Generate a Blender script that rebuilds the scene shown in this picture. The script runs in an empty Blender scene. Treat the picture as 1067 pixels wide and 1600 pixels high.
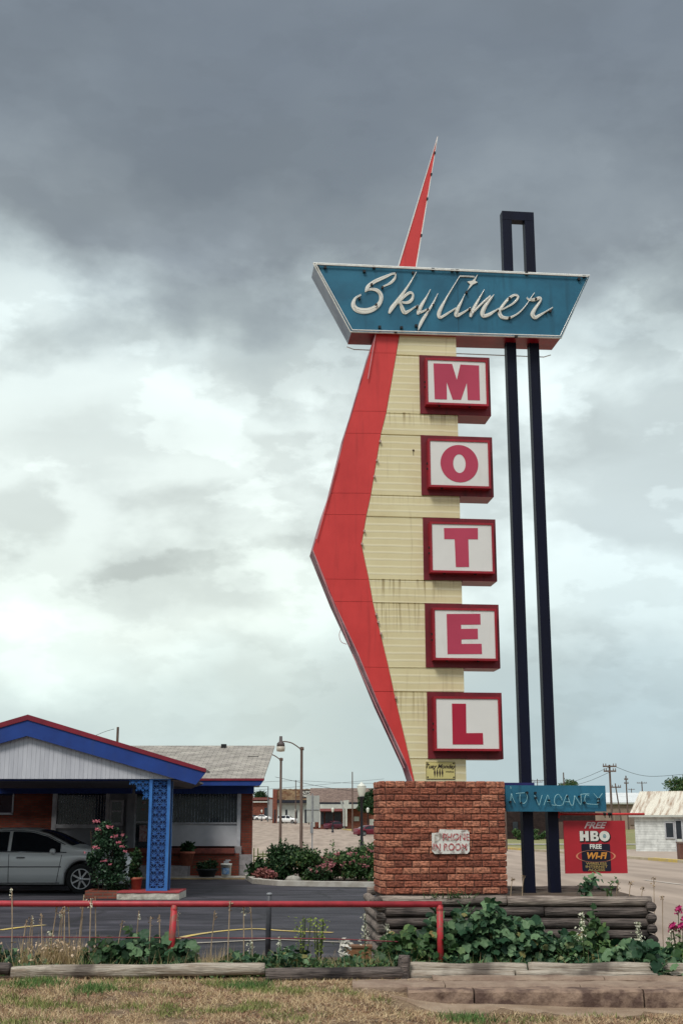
import bpy, bmesh, math, random
import numpy as np
from mathutils import Vector, Matrix
random.seed(7); RNG = np.random.default_rng(7)
SC = bpy.context.scene; COL = SC.collection
R = math.radians
# ---------------------------------------------------------------- camera
F = 1925.0; CX, CY = 533.5, 800.0; PITCH = R(13.86); CAMZ = 1.6
cam_d = bpy.data.cameras.new("Camera"); cam = bpy.data.objects.new("Camera", cam_d); COL.objects.link(cam)
cam.location = (0, 0, CAMZ); cam.rotation_euler = (R(90) + PITCH, 0, 0)
cam_d.sensor_fit = 'VERTICAL'; cam_d.sensor_height = 36.0; cam_d.lens = 36.0 * F / 1600.0
cam_d.clip_start = 0.1; cam_d.clip_end = 9000
SC.camera = cam
SC.view_settings.view_transform = 'Standard'; SC.view_settings.look = 'None'
SC.view_settings.gamma = 1; SC.view_settings.exposure = 0.0
# ---------------------------------------------------------------- world
SUN_EL, SUN_AZ = R(52), R(205)      # azimuth clockwise from +Y
W = bpy.data.worlds.new("World"); SC.world = W; W.use_nodes = True
def build_world():
    nt = W.node_tree; N = nt.nodes; L = nt.links; N.clear()
    out = N.new('ShaderNodeOutputWorld'); bg = N.new('ShaderNodeBackground'); bg2 = N.new('ShaderNodeBackground')
    sky = N.new('ShaderNodeTexSky'); sky.sky_type = 'NISHITA'; sky.sun_disc = False
    sky.sun_elevation = SUN_EL; sky.sun_rotation = SUN_AZ
    L.new(sky.outputs[0], bg.inputs[0]); bg.inputs[1].default_value = 0.08
    tc = N.new('ShaderNodeTexCoord')
    def m(op, a, b=None, c=None, clamp=False):
        n = N.new('ShaderNodeMath'); n.operation = op; n.use_clamp = clamp
        for i, v in enumerate((a, b, c)):
            if v is None: continue
            if isinstance(v, (int, float)): n.inputs[i].default_value = v
            else: L.new(v, n.inputs[i])
        return n.outputs[0]
    def noise(vec, scale, detail, rough, dist=0.0):
        n = N.new('ShaderNodeTexNoise'); L.new(vec, n.inputs['Vector'])
        n.inputs['Scale'].default_value = scale; n.inputs['Detail'].default_value = detail
        n.inputs['Roughness'].default_value = rough; n.inputs['Distortion'].default_value = dist
        return n.outputs['Fac']
    def comb(x, y, z):
        n = N.new('ShaderNodeCombineXYZ')
        for i, v in enumerate((x, y, z)):
            if isinstance(v, (int, float)): n.inputs[i].default_value = v
            else: L.new(v, n.inputs[i])
        return n.outputs[0]
    sep = N.new('ShaderNodeSeparateXYZ'); L.new(tc.outputs['Generated'], sep.inputs[0])
    x, y, z = sep.outputs
    v1 = comb(x, y, m('MULTIPLY', z, 1.7))
    n1 = noise(v1, 2.1, 4, 0.45)                # large masses
    n2 = noise(v1, 5.0, 9, 0.52, 0.15)          # puffs
    n3 = noise(comb(x, y, m('MULTIPLY', z, 3.4)), 3.6, 7, 0.5)  # flat-based banks
    # elevation warped with noise, slightly tilted (dark base hangs lower on the right)
    e = m('ADD', z, m('MULTIPLY', m('SUBTRACT', n1, 0.5), 0.16))
    e = m('ADD', e, m('MULTIPLY', m('SUBTRACT', n2, 0.5), 0.13))
    e = m('ADD', e, m('MULTIPLY', x, 0.05))
    nr = noise(comb(x, y, m('MULTIPLY', z, 1.5)), 14.0, 8, 0.55)
    e = m('ADD', e, m('MULTIPLY', m('SUBTRACT', nr, 0.5), 0.07))
    ramp = N.new('ShaderNodeValToRGB'); L.new(e, ramp.inputs[0])
    cr = ramp.color_ramp
    def lin(c): return tuple(((v/255)/12.92 if v/255 <= .04045 else ((v/255+.055)/1.055)**2.4) for v in c) + (1,)
    stops = [(0.0, (194,209,208)), (0.07, (208,222,218)), (0.15, (229,240,233)), (0.26, (232,243,239)), (0.34, (224,236,234)),
             (0.39, (203,216,217)), (0.415, (172,184,188)), (0.445, (143,153,160)), (0.50, (126,136,145)), (0.57, (120,130,141)), (0.64, (128,138,148)), (0.80, (205,210,210)), (1.0, (255,252,248))]  # topmost stops are unseen sky, brightened as added fill light
    cr.elements[0].position = stops[0][0]; cr.elements[0].color = lin(stops[0][1])
    cr.elements[1].position = stops[-1][0]; cr.elements[1].color = lin(stops[-1][1])
    for p, c in stops[1:-1]:
        el = cr.elements.new(p); el.color = lin(c)
    col = ramp.outputs[0]
    ysafe = m('MAXIMUM', y, 0.15)
    gx = m('DIVIDE', x, ysafe); gz = m('DIVIDE', z, ysafe)
    wx = m('ADD', m('ADD', gx, m('MULTIPLY', m('SUBTRACT', n2, 0.5), 0.20)), m('MULTIPLY', m('SUBTRACT', nr, 0.5), 0.10)); wz = m('ADD', m('ADD', gz, m('MULTIPLY', m('SUBTRACT', n3, 0.5), 0.08)), m('MULTIPLY', m('SUBTRACT', nr, 0.5), 0.075))
    def blob(u, v, su, sv, amount):
        # cloud banks given by their bearing and elevation
        el = PITCH + math.atan((800 - v) / F); cx = (u - 533.5) / F / (math.cos(PITCH) - (800 - v) / F * math.sin(PITCH)); cz = math.tan(el)
        d = m('SQRT', m('ADD', m('POWER', m('ABSOLUTE', m('DIVIDE', m('SUBTRACT', wx, cx), su / F)), 2.0), m('POWER', m('ABSOLUTE', m('DIVIDE', m('SUBTRACT', wz, cz), sv / F)), 2.0)))
        k = N.new('ShaderNodeMapRange'); k.interpolation_type = 'SMOOTHSTEP'; L.new(d, k.inputs[0])
        k.inputs[1].default_value = 1.2; k.inputs[2].default_value = (0.2 if amount > 0 else 0.55); k.inputs[3].default_value = 0.0; k.inputs[4].default_value = amount
        return k.outputs[0]
    g = 1.09
    for b in BLOBS:
        g = m('ADD', g, blob(*b))
    # general puffs between the storm base and the horizon
    puff = N.new('ShaderNodeMapRange'); puff.interpolation_type = 'SMOOTHSTEP'; L.new(n2, puff.inputs[0])
    puff.inputs[1].default_value = 0.44; puff.inputs[2].default_value = 0.57; puff.inputs[3].default_value = 0.10; puff.inputs[4].default_value = -0.17
    band = N.new('ShaderNodeMapRange'); L.new(z, band.inputs[0]); band.inputs[1].default_value = 0.03; band.inputs[2].default_value = 0.22
    band.inputs[3].default_value = 0.15; band.inputs[4].default_value = 1.0
    hi_ = N.new('ShaderNodeMapRange'); L.new(e, hi_.inputs[0]); hi_.inputs[1].default_value = .38; hi_.inputs[2].default_value = .46; hi_.inputs[3].default_value = 1.0; hi_.inputs[4].default_value = .30
    g = m('ADD', g, m('MULTIPLY', m('MULTIPLY', puff.outputs[0], band.outputs[0]), hi_.outputs[0]))
    st = m('MULTIPLY', m('MULTIPLY', m('SUBTRACT', n3, 0.5), -0.30), band.outputs[0])
    g = m('ADD', g, st)
    n4 = noise(comb(x, y, m('MULTIPLY', z, 2.1)), 11.0, 9, 0.55)      # small billows with crisp upper rims
    bl4 = N.new('ShaderNodeMapRange'); bl4.interpolation_type = 'SMOOTHSTEP'; L.new(m('ADD', m('MULTIPLY', n4, .6), m('MULTIPLY', n1, .4)), bl4.inputs[0])
    bl4.inputs[1].default_value = 0.475; bl4.inputs[2].default_value = 0.515; bl4.inputs[3].default_value = 0.05; bl4.inputs[4].default_value = -0.075
    g = m('ADD', g, m('MULTIPLY', m('MULTIPLY', bl4.outputs[0], band.outputs[0]), hi_.outputs[0]))
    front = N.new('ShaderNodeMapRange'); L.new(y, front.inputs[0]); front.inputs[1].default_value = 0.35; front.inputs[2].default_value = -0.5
    front.inputs[3].default_value = 0.0; front.inputs[4].default_value = 0.55      # unseen sky behind the camera, brightened to light the sign fronts
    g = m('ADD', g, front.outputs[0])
    low = N.new('ShaderNodeMapRange'); L.new(z, low.inputs[0]); low.inputs[1].default_value = 0.10; low.inputs[2].default_value = 0.45; low.inputs[3].default_value = 0.12; low.inputs[4].default_value = 1.15
    bk_ = N.new('ShaderNodeMapRange'); L.new(y, bk_.inputs[0]); bk_.inputs[1].default_value = 0.3; bk_.inputs[2].default_value = -0.3
    gm_ = N.new('ShaderNodeMix'); L.new(bk_.outputs[0], gm_.inputs[0]); gm_.inputs[2].default_value = 1.0; L.new(low.outputs[0], gm_.inputs[3])
    g = m('MULTIPLY', g, gm_.outputs[0])       # unseen low sky behind the camera, dimmed to darken the carport
    tn = N.new('ShaderNodeMapRange'); L.new(gx, tn.inputs[0]); tn.inputs[1].default_value = -0.05; tn.inputs[2].default_value = 0.22
    tl = N.new('ShaderNodeMapRange'); L.new(z, tl.inputs[0]); tl.inputs[1].default_value = 0.40; tl.inputs[2].default_value = 0.10
    mt = N.new('ShaderNodeMix'); mt.data_type = 'RGBA'; mt.blend_type = 'MULTIPLY'; L.new(m('MULTIPLY', tn.outputs[0], tl.outputs[0]), mt.inputs[0]); L.new(col, mt.inputs[6]); mt.inputs[7].default_value = (0.84, 0.90, 0.99, 1)
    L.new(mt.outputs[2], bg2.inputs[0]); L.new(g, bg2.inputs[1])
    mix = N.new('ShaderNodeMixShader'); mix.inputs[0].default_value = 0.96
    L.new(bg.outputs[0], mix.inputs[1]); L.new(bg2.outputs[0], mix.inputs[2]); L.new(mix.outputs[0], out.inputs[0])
BLOBS = [(150, 450, 260, 110, 0.16), (330, 400, 140, 60, 0.10), (50, 1000, 280, 110, 0.30), (400, 965, 190, 30, 0.12), (10, 800, 90, 55, -0.22), (240, 880, 120, 26, -0.17), (60, 700, 200, 50, -0.08), (330, 560, 150, 40, 0.10),
         (460, 862, 110, 30, -0.15), (930, 560, 240, 110, 0.14), (1000, 440, 120, 70, 0.10), (440, 705, 110, 36, -0.18), (880, 690, 160, 60, -0.08),
         (900, 1130, 420, 160, -0.12), (30, 960, 130, 40, 0.14), (240, 345, 90, 40, 0.05), (960, 490, 90, 30, 0.10), (160, 690, 260, 70, -0.08), (300, 640, 260, 60, 0.04), (760, 1000, 300, 120, -0.03)]
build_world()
sd = bpy.data.lights.new("Sun", 'SUN'); sun = bpy.data.objects.new("Sun", sd); COL.objects.link(sun)
sd.energy = 2.1; sd.angle = R(16); sd.color = (1.0, 0.96, 0.88)
dv = Vector((math.sin(SUN_AZ) * math.cos(SUN_EL), math.cos(SUN_AZ) * math.cos(SUN_EL), math.sin(SUN_EL)))
sun.rotation_euler = dv.to_track_quat('Z', 'Y').to_euler(); sun.location = (0, 0, 30)
# ---------------------------------------------------------------- projection helpers
CP, SP_ = math.cos(PITCH), math.sin(PITCH)
def ray(u, v):
    a = (u - CX) / F; b = (CY - v) / F
    return Vector((a, CP - b * SP_, SP_ + b * CP))
def at(u, v, Y):
    d = ray(u, v); t = Y / d.y
    return Vector((d.x * t, Y, CAMZ + d.z * t))
GY = [-40, 13.3, 16, 26.5, 30, 35, 40, 62, 86, 98, 140, 180, 240, 296, 346, 600, 4000]
GZ = [0, 0, -0.01, -0.05, -0.12, -0.16, -0.2, -0.65, -0.8, -0.9, -1.0, -1.13, -0.8, -0.1, 0.47, 0.45, 0.45]
def gz(Y): return float(np.interp(Y, GY, GZ))
def gpt(u, v):
    lo, hi = 5.0, 3000.0
    d = ray(u, v)
    Y = 5.0
    while Y < 3000:
        if CAMZ + d.z / d.y * Y < gz(Y): break
        Y *= 1.003
    return Vector((d.x / d.y * Y, Y, gz(Y)))
def X(u, Y, v=1275): return at(u, v, Y).x
def Z(v, Y): return at(CX, v, Y).z
# sign frame
PHI = R(6.2); O = Vector((X(690, 15.5), 15.5, 0.70))
wv = Vector((math.cos(PHI), math.sin(PHI), 0)); nv = Vector((-math.sin(PHI), math.cos(PHI), 0))
def S(u, v, off=0.0):
    d = ray(u, v); c = Vector((0, 0, CAMZ)) - O
    t = (off - c.dot(nv)) / d.dot(nv); p = c + d * t
    return (p.dot(wv), p.z)
# ---------------------------------------------------------------- materials
MATS = {}
def srgb(r, g, b):
    f = lambda v: (v/255)/12.92 if v/255 <= .04045 else ((v/255+.055)/1.055)**2.4
    return (f(r), f(g), f(b))
def mat(name, c, rough=0.6, var=0.12, scale=6.0, metal=0.0, bump=0.0, bscale=60, dark=None, stretch=(1, 1, 1), spec=0.4, c2=None, lo=0.35, hi=0.65, detail=6):
    """paint/stone/wood: base colour varied by object-space noise between c and c2"""
    if name in MATS: return MATS[name]
    m = bpy.data.materials.new(name); m.use_nodes = True; MATS[name] = m
    N = m.node_tree.nodes; L = m.node_tree.links; b = N['Principled BSDF']
    b.inputs['Roughness'].default_value = rough; b.inputs['Metallic'].default_value = metal
    b.inputs['Specular IOR Level'].default_value = spec
    if c2 is None: c2 = tuple(max(0, v * (1 - var * 2.2)) for v in c)
    tc = N.new('ShaderNodeTexCoord'); mp = N.new('ShaderNodeMapping'); mp.inputs['Scale'].default_value = stretch
    L.new(tc.outputs['Object'], mp.inputs[0])
    n = N.new('ShaderNodeTexNoise'); n.inputs['Scale'].default_value = scale; n.inputs['Detail'].default_value = detail; n.inputs['Roughness'].default_value = 0.6
    L.new(mp.outputs[0], n.inputs['Vector'])
    r = N.new('ShaderNodeValToRGB'); r.color_ramp.elements[0].position = lo; r.color_ramp.elements[1].position = hi
    r.color_ramp.elements[0].color = c2 + (1,); r.color_ramp.elements[1].color = tuple(c) + (1,)
    L.new(n.outputs['Fac'], r.inputs[0]); L.new(r.outputs[0], b.inputs['Base Color'])
    if bump:
        n2 = N.new('ShaderNodeTexNoise'); n2.inputs['Scale'].default_value = bscale; n2.inputs['Detail'].default_value = 4
        L.new(mp.outputs[0], n2.inputs['Vector'])
        bp = N.new('ShaderNodeBump'); bp.inputs['Strength'].default_value = bump; bp.inputs['Distance'].default_value = 0.02
        L.new(n2.outputs['Fac'], bp.inputs['Height']); L.new(bp.outputs[0], b.inputs['Normal'])
    return m
def mat_island(name, c1, c2, rough=0.7, bump=0.0, c3=None, trans=0.0, c4=None):
    """per-piece random colour (each brick, leaf or blade gets its own tone)"""
    if name in MATS: return MATS[name]
    m = bpy.data.materials.new(name); m.use_nodes = True; MATS[name] = m
    N = m.node_tree.nodes; L = m.node_tree.links; b = N['Principled BSDF']
    b.inputs['Roughness'].default_value = rough; b.inputs['Specular IOR Level'].default_value = 0.25
    g = N.new('ShaderNodeNewGeometry'); r = N.new('ShaderNodeValToRGB')
    r.color_ramp.elements[0].color = tuple(c1) + (1,); r.color_ramp.elements[1].color = tuple(c2) + (1,)
    if c3 is not None: e = r.color_ramp.elements.new(0.5); e.color = tuple(c3) + (1,)
    if c4 is not None: r.color_ramp.elements[-1].position = .975; e = r.color_ramp.elements.new(.99); e.color = tuple(c4) + (1,)
    L.new(g.outputs['Random Per Island'], r.inputs[0]); col = r.outputs[0]
    if bump:
        tc = N.new('ShaderNodeTexCoord')
        n = N.new('ShaderNodeTexNoise'); n.inputs['Scale'].default_value = 35; n.inputs['Detail'].default_value = 8
        L.new(tc.outputs['Object'], n.inputs['Vector'])
        mx = N.new('ShaderNodeMix'); mx.data_type = 'RGBA'; mx.blend_type = 'MULTIPLY'; mx.inputs[0].default_value = 1.0
        r2 = N.new('ShaderNodeValToRGB'); r2.color_ramp.elements[0].position = 0.35; r2.color_ramp.elements[0].color = (0.5, 0.5, 0.52, 1); r2.color_ramp.elements[1].position = 0.6
        r2.color_ramp.elements[1].color = (1.15, 1.1, 1.05, 1)
        L.new(n.outputs['Fac'], r2.inputs[0]); L.new(col, mx.inputs[6]); L.new(r2.outputs[0], mx.inputs[7]); col = mx.outputs[2]
        bp = N.new('ShaderNodeBump'); bp.inputs['Strength'].default_value = bump; bp.inputs['Distance'].default_value = 0.01
        L.new(n.outputs['Fac'], bp.inputs['Height']); L.new(bp.outputs[0], b.inputs['Normal'])
    L.new(col, b.inputs['Base Color'])
    if trans:
        t = N.new('ShaderNodeBsdfTranslucent'); L.new(col, t.inputs[0]); mx = N.new('ShaderNodeMixShader'); mx.inputs[0].default_value = trans
        L.new(b.outputs[0], mx.inputs[1]); L.new(t.outputs[0], mx.inputs[2]); L.new(mx.outputs[0], N['Material Output'].inputs[0])
    return m
def mat_brick(name, c1, c2, mortar, bw=0.21, bh=0.075, ms=0.008, plane='xz', rough=0.85, bump=0.5):
    if name in MATS: return MATS[name]
    m = bpy.data.materials.new(name); m.use_nodes = True; MATS[name] = m
    N = m.node_tree.nodes; L = m.node_tree.links; b = N['Principled BSDF']; b.inputs['Roughness'].default_value = rough
    b.inputs['Specular IOR Level'].default_value = 0.2
    tc = N.new('ShaderNodeTexCoord'); s = N.new('ShaderNodeSeparateXYZ'); L.new(tc.outputs['Object'], s.inputs[0])
    cb = N.new('ShaderNodeCombineXYZ')
    if plane == 'xz':
        ad = N.new('ShaderNodeMath'); ad.operation = 'ADD'; L.new(s.outputs[0], ad.inputs[0]); L.new(s.outputs[1], ad.inputs[1])
        L.new(ad.outputs[0], cb.inputs[0]); L.new(s.outputs[2], cb.inputs[1])
    else:
        L.new(s.outputs[0], cb.inputs[0]); L.new(s.outputs[1], cb.inputs[1])
    t = N.new('ShaderNodeTexBrick'); L.new(cb.outputs[0], t.inputs['Vector'])
    t.inputs['Color1'].default_value = tuple(c1) + (1,); t.inputs['Color2'].default_value = tuple(c2) + (1,); t.inputs['Mortar'].default_value = tuple(mortar) + (1,)
    t.inputs['Scale'].default_value = 1.0; t.inputs['Brick Width'].default_value = bw; t.inputs['Row Height'].default_value = bh; t.inputs['Mortar Size'].default_value = ms
    n = N.new('ShaderNodeTexNoise'); n.inputs['Scale'].default_value = 2.5; n.inputs['Detail'].default_value = 8; L.new(tc.outputs['Object'], n.inputs['Vector'])
    r = N.new('ShaderNodeValToRGB'); r.color_ramp.elements[0].position = .3; r.color_ramp.elements[0].color = (.6, .6, .6, 1); r.color_ramp.elements[1].position = .65
    L.new(n.outputs['Fac'], r.inputs[0])
    mx = N.new('ShaderNodeMix'); mx.data_type = 'RGBA'; mx.blend_type = 'MULTIPLY'; mx.inputs[0].default_value = 1
    L.new(t.outputs['Color'], mx.inputs[6]); L.new(r.outputs[0], mx.inputs[7]); L.new(mx.outputs[2], b.inputs['Base Color'])
    bp = N.new('ShaderNodeBump'); bp.inputs['Strength'].default_value = bump; bp.inputs['Distance'].default_value = 0.01; bp.invert = True
    L.new(t.outputs['Fac'], bp.inputs['Height']); L.new(bp.outputs[0], b.inputs['Normal'])
    return m
def mat_glass(name, tint=(0.02, 0.03, 0.04), rough=0.08):
    if name in MATS: return MATS[name]
    m = mat(name, tint, rough, 0.1, 2, spec=0.8); return m
# ---------------------------------------------------------------- object helpers
def tag(o, label=None, cat=None, group=None, kind=None):
    if label: o['label'] = label
    if cat: o['category'] = cat
    if group: o['group'] = group
    if kind: o['kind'] = kind
    return o
def thing(name, label, cat, loc=(0, 0, 0), rz=0.0, group=None):
    o = bpy.data.objects.new(name, None); COL.objects.link(o); o.location = loc; o.rotation_euler = (0, 0, rz); o.empty_display_size = 0.2
    return tag(o, label, cat, group)
def link(name, me, m, parent=None, smooth=False):
    for k in (m if isinstance(m, (list, tuple)) else [m]): me.materials.append(k)
    if smooth: me.polygons.foreach_set('use_smooth', [True] * len(me.polygons))
    o = bpy.data.objects.new(name, me); COL.objects.link(o)
    if parent: o.parent = parent
    return o
def obj_each(name, bm, m, parent=None, smooth=False):
    """one object for each connected piece of the bmesh"""
    bmesh.ops.recalc_face_normals(bm, faces=bm.faces); bm.verts.index_update(); seen = set(); out = []
    for v0 in list(bm.verts):
        if v0.index in seen: continue
        st, isl = [v0], []
        seen.add(v0.index)
        while st:
            v = st.pop(); isl.append(v)
            for e in v.link_edges:
                w = e.other_vert(v)
                if w.index not in seen: seen.add(w.index); st.append(w)
        ix = {v.index: i for i, v in enumerate(isl)}; fs = {f for v in isl for f in v.link_faces}
        c = sum((v.co for v in isl), Vector()) / len(isl)
        me = bpy.data.meshes.new(name); me.from_pydata([tuple(v.co - c) for v in isl], [], [[ix[v.index] for v in f.verts] for f in fs]); me.update()
        o = link(name, me, m, parent, smooth); o.location = c; out.append(o)
    bm.free(); return out
def obj(name, bm, m, parent=None, smooth=False, loc=None, bevel=0.0):
    if bevel:
        es = [e for e in bm.edges if len(e.link_faces) == 2 and e.calc_face_angle(0) > 0.6]
        bmesh.ops.bevel(bm, geom=es, offset=bevel, segments=2, affect='EDGES', profile=0.6, clamp_overlap=True)
    if loc is not None: bmesh.ops.translate(bm, vec=-Vector(loc), verts=bm.verts)
    bmesh.ops.recalc_face_normals(bm, faces=bm.faces)
    me = bpy.data.meshes.new(name); bm.to_mesh(me); bm.free()
    o = link(name, me, m, parent, smooth)
    if loc is not None: o.location = loc
    return o
def B(): return bmesh.new()
def box(bm, x0, x1, y0, y1, z0, z1, mi=0, M=None):
    vs = [bm.verts.new((x, y, z)) for z in (z0, z1) for y in (y0, y1) for x in (x0, x1)]
    fs = [(0, 2, 3, 1), (4, 5, 7, 6), (0, 1, 5, 4), (2, 6, 7, 3), (0, 4, 6, 2), (1, 3, 7, 5)]
    for f in fs:
        q = bm.faces.new([vs[i] for i in f]); q.material_index = mi
    if M is not None: bmesh.ops.transform(bm, matrix=M, verts=vs)
    return vs
def prism(bm, pts, y0, y1, mi=0):
    """polygon given as (x,z), extruded from y0 to y1"""
    a = [bm.verts.new((p[0], y0, p[1])) for p in pts]; b = [bm.verts.new((p[0], y1, p[1])) for p in pts]
    n = len(pts)
    fs = [bm.faces.new(a), bm.faces.new(list(reversed(b)))]
    for i in range(n): fs.append(bm.faces.new([a[i], b[i], b[(i+1) % n], a[(i+1) % n]]))
    for f in fs: f.material_index = mi
    return a + b
def vprism(bm, pts, z0, z1, mi=0):
    a = [bm.verts.new((p[0], p[1], z0)) for p in pts]; b = [bm.verts.new((p[0], p[1], z1)) for p in pts]; n = len(pts)
    fs = [bm.faces.new(a), bm.faces.new(list(reversed(b)))]
    for i in range(n): fs.append(bm.faces.new([a[i], b[i], b[(i+1) % n], a[(i+1) % n]]))
    for f in fs: f.material_index = mi
def tube(bm, pts, r, seg=8, cap=True, mi=0, rr=None):
    pts = [Vector(p) for p in pts]; rings = []
    up0 = None
    for i, p in enumerate(pts):
        t = (pts[min(i+1, len(pts)-1)] - pts[max(i-1, 0)])
        if t.length < 1e-9: t = Vector((0, 0, 1))
        t.normalize()
        ref = up0 if up0 is not None else (Vector((0, 0, 1)) if abs(t.z) < 0.9 else Vector((0, 1, 0)))
        s = t.cross(ref)
        if s.length < 1e-4: s = t.cross(Vector((1, 0, 0)))
        s.normalize(); q = s.cross(t).normalized(); up0 = q
        rad = (rr[i] if rr else r)
        rings.append([bm.verts.new(p + (s * math.cos(k * 2 * math.pi / seg) + q * math.sin(k * 2 * math.pi / seg)) * rad) for k in range(seg)])
    for a, b in zip(rings, rings[1:]):
        for k in range(seg):
            f = bm.faces.new([a[k], a[(k+1) % seg], b[(k+1) % seg], b[k]]); f.material_index = mi
    if cap:
        for rg in (rings[0], list(reversed(rings[-1]))):
            f = bm.faces.new(rg); f.material_index = mi
def lathe(bm, prof, seg=16, c=(0, 0), mi=0):
    rings = []
    for r, z in prof:
        if r < 1e-5: rings.append([bm.verts.new((c[0], c[1], z))])
        else: rings.append([bm.verts.new((c[0] + r * math.cos(k * 2 * math.pi / seg), c[1] + r * math.sin(k * 2 * math.pi / seg), z)) for k in range(seg)])
    for a, b in zip(rings, rings[1:]):
        for k in range(seg):
            j = (k + 1) % seg
            va = [a[0]] if len(a) == 1 else [a[k], a[j]]; vb = [b[0]] if len(b) == 1 else [b[j], b[k]]
            vs = va + vb
            if len(vs) >= 3:
                f = bm.faces.new(vs); f.material_index = mi; f.smooth = True
def catmull(pts, n=8):
    out = []; P = [pts[0]] + list(pts) + [pts[-1]]
    for i in range(1, len(P) - 2):
        p0, p1, p2, p3 = (np.array(P[j], float) for j in (i-1, i, i+1, i+2))
        for k in range(n):
            t = k / n
            out.append(0.5 * ((2*p1) + (-p0+p2)*t + (2*p0-5*p1+4*p2-p3)*t*t + (-p0+3*p1-3*p2+p3)*t**3))
    out.append(np.array(P[-2], float)); return out
def text(name, body, size, m, parent, loc, rot=(R(90), 0, 0), ext=0.002, shear=0.0, off=0.0, sx=1.0, align='CENTER', space=1.0):
    cu = bpy.data.curves.new(name, 'FONT'); cu.body = body; cu.size = size; cu.extrude = ext; cu.shear = shear; cu.offset = off
    cu.align_x = align; cu.align_y = 'CENTER'; cu.space_character = space
    o = bpy.data.objects.new(name, cu); COL.objects.link(o)
    dg = bpy.context.evaluated_depsgraph_get(); me = bpy.data.meshes.new_from_object(o.evaluated_get(dg))
    bpy.data.objects.remove(o); bpy.data.curves.remove(cu)
    me.materials.clear(); o2 = link(name, me, m, parent); o2.location = loc; o2.rotation_euler = rot; o2.scale = (sx, 1, 1)
    return o2
def np_mesh(name, V, faces_n, idx, m, parent=None, smooth=False):
    """V (n,3); idx flat loop indices; faces_n loops per face (constant)"""
    me = bpy.data.meshes.new(name); nf = len(idx) // faces_n
    me.vertices.add(len(V)); me.vertices.foreach_set('co', np.asarray(V, np.float32).ravel())
    me.loops.add(len(idx)); me.loops.foreach_set('vertex_index', np.asarray(idx, np.int32))
    me.polygons.add(nf); me.polygons.foreach_set('loop_start', np.arange(0, len(idx), faces_n, dtype=np.int32))
    me.update(calc_edges=True); me.validate()
    return link(name, me, m, parent, smooth)
LEAF4 = (np.array([(0, 0, 0), (0.32, 0.45, 0.06), (0, 1, -0.05), (-0.32, 0.45, 0.06)]), 4)
LOBE = []
for a_, r_ in ((-150, .28), (-110, .52), (-70, .42), (-35, .55), (0, .40), (35, .58), (70, .42), (110, .52), (150, .28), (180, .12)):
    LOBE.append((math.sin(R(a_)) * r_, 0.5 + math.cos(R(a_)) * r_, 0.10 * abs(math.sin(R(a_))) * r_))
LOBE = []
for i_ in range(15):   # scalloped maple-like outline, folded along its veins
    a_ = -168 + 24 * i_; lobe_ = (i_ % 3 == 1); r_ = (.53 if lobe_ else .46) * (1 - .15 * abs(a_) / 180)
    LOBE.append((math.sin(R(a_)) * r_, 0.5 + math.cos(R(a_)) * r_, (-.07 if lobe_ else .04)))
LOBE = [(0, .30, -.05)] + LOBE
_ix = []
for i_ in range(1, 16): _ix += [0, i_, i_ % 15 + 1]
LOBED = (np.array(LOBE), 3, np.array(_ix))
BLADE = (np.array([(-0.03, 0, 0), (0.03, 0, 0), (0.0, 1.0, 0.0)]), 3)
def leaves(name, P, size, m, parent=None, tpl=LEAF4, tilt=0.7, up=0.6, jitter=0.35, outward=None):
    """many leaf faces; each leaf lies roughly face-up with random tilt and heading"""
    T, k = tpl[:2]; n = len(P); rng = RNG
    nrm = np.stack([rng.normal(0, tilt, n), rng.normal(0, tilt, n), np.full(n, up) + rng.random(n) * 0.4], 1)
    if outward is not None: nrm += outward
    nrm /= np.linalg.norm(nrm, axis=1)[:, None] + 1e-9
    h = rng.normal(0, 1, (n, 3)); h -= (h * nrm).sum(1)[:, None] * nrm; h /= np.linalg.norm(h, axis=1)[:, None] + 1e-9
    s = np.cross(h, nrm); sz = size * (1 + rng.uniform(-jitter, jitter, n))
    if len(tpl) == 3:
        V = P[:, None, :] + sz[:, None, None] * (T[None, :, 0:1] * s[:, None, :] + T[None, :, 1:2] * h[:, None, :] + T[None, :, 2:3] * nrm[:, None, :])
        idx = (tpl[2][None, :] + (np.arange(n) * len(T))[:, None]).ravel(); return np_mesh(name, V.reshape(-1, 3), k, idx, m, parent)
    V = P[:, None, :] + sz[:, None, None] * (T[None, :, 0:1] * s[:, None, :] + T[None, :, 1:2] * h[:, None, :] + T[None, :, 2:3] * nrm[:, None, :])
    return np_mesh(name, V.reshape(-1, 3), k, np.arange(n * k), m, parent)
def blades(name, P, hgt, wid, m, parent=None, lean=0.35, jit=0.4):
    n = len(P); rng = RNG
    hd = rng.random(n) * 2 * np.pi; ln = rng.normal(0, lean, (n, 2)); h = hgt * (1 + rng.uniform(-jit, jit, n))
    w = np.stack([np.cos(hd), np.sin(hd), np.zeros(n)], 1) * (wid / 2)
    tip = P + np.stack([ln[:, 0] * h, ln[:, 1] * h, h * np.clip(1 - 0.4 * np.hypot(ln[:, 0], ln[:, 1]), 0.15, 1)], 1)
    V = np.stack([P - w, P + w, tip], 1)
    return np_mesh(name, V.reshape(-1, 3), 3, np.arange(n * 3), m, parent)
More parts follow.
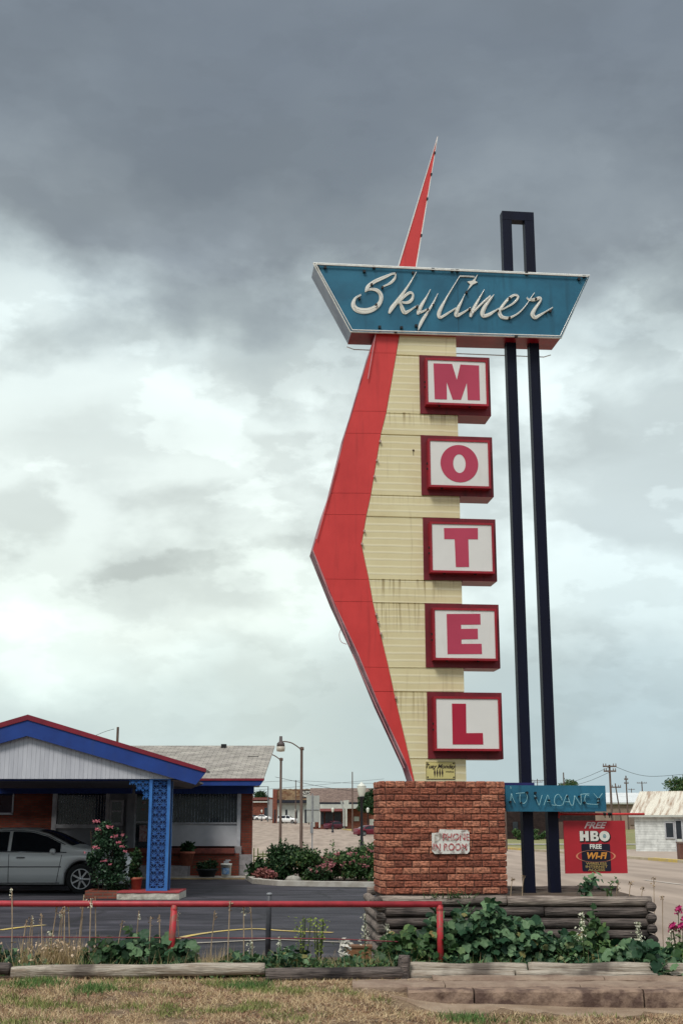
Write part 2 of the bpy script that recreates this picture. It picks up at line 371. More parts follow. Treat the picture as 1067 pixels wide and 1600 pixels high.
def clumps(n, c, r, nc=14, spread=0.30, shell=0.6, seed=None):
    """points in an uneven crown: clump centres in an ellipsoid, gaussian leaves round each"""
    rng = RNG if seed is None else np.random.default_rng(seed)
    d = rng.normal(0, 1, (nc, 3)); d /= np.linalg.norm(d, axis=1)[:, None]
    rad = shell + (1 - shell) * rng.random(nc); rad *= rng.uniform(0.75, 1.0, nc)
    cc = d * rad[:, None]; i = rng.integers(0, nc, n)
    q = rng.normal(0, 1, (n, 3)); q /= np.linalg.norm(q, axis=1)[:, None]; q *= (rng.random(n) ** 0.45)[:, None]
    sc = (spread * rng.uniform(0.7, 1.35, nc))[i]
    p = cc[i] + q * sc[:, None]
    return p * np.array(r) + np.array(c)
def copy_tree(o, parent=None):
    c = o.copy(); COL.objects.link(c)
    if parent: c.parent = parent
    for ch in list(o.children): copy_tree(ch, c)
    return c
# ================================================================ GROUND
def sheet(name, y0, y1, xl, xr, dz, m, kind='structure', nx=1, n=40):
    ys = sorted(set([y0, y1] + [g for g in GY if y0 < g < y1] + list(np.geomspace(max(y0, .5), y1, n)) if y0 > 0 else [y0, y1] + [g for g in GY if y0 < g < y1]))
    bm = B(); rows = []
    for y in ys:
        a, b = xl(y), xr(y)
        rows.append([bm.verts.new((a + (b - a) * i / nx, y, gz(y) + dz)) for i in range(nx + 1)])
    for p, q in zip(rows, rows[1:]):
        for i in range(nx): bm.faces.new([p[i], p[i+1], q[i+1], q[i]])
    o = obj(name, bm, m); tag(o, kind=kind); return o
def pl(pts):
    ys = [p[0] for p in pts]; xs = [p[1] for p in pts]
    return lambda y: float(np.interp(y, ys, xs))
M_EARTH = mat('earth', (0.20, 0.17, 0.11), 0.95, c2=(0.10, 0.10, 0.045), scale=0.08, bump=0.4, bscale=3)
M_ROAD = mat('road_concrete', (0.41, 0.325, 0.265), 0.9, c2=(0.27, 0.21, 0.17), scale=1.0, stretch=(1, 0.08, 1), bump=0.15, bscale=40)
M_LOT = mat('lot_asphalt', (0.058, 0.054, 0.068), 0.75, c2=(0.014, 0.013, 0.020), scale=1.6, bump=0.9, bscale=22, spec=0.4, stretch=(0.35, 1, 1), detail=12, lo=.38, hi=.64)
def cracks(m, sc=.35, w=.012, col=(.008, .008, .01), amt=.8, blot=None):
    N = m.node_tree.nodes; L = m.node_tree.links; b = N['Principled BSDF']; base = b.inputs['Base Color'].links[0].from_socket
    tc = [n for n in N if n.type == 'TEX_COORD'][0]; nz = N.new('ShaderNodeTexNoise'); nz.inputs['Scale'].default_value = 1.6; nz.inputs['Detail'].default_value = 5; L.new(tc.outputs['Object'], nz.inputs['Vector'])
    ad = N.new('ShaderNodeMix'); ad.data_type = 'RGBA'; ad.inputs[0].default_value = .35; L.new(tc.outputs['Object'], ad.inputs[6]); L.new(nz.outputs['Color'], ad.inputs[7])
    v = N.new('ShaderNodeTexVoronoi'); v.feature = 'DISTANCE_TO_EDGE'; v.inputs['Scale'].default_value = sc; L.new(ad.outputs[2], v.inputs['Vector'])
    k = N.new('ShaderNodeMapRange'); L.new(v.outputs['Distance'], k.inputs[0]); k.inputs[1].default_value = w; k.inputs[2].default_value = 0; k.inputs[4].default_value = amt
    mx = N.new('ShaderNodeMix'); mx.data_type = 'RGBA'; L.new(k.outputs[0], mx.inputs[0]); L.new(base, mx.inputs[6]); mx.inputs[7].default_value = tuple(col) + (1,); out = mx.outputs[2]
    n2 = N.new('ShaderNodeTexNoise'); n2.inputs['Scale'].default_value = .5; n2.inputs['Detail'].default_value = 10; n2.inputs['Roughness'].default_value = .7; L.new(tc.outputs['Object'], n2.inputs['Vector'])
    r = N.new('ShaderNodeMapRange'); L.new(n2.outputs['Fac'], r.inputs[0]); r.inputs[1].default_value = .35; r.inputs[2].default_value = .68; r.inputs[3].default_value = .55; r.inputs[4].default_value = 1.35
    m3 = N.new('ShaderNodeVectorMath'); m3.operation = 'SCALE'; L.new(out, m3.inputs[0]); L.new(r.outputs[0], m3.inputs['Scale']); L.new(m3.outputs[0], b.inputs['Base Color'])
cracks(M_LOT, sc=.55, w=.03); weather_road = None
M_CONC = mat('pale_concrete', (0.52, 0.50, 0.46), 0.9, c2=(0.34, 0.31, 0.27), scale=3, bump=0.3, bscale=40)
M_KERBOLD = mat('old_kerb', (0.28, 0.195, 0.145), 0.95, c2=(0.10, 0.062, 0.05), scale=5, bump=0.8, bscale=25, lo=.4, hi=.58)
M_DIRT = mat('dirt', (0.34, 0.26, 0.19), 0.95, c2=(0.22, 0.15, 0.10), scale=2.5, bump=0.7, bscale=30)
M_SOIL = mat('soil', (0.11, 0.075, 0.05), 0.95, c2=(0.05, 0.035, 0.025), scale=6, bump=0.9, bscale=22)
M_LAWNG = mat('lawn_ground', (0.26, 0.18, 0.11), 0.95, c2=(0.09, 0.055, 0.035), scale=4, bump=1.0, bscale=60, detail=14)
M_GRASSG = mat('far_grass', (0.17, 0.20, 0.07), 0.95, c2=(0.27, 0.23, 0.11), scale=0.5, bump=0.5, bscale=8)
sheet('terrain', 13.4, 4000, lambda y: -2500, lambda y: 2500, -0.08, M_EARTH)
KR = pl([(14, 20.5), (40, 19.4), (63, 16.9), (98, 12.9), (150, 8.2), (210, 3.2), (300, -8), (346, -13), (600, -60)])
KL = pl([(14, -1.5), (34.5, -3.4), (36, -2.0), (60, -3.5), (90, -14), (130, -40), (600, -200)])
sheet('road', 14.0, 600, KL, KR, 0.0, M_ROAD)
sheet('parking_lot', 13.9, 36.9, lambda y: -45, pl([(14, 0.9), (24, 2.2), (33.6, 2.9), (33.61, -2.3), (37, -2.3)]), 0.008, M_LOT)
# left side street apron beyond the flower island (yard between motel and street)
sheet('yard', 37.0, 60, lambda y: -60, pl([(37, -2.4), (60, -4.6)]), 0.004, mat('yard_grass', (0.25, 0.33, 0.09), 0.95, c2=(0.33, 0.30, 0.15), scale=1.5))
def kerb_strip(name, pts, w, h, m, z=None, dz=0.0, cat=None, kind='structure'):
    bm = B()
    L_, R_ = [], []
    for i, p in enumerate(pts):
        a = Vector(pts[max(i-1, 0)]); b = Vector(pts[min(i+1, len(pts)-1)]); t = (b - a).normalized(); s = Vector((-t.y, t.x))
        q = Vector(p); L_.append(q + s * w / 2); R_.append(q - s * w / 2)
    ra, rb, rc, rd = [], [], [], []
    for l, r in zip(L_, R_):
        zz = (gz((l.y + r.y) / 2) if z is None else z) + dz
        ra.append(bm.verts.new((l.x, l.y, zz - 0.06))); rb.append(bm.verts.new((l.x, l.y, zz + h))); rc.append(bm.verts.new((r.x, r.y, zz + h))); rd.append(bm.verts.new((r.x, r.y, zz - 0.06)))
    for i in range(len(pts) - 1):
        for p, q in ((ra, rb), (rb, rc), (rc, rd)): bm.faces.new([p[i], p[i+1], q[i+1], q[i]])
    bm.faces.new([ra[0], rb[0], rc[0], rd[0]]); bm.faces.new([ra[-1], rb[-1], rc[-1], rd[-1]])
    o = obj(name, bm, m, bevel=0.012 if w > .1 else 0); tag(o, kind=kind); return o
rk = [(KR(y) + 0.15, y) for y in (18, 30, 40, 52, 63, 75, 86, 98, 120, 150, 180, 210, 250, 300)]
kerb_strip('far_kerb', rk, 0.35, 0.13, mat('kerb_far', (0.50, 0.44, 0.33), 0.9, c2=(0.40, 0.33, 0.22), scale=1.2))
M_YEL = mat('yellow_paint', (0.62, 0.45, 0.10), 0.8, c2=(0.45, 0.36, 0.18), scale=2)
M_WLINE = mat('white_line_paint', (0.62, 0.58, 0.52), 0.8, c2=(0.45, 0.38, 0.33), scale=3)
# yellow painted kerb stretches at the drives, right of the road
kerb_strip('yellow_kerb', [(KR(y) + 0.14, y) for y in (92, 100, 108)], 0.40, 0.14, M_YEL)
kerb_strip('yellow_kerb', [(KR(y) + 0.14, y) for y in (64, 68)], 0.40, 0.14, M_YEL)
kerb_strip('yellow_kerb', [(KR(y) + 0.14, y) for y in (196, 205, 215, 232)], 0.6, 0.16, M_YEL)
# verge, drive and yard beyond the far kerb
sheet('verge', 36, 240, lambda y: KR(y) + 0.3, lambda y: KR(y) + 60, 0.05, M_GRASSG)
sheet('driveway', 36, 95, lambda y: KR(y) + 0.34, lambda y: KR(y) + 30, 0.058, mat('drive_concrete', (0.44, 0.36, 0.30), 0.9, c2=(0.34, 0.27, 0.22), scale=1.2))
sheet('pavement', 112, 116, lambda y: KR(y) + 0.35, lambda y: KR(y) + 50, 0.10, M_CONC)
def paint(name, pts, w, dz, m):
    """a painted strip following the ground"""
    bm = B(); a, b = [], []
    for i, p in enumerate(pts):
        u = Vector(pts[max(i-1, 0)]); v_ = Vector(pts[min(i+1, len(pts)-1)]); t = (v_ - u).normalized(); s = Vector((-t.y, t.x)) * w / 2; q = Vector(p)
        a.append(bm.verts.new((q.x + s.x, q.y + s.y, gz(q.y + s.y) + dz))); b.append(bm.verts.new((q.x - s.x, q.y - s.y, gz(q.y - s.y) + dz)))
    for i in range(len(pts) - 1): bm.faces.new([a[i], a[i+1], b[i+1], b[i]])
    o = obj(name, bm, m); tag(o, kind='structure'); return o
for y in (22, 33.5, 45, 57, 70, 84):
    x0 = 8.45 - (y - 38) * 0.10
    paint('lane_dash', [(x0, y), (x0 - 0.3, y + 3.0)], 0.12, 0.012, M_WLINE)
# yellow painted lines curving on the lot
for ctr in ([(0, 1455), (30, 1451), (70, 1447)], [(262, 1473), (300, 1463), (350, 1456), (400, 1453), (445, 1456), (520, 1459)]):
    pts = catmull([tuple(gpt(u, v)[:2]) for u, v in ctr], 6); paint('yellow_line', [(p[0], p[1]) for p in pts], 0.11, 0.016, M_YEL)
def g3(u, v): q = gpt(u, v); return (q.x, q.y)
paint('lot_edge_strip', [g3(560, 1493), g3(545, 1475), g3(430, 1470), g3(260, 1478)], 0.10, 0.02, mat('strip_pale', (0.4, 0.36, 0.3), 0.9))
# ---- lawn and old street kerb, close to the camera
def lawn_z(x, y):
    t = min(1, max(0, (x + 0.1) / 1.2)); t = t * t * (3 - 2 * t)
    base = -0.15 * t * min(1, max(0, (13.0 - y) / 0.5))
    return base + 0.02 * math.sin(x * 1.7 + y) * math.sin(y * 2.1 + .5) + 0.012 * math.sin(x * 5.1) * math.sin(y * 4.3)
bm = B(); xs = np.linspace(-9, 9, 241); ys = np.linspace(2, 13.32, 180)
rows = [[bm.verts.new((x, y, lawn_z(x, y))) for x in xs] for y in ys]
for a, b in zip(rows, rows[1:]):
    for i in range(len(xs) - 1): bm.faces.new([a[i], a[i+1], b[i+1], b[i]])
o = obj('lawn', bm, M_LAWNG, smooth=True); tag(o, kind='structure')
# lower wide dirt plane around the lawn (behind the photographer)
bm = B(); vs = [bm.verts.new(p) for p in ((-60, -60, -0.2), (60, -60, -0.2), (60, 13.0, -0.2), (-60, 13.0, -0.2))]; bm.faces.new(vs)
tag(obj('street_side_ground', bm, M_DIRT), kind='structure')
bm = B(); vs = [bm.verts.new(p) for p in ((-9, 13.3, -0.03), (9, 13.3, -0.03), (9, 15.0, 0.02), (-9, 15.0, 0.02))]; bm.faces.new(vs)
tag(obj('planting_bed', bm, M_SOIL), kind='structure')
# bare dirt by the kerb, right
bm = B(); nx = 90; rows = []
for i in range(nx + 1):
    x = 0.45 + 8.4 * i / nx; yb = 12.40; yf = 11.92 + 0.10 * math.sin(i * 1.3) + 0.07 * math.sin(i * 3.1) - 0.12 * math.sin(i * 0.4)
    yf = yb - (yb - yf) * min(1, .15 + i / 9)
    rows.append([bm.verts.new((x, yb + (yf - yb) * j / 6, lawn_z(x, yb + (yf - yb) * j / 6) + 0.014 - .012 * (j == 6))) for j in range(7)])
for p_, q_ in zip(rows, rows[1:]):
    for j in range(6): bm.faces.new([p_[j], q_[j], q_[j+1], p_[j+1]])
tag(obj('dirt_gutter', bm, M_DIRT, smooth=True), kind='structure')
def rough_block(bm, x0, x1, y0, y1, z0, z1, seg=0.1, amp=0.008):
    n = max(2, int((x1 - x0) / seg)); prof = [(y0, z0), (y0, z0 + (z1-z0)*.5), (y0 + .008, z1 - 0.02), (y0 + 0.03, z1), ((y0+y1)/2, z1 + .003), (y1, z1), (y1, z0)]
    rows = []
    for i in range(n + 1):
        x = x0 + (x1 - x0) * i / n
        rows.append([bm.verts.new((x + random.uniform(-.01, .01) * (0 < i < n), p[0] + random.uniform(-amp, amp), p[1] + random.uniform(-amp, amp) * .8)) for p in prof])
    for a, b in zip(rows, rows[1:]):
        for k in range(len(prof) - 1): bm.faces.new([a[k], b[k], b[k+1], a[k+1]])
    bm.faces.new(rows[0]); bm.faces.new(list(reversed(rows[-1])))
bm = B(); segs = [0.62, 1.25, 2.85, 6.0, 9.0]   # low kerb face with cracks between the lengths
for a, b in zip(segs, segs[1:]): rough_block(bm, a + .008, b - .008, 12.38, 12.62, -0.2, 0.0)
tag(obj('old_kerb', bm, M_KERBOLD, smooth=False), kind='structure')
bm = B()
for a, b in ((0.10, 1.0), (1.0, 2.3), (2.3, 4.4), (4.4, 9)): rough_block(bm, a + .004, b - .004, 12.63, 13.16, -0.12, 0.015, amp=0.006)
for a, b in ((0.9, 2.6), (2.6, 5.2), (5.2, 9)): rough_block(bm, a + .004, b - .004, 12.93, 13.14, 0.0, 0.045, amp=0.006)
tag(obj('old_pavement', bm, mat('old_pavement', (0.33, 0.25, 0.19), 0.95, c2=(0.18, 0.12, 0.09), scale=3, bump=0.7, bscale=25)), kind='structure')

# ================================================================ MOTEL SIGN
M_RED = mat('sign_red', (0.66, 0.052, 0.050), 0.5, c2=(0.54, 0.038, 0.038), scale=2.2, stretch=(1, 1, .5), detail=10)
M_MAROON = mat('sign_maroon', (0.19, 0.012, 0.022), 0.5, c2=(0.12, 0.008, 0.016), scale=3)
M_FRAME = mat('frame_red', (0.36, 0.015, 0.03), 0.35, c2=(0.25, 0.012, 0.022), scale=3)
M_TEAL = mat('sign_teal', (0.022, 0.155, 0.255), 0.5, c2=(0.014, 0.105, 0.18), scale=1.8, detail=10)
M_NAVY = mat('navy_paint', (0.004, 0.006, 0.022), 0.5, spec=0.2, c2=(0.003, 0.004, 0.014), scale=4, stretch=(1, 1, .3))
M_WHITE = mat('sign_white', (0.80, 0.80, 0.76), 0.5, c2=(0.66, 0.65, 0.58), scale=5)
M_ACRYL = mat('white_acrylic', (0.74, 0.735, 0.72), 0.35, c2=(0.69, 0.69, 0.675), scale=1.5)
M_PINK = mat('faded_letter', (0.47, 0.052, 0.105), 0.4, c2=(0.42, 0.044, 0.09), scale=2)
M_LRED = mat('red_letter', (0.42, 0.015, 0.045), 0.4, c2=(0.37, 0.012, 0.04), scale=2)
M_NEON = mat('neon_tube', (0.86, 0.87, 0.84), 0.15, c2=(0.7, 0.7, 0.66), scale=8, spec=0.6)
M_EDGE = mat('faded_pink_edge', (0.55, 0.33, 0.36), 0.6, c2=(0.22, 0.03, 0.05), scale=2.5)
M_BLK = mat('black_metal', (0.012, 0.012, 0.014), 0.5, var=.2)
M_SIDE = mat('sign_side', (0.50, 0.56, 0.66), 0.6, c2=(0.36, 0.40, 0.50), scale=3)
def mat_cream():
    m = mat('cream_siding', (0.72, 0.66, 0.41), 0.55, c2=(0.64, 0.56, 0.33), scale=1.2)
    N = m.node_tree.nodes; L = m.node_tree.links; b = N['Principled BSDF']; base = b.inputs['Base Color'].links[0].from_socket
    tc = [n for n in N if n.type == 'TEX_COORD'][0]
    s = N.new('ShaderNodeSeparateXYZ'); L.new(tc.outputs['Object'], s.inputs[0])
    def mm(op, a, b_):
        n = N.new('ShaderNodeMath'); n.operation = op
        for i, v in enumerate((a, b_)):
            if isinstance(v, (int, float)): n.inputs[i].default_value = v
            else: L.new(v, n.inputs[i])
        return n.outputs[0]
    nz = N.new('ShaderNodeTexNoise'); nz.inputs['Scale'].default_value = 3; L.new(tc.outputs['Object'], nz.inputs['Vector'])
    fr = mm('FRACT', mm('ADD', mm('DIVIDE', s.outputs[2], 0.092), mm('MULTIPLY', nz.outputs['Fac'], 0.25)), 0)
    rp = N.new('ShaderNodeValToRGB'); L.new(fr, rp.inputs[0]); c = rp.color_ramp
    c.elements[0].position = 0.0; c.elements[0].color = (0, 0, 0, 1); c.elements[1].position = 1.0; c.elements[1].color = (0, 0, 0, 1)
    for p, v in ((.30, 0), (.42, .5), (.56, .5), (.68, 0)): e = c.elements.new(p); e.color = (v, v, v, 1)
    mx = N.new('ShaderNodeMix'); mx.data_type = 'RGBA'; L.new(rp.outputs[0], mx.inputs[0]); L.new(base, mx.inputs[6]); mx.inputs[7].default_value = (0.80, 0.76, 0.58, 1)
    mp = N.new('ShaderNodeMapping'); mp.inputs['Scale'].default_value = (13, 1, 1.0); L.new(tc.outputs['Object'], mp.inputs[0])
    n1 = N.new('ShaderNodeTexNoise'); n1.inputs['Scale'].default_value = 1.0; n1.inputs['Detail'].default_value = 3; L.new(mp.outputs[0], n1.inputs['Vector'])
    n2 = N.new('ShaderNodeTexNoise'); n2.inputs['Scale'].default_value = 1.4; L.new(tc.outputs['Object'], n2.inputs['Vector'])
    k = N.new('ShaderNodeMapRange'); L.new(mm('ADD', n1.outputs['Fac'], mm('MULTIPLY', n2.outputs['Fac'], 0.55)), k.inputs[0])
    k.inputs[1].default_value = 0.90; k.inputs[2].default_value = 1.12; k.inputs[3].default_value = 0; k.inputs[4].default_value = 0.55
    m2 = N.new('ShaderNodeMix'); m2.data_type = 'RGBA'; L.new(k.outputs[0], m2.inputs[0]); L.new(mx.outputs[2], m2.inputs[6]); m2.inputs[7].default_value = (0.30, 0.22, 0.10, 1)
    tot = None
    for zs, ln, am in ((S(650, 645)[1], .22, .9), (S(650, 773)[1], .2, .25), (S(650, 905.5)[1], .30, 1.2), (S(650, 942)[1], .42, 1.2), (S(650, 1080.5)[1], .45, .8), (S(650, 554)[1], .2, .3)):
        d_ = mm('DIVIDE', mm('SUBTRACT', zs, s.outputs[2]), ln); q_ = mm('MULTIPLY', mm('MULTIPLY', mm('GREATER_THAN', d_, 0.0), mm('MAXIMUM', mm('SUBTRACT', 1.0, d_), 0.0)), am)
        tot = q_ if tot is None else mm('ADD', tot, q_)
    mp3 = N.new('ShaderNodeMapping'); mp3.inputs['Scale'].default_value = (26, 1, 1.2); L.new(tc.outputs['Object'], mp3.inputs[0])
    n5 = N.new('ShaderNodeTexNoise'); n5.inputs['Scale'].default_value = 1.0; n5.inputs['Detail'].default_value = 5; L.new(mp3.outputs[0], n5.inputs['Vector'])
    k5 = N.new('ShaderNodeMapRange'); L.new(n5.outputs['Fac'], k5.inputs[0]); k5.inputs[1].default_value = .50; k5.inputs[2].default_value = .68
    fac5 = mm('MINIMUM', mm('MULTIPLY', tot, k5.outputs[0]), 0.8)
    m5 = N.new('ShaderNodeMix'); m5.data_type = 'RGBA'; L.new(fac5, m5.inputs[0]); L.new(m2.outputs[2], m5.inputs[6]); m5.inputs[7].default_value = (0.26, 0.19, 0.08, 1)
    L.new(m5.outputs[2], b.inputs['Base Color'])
    bp = N.new('ShaderNodeBump'); bp.inputs['Strength'].default_value = 0.4; bp.inputs['Distance'].default_value = 0.006; L.new(rp.outputs[0], bp.inputs['Height']); L.new(bp.outputs[0], b.inputs['Normal'])
    return m
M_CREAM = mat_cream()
def weather(m, streak, amt=.5, sx=14, sz=1.1, lo=.56, hi=.74):
    N = m.node_tree.nodes; L = m.node_tree.links; b = N['Principled BSDF']; base = b.inputs['Base Color'].links[0].from_socket
    tc = [n for n in N if n.type == 'TEX_COORD'][0]; mp = N.new('ShaderNodeMapping'); mp.inputs['Scale'].default_value = (sx, sx, sz); L.new(tc.outputs['Object'], mp.inputs[0])
    n = N.new('ShaderNodeTexNoise'); n.inputs['Scale'].default_value = 1.0; n.inputs['Detail'].default_value = 6; L.new(mp.outputs[0], n.inputs['Vector'])
    k = N.new('ShaderNodeMapRange'); L.new(n.outputs['Fac'], k.inputs[0]); k.inputs[1].default_value = lo; k.inputs[2].default_value = hi; k.inputs[4].default_value = amt
    mx = N.new('ShaderNodeMix'); mx.data_type = 'RGBA'; L.new(k.outputs[0], mx.inputs[0]); L.new(base, mx.inputs[6]); mx.inputs[7].default_value = tuple(streak) + (1,); L.new(mx.outputs[2], b.inputs['Base Color'])
    bp = N.new('ShaderNodeBump'); bp.inputs['Strength'].default_value = .25; bp.inputs['Distance'].default_value = .02
    n2 = N.new('ShaderNodeTexNoise'); n2.inputs['Scale'].default_value = 3.0; L.new(tc.outputs['Object'], n2.inputs['Vector']); L.new(n2.outputs['Fac'], bp.inputs['Height']); L.new(bp.outputs[0], b.inputs['Normal'])
weather(M_RED, (.36, .03, .03), .45); weather(M_TEAL, (.010, .07, .12), .55, sx=9); weather(M_FRAME, (.14, .01, .02), .6); weather(M_MAROON, (.06, .006, .01), .6)
weather(M_ACRYL, (.50, .46, .38), .35, sx=8, lo=.6, hi=.8); weather(M_SIDE, (.16, .16, .2), .5, sx=6)
SG = thing('motel_sign', 'tall red arrow and cream motel sign with teal name board, standing on the brick pillar', 'sign', O, PHI)
D = 0.37
# fin: the bent red arrow, cut by thin seams
outer = [(588.5, 519), (579, 546), (551, 642), (539.6, 677), (516.4, 770), (505, 803), (489, 859), (522, 940.5), (560, 1022), (592, 1100), (637, 1197), (645, 1221)]
inner = [(624.5, 519), (603, 644.8), (594.6, 678.6), (579, 773.5), (572, 806), (564.3, 851), (576, 905), (582, 940.6), (606.7, 1042.7), (614.8, 1080.4), (639.5, 1186), (647, 1221)]
def xat(poly, v):
    for (u0, v0), (u1, v1) in zip(poly, poly[1:]):
        if v0 <= v <= v1: return u0 + (u1 - u0) * (v - v0) / (v1 - v0)
    return poly[-1][0]
seams = [519, 551.5, 642.5, 677, 770.5, 804, 905, 940, 1042.5, 1080.5, 1221]
bm = B()
poly = [S(*p) for p in outer] + [S(*p) for p in reversed(inner)]
prism(bm, poly, 0.012, D)
for a, b in zip(seams, seams[1:]):
    vs_o = [(xat(outer, a), a)] + [p for p in outer if a < p[1] < b] + [(xat(outer, b), b)]
    vs_i = [(xat(inner, a), a)] + [p for p in inner if a < p[1] < b] + [(xat(inner, b), b)]
    pp = [S(*p) for p in vs_o] + [S(*p) for p in reversed(vs_i)]
    za = max(p[1] for p in pp); zb = min(p[1] for p in pp)
    pp = [(x, min(z, za - .004) if z > za - .004 else max(z, zb + .004)) for x, z in pp]
    prism(bm, pp, 0.0, 0.0125)
fin = obj('red_fin', bm, M_RED, SG)
bm = B()   # faded return edge down the outer side
po = [S(*p) for p in outer]
pe = [(x - .012, z - .004) for x, z in po]
for off in (0.0,):
    for (a, b, c_, d_) in zip(pe, pe[1:], po[1:], po):
        prism(bm, [a, b, c_, d_], -0.004, D + 0.01)
obj('edge_trim', bm, M_EDGE, fin)
bm = B()
for (u0, v0, u1, v1) in ((588, 521, 576, 592), (530, 718, 496, 842), (497, 880, 548, 1010), (552, 1022, 633, 1200)):
    a = S(u0, v0, -0.03); b = S(u1, v1, -0.03); tube(bm, [(a[0] - .01, -0.03, a[1]), (b[0] - .01, -0.03, b[1])], 0.0065, 6)
a = S(536, 978, -0.02); tube(bm, catmull([(a[0] + .0, 0.2, a[1]), (a[0] - .025, .2, a[1] - .08), (a[0] + .0, .2, a[1] - .17), (a[0] + .07, .2, a[1] - .2)], 4), 0.004, 5)
obj_each('neon_tube', bm, mat('rosy_tube', (0.62, 0.30, 0.32), 0.2), fin)
bm = B(); prev = None
for a in (3, 5, 7, 9, 11): pass
for v in (690, 720, 745, 830, 850, 960, 972, 990, 1090): # bits of broken tube standoffs along the inner edge
    p = S(xat(inner, v) + 1, v, -0.01); box(bm, p[0] - .012, p[0] + .012, -0.035, 0.0, p[1] - .012, p[1] + .012)
obj_each('tube_standoff', bm, mat('rusty_white', (0.35, 0.2, 0.18), .7, c2=(.7, .65, .6), scale=30), fin)
# cream panels
right = [(519, 554, 709), (555.5, 645, 658), (645.5, 678, 712), (679.5, 773, 659), (774, 806, 716), (808.5, 905, 662), (906, 941, 719.5), (942.5, 1042.5, 665), (1044, 1080, 724), (1081.5, 1185, 668), (1186, 1221, 728)]
bm = B()
ed = 0.02
bx = [S(728, 1221)[0], S(728, 519)[0]]
full = [S(*p) for p in reversed(inner)] + [S(709, 519), S(728, 1221)]
full[-2] = (full[-1][0], full[-2][1])
prism(bm, full, 0.016, D - .01)
XR = full[-1][0]
for a, b, r in right:
    isb = r < 700
    vs_i = [(xat(inner, a), a)] + [p for p in inner if a < p[1] < b] + [(xat(inner, b), b)]
    pts = [S(*p) for p in vs_i]; zt, zb = pts[0][1] - .003, pts[-1][1] + .003
    pts[0] = (pts[0][0], zt); pts[-1] = (pts[-1][0], zb)
    xr = S(r, (a + b) / 2)[0] if isb else XR + .003
    pts = [(x + .006, z) for x, z in pts] + [(xr, zb), (xr, zt)]
    prism(bm, pts, 0.002, 0.0165)
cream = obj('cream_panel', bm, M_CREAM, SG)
bm = B(); p = S(646, 703, -0.02); lathe(bm, [(0.0, -.02), (.012, -.02), (.014, .0), (0, .0)], 8, (0, 0)); bmesh.ops.rotate(bm, matrix=Matrix.Rotation(R(90), 3, 'X'), verts=bm.verts)
bmesh.ops.translate(bm, vec=(p[0], -0.005, p[1]), verts=bm.verts); box(bm, p[0] - .003, p[0] + .003, -.002, .002, p[1] - .07, p[1])
obj('rusty_bolt', bm, mat('rust_bolt', (0.06, 0.03, 0.02), .8), cream)
# painter's plate
a = S(665, 1190); b = S(711, 1217)
bm = B(); box(bm, a[0], b[0], -.006, .002, b[1] - .002, a[1]); plate = obj('painted_plate', bm, mat('plate_yellow', (0.66, 0.58, 0.24), .5, c2=(.58, .50, .2), scale=4), SG)
cx_, cz_ = (a[0] + b[0]) / 2, (a[1] + b[1]) / 2; w_, h_ = b[0] - a[0], a[1] - b[1]
M_INK = mat('dark_ink', (0.03, 0.015, 0.02), .6)
text('lettering', 'Tuay Monday', 0.068, M_INK, plate, (cx_ - .01, -.0075, cz_ + .045), shear=0.4, off=0.0012)
text('lettering', 'STRIPING', 0.024, M_INK, plate, (cx_ + .115, -.0075, cz_ - .02))
bm = B()
for k in range(4):
    xx = cx_ - .075 + k * .032
    prism(bm, [(xx, cz_ + .03), (xx + .011, cz_ - .03), (xx, cz_ - .09), (xx - .011, cz_ - .03)], -.0085, -.006)
for sx_ in (-1, 1):
    for sz_ in (-1, 1): box(bm, cx_ + sx_ * (w_ / 2 - .02) - .008, cx_ + sx_ * (w_ / 2 - .02) + .008, -.010, -.006, cz_ + sz_ * (h_ / 2 - .02) - .008, cz_ + sz_ * (h_ / 2 - .02) + .008)
for z0 in (a[1] - .002, b[1] + .001): box(bm, a[0], b[0], -.0075, -.006, z0 - .004, z0)
for x0 in (a[0] + .001, b[0] - .005): box(bm, x0, x0 + .004, -.0075, -.006, b[1] + .004, a[1] - .008)
obj('diamonds', bm, M_INK, plate)
# spire
bm = B()
tl, tr, tip = S(620, 418, .12), S(649, 418, .12), S(684, 210, .12)
bl = S(615, 440, .12); br = S(646, 440, .12)
pts = [bl, br, tip]
y0, y1 = .10, .24
va = [bm.verts.new((bl[0], y0, bl[1])), bm.verts.new((br[0], y0, br[1])), bm.verts.new((br[0] - .03, y1 + .1, br[1])), bm.verts.new((bl[0] + .0, y1 + .1, bl[1]))]
vt = bm.verts.new((tip[0], .15, tip[1]))
bm.faces.new(va)
for i in range(4): bm.faces.new([va[i], va[(i+1) % 4], vt])
sp = obj('spire', bm, M_RED, SG)
bm = B()
for q in (bl, br):
    a_ = Vector((q[0], y0 - .005, q[1])); b_ = Vector((tip[0], .145, tip[1] - .02)); tube(bm, [a_, a_.lerp(b_, .5), b_], .006, 6, rr=[.010, .007, .004])
obj_each('neon_tube', bm, M_NEON, sp)
bm = B()
for t in (.87, .72, .55, .3):
    q = Vector((br[0], .08, br[1])).lerp(Vector((tip[0], .13, tip[1])), t); box(bm, q.x - .012, q.x + .008, q.y - .02, q.y + .01, q.z - .015, q.z + .015)
obj_each('tube_standoff', bm, M_BLK, sp)
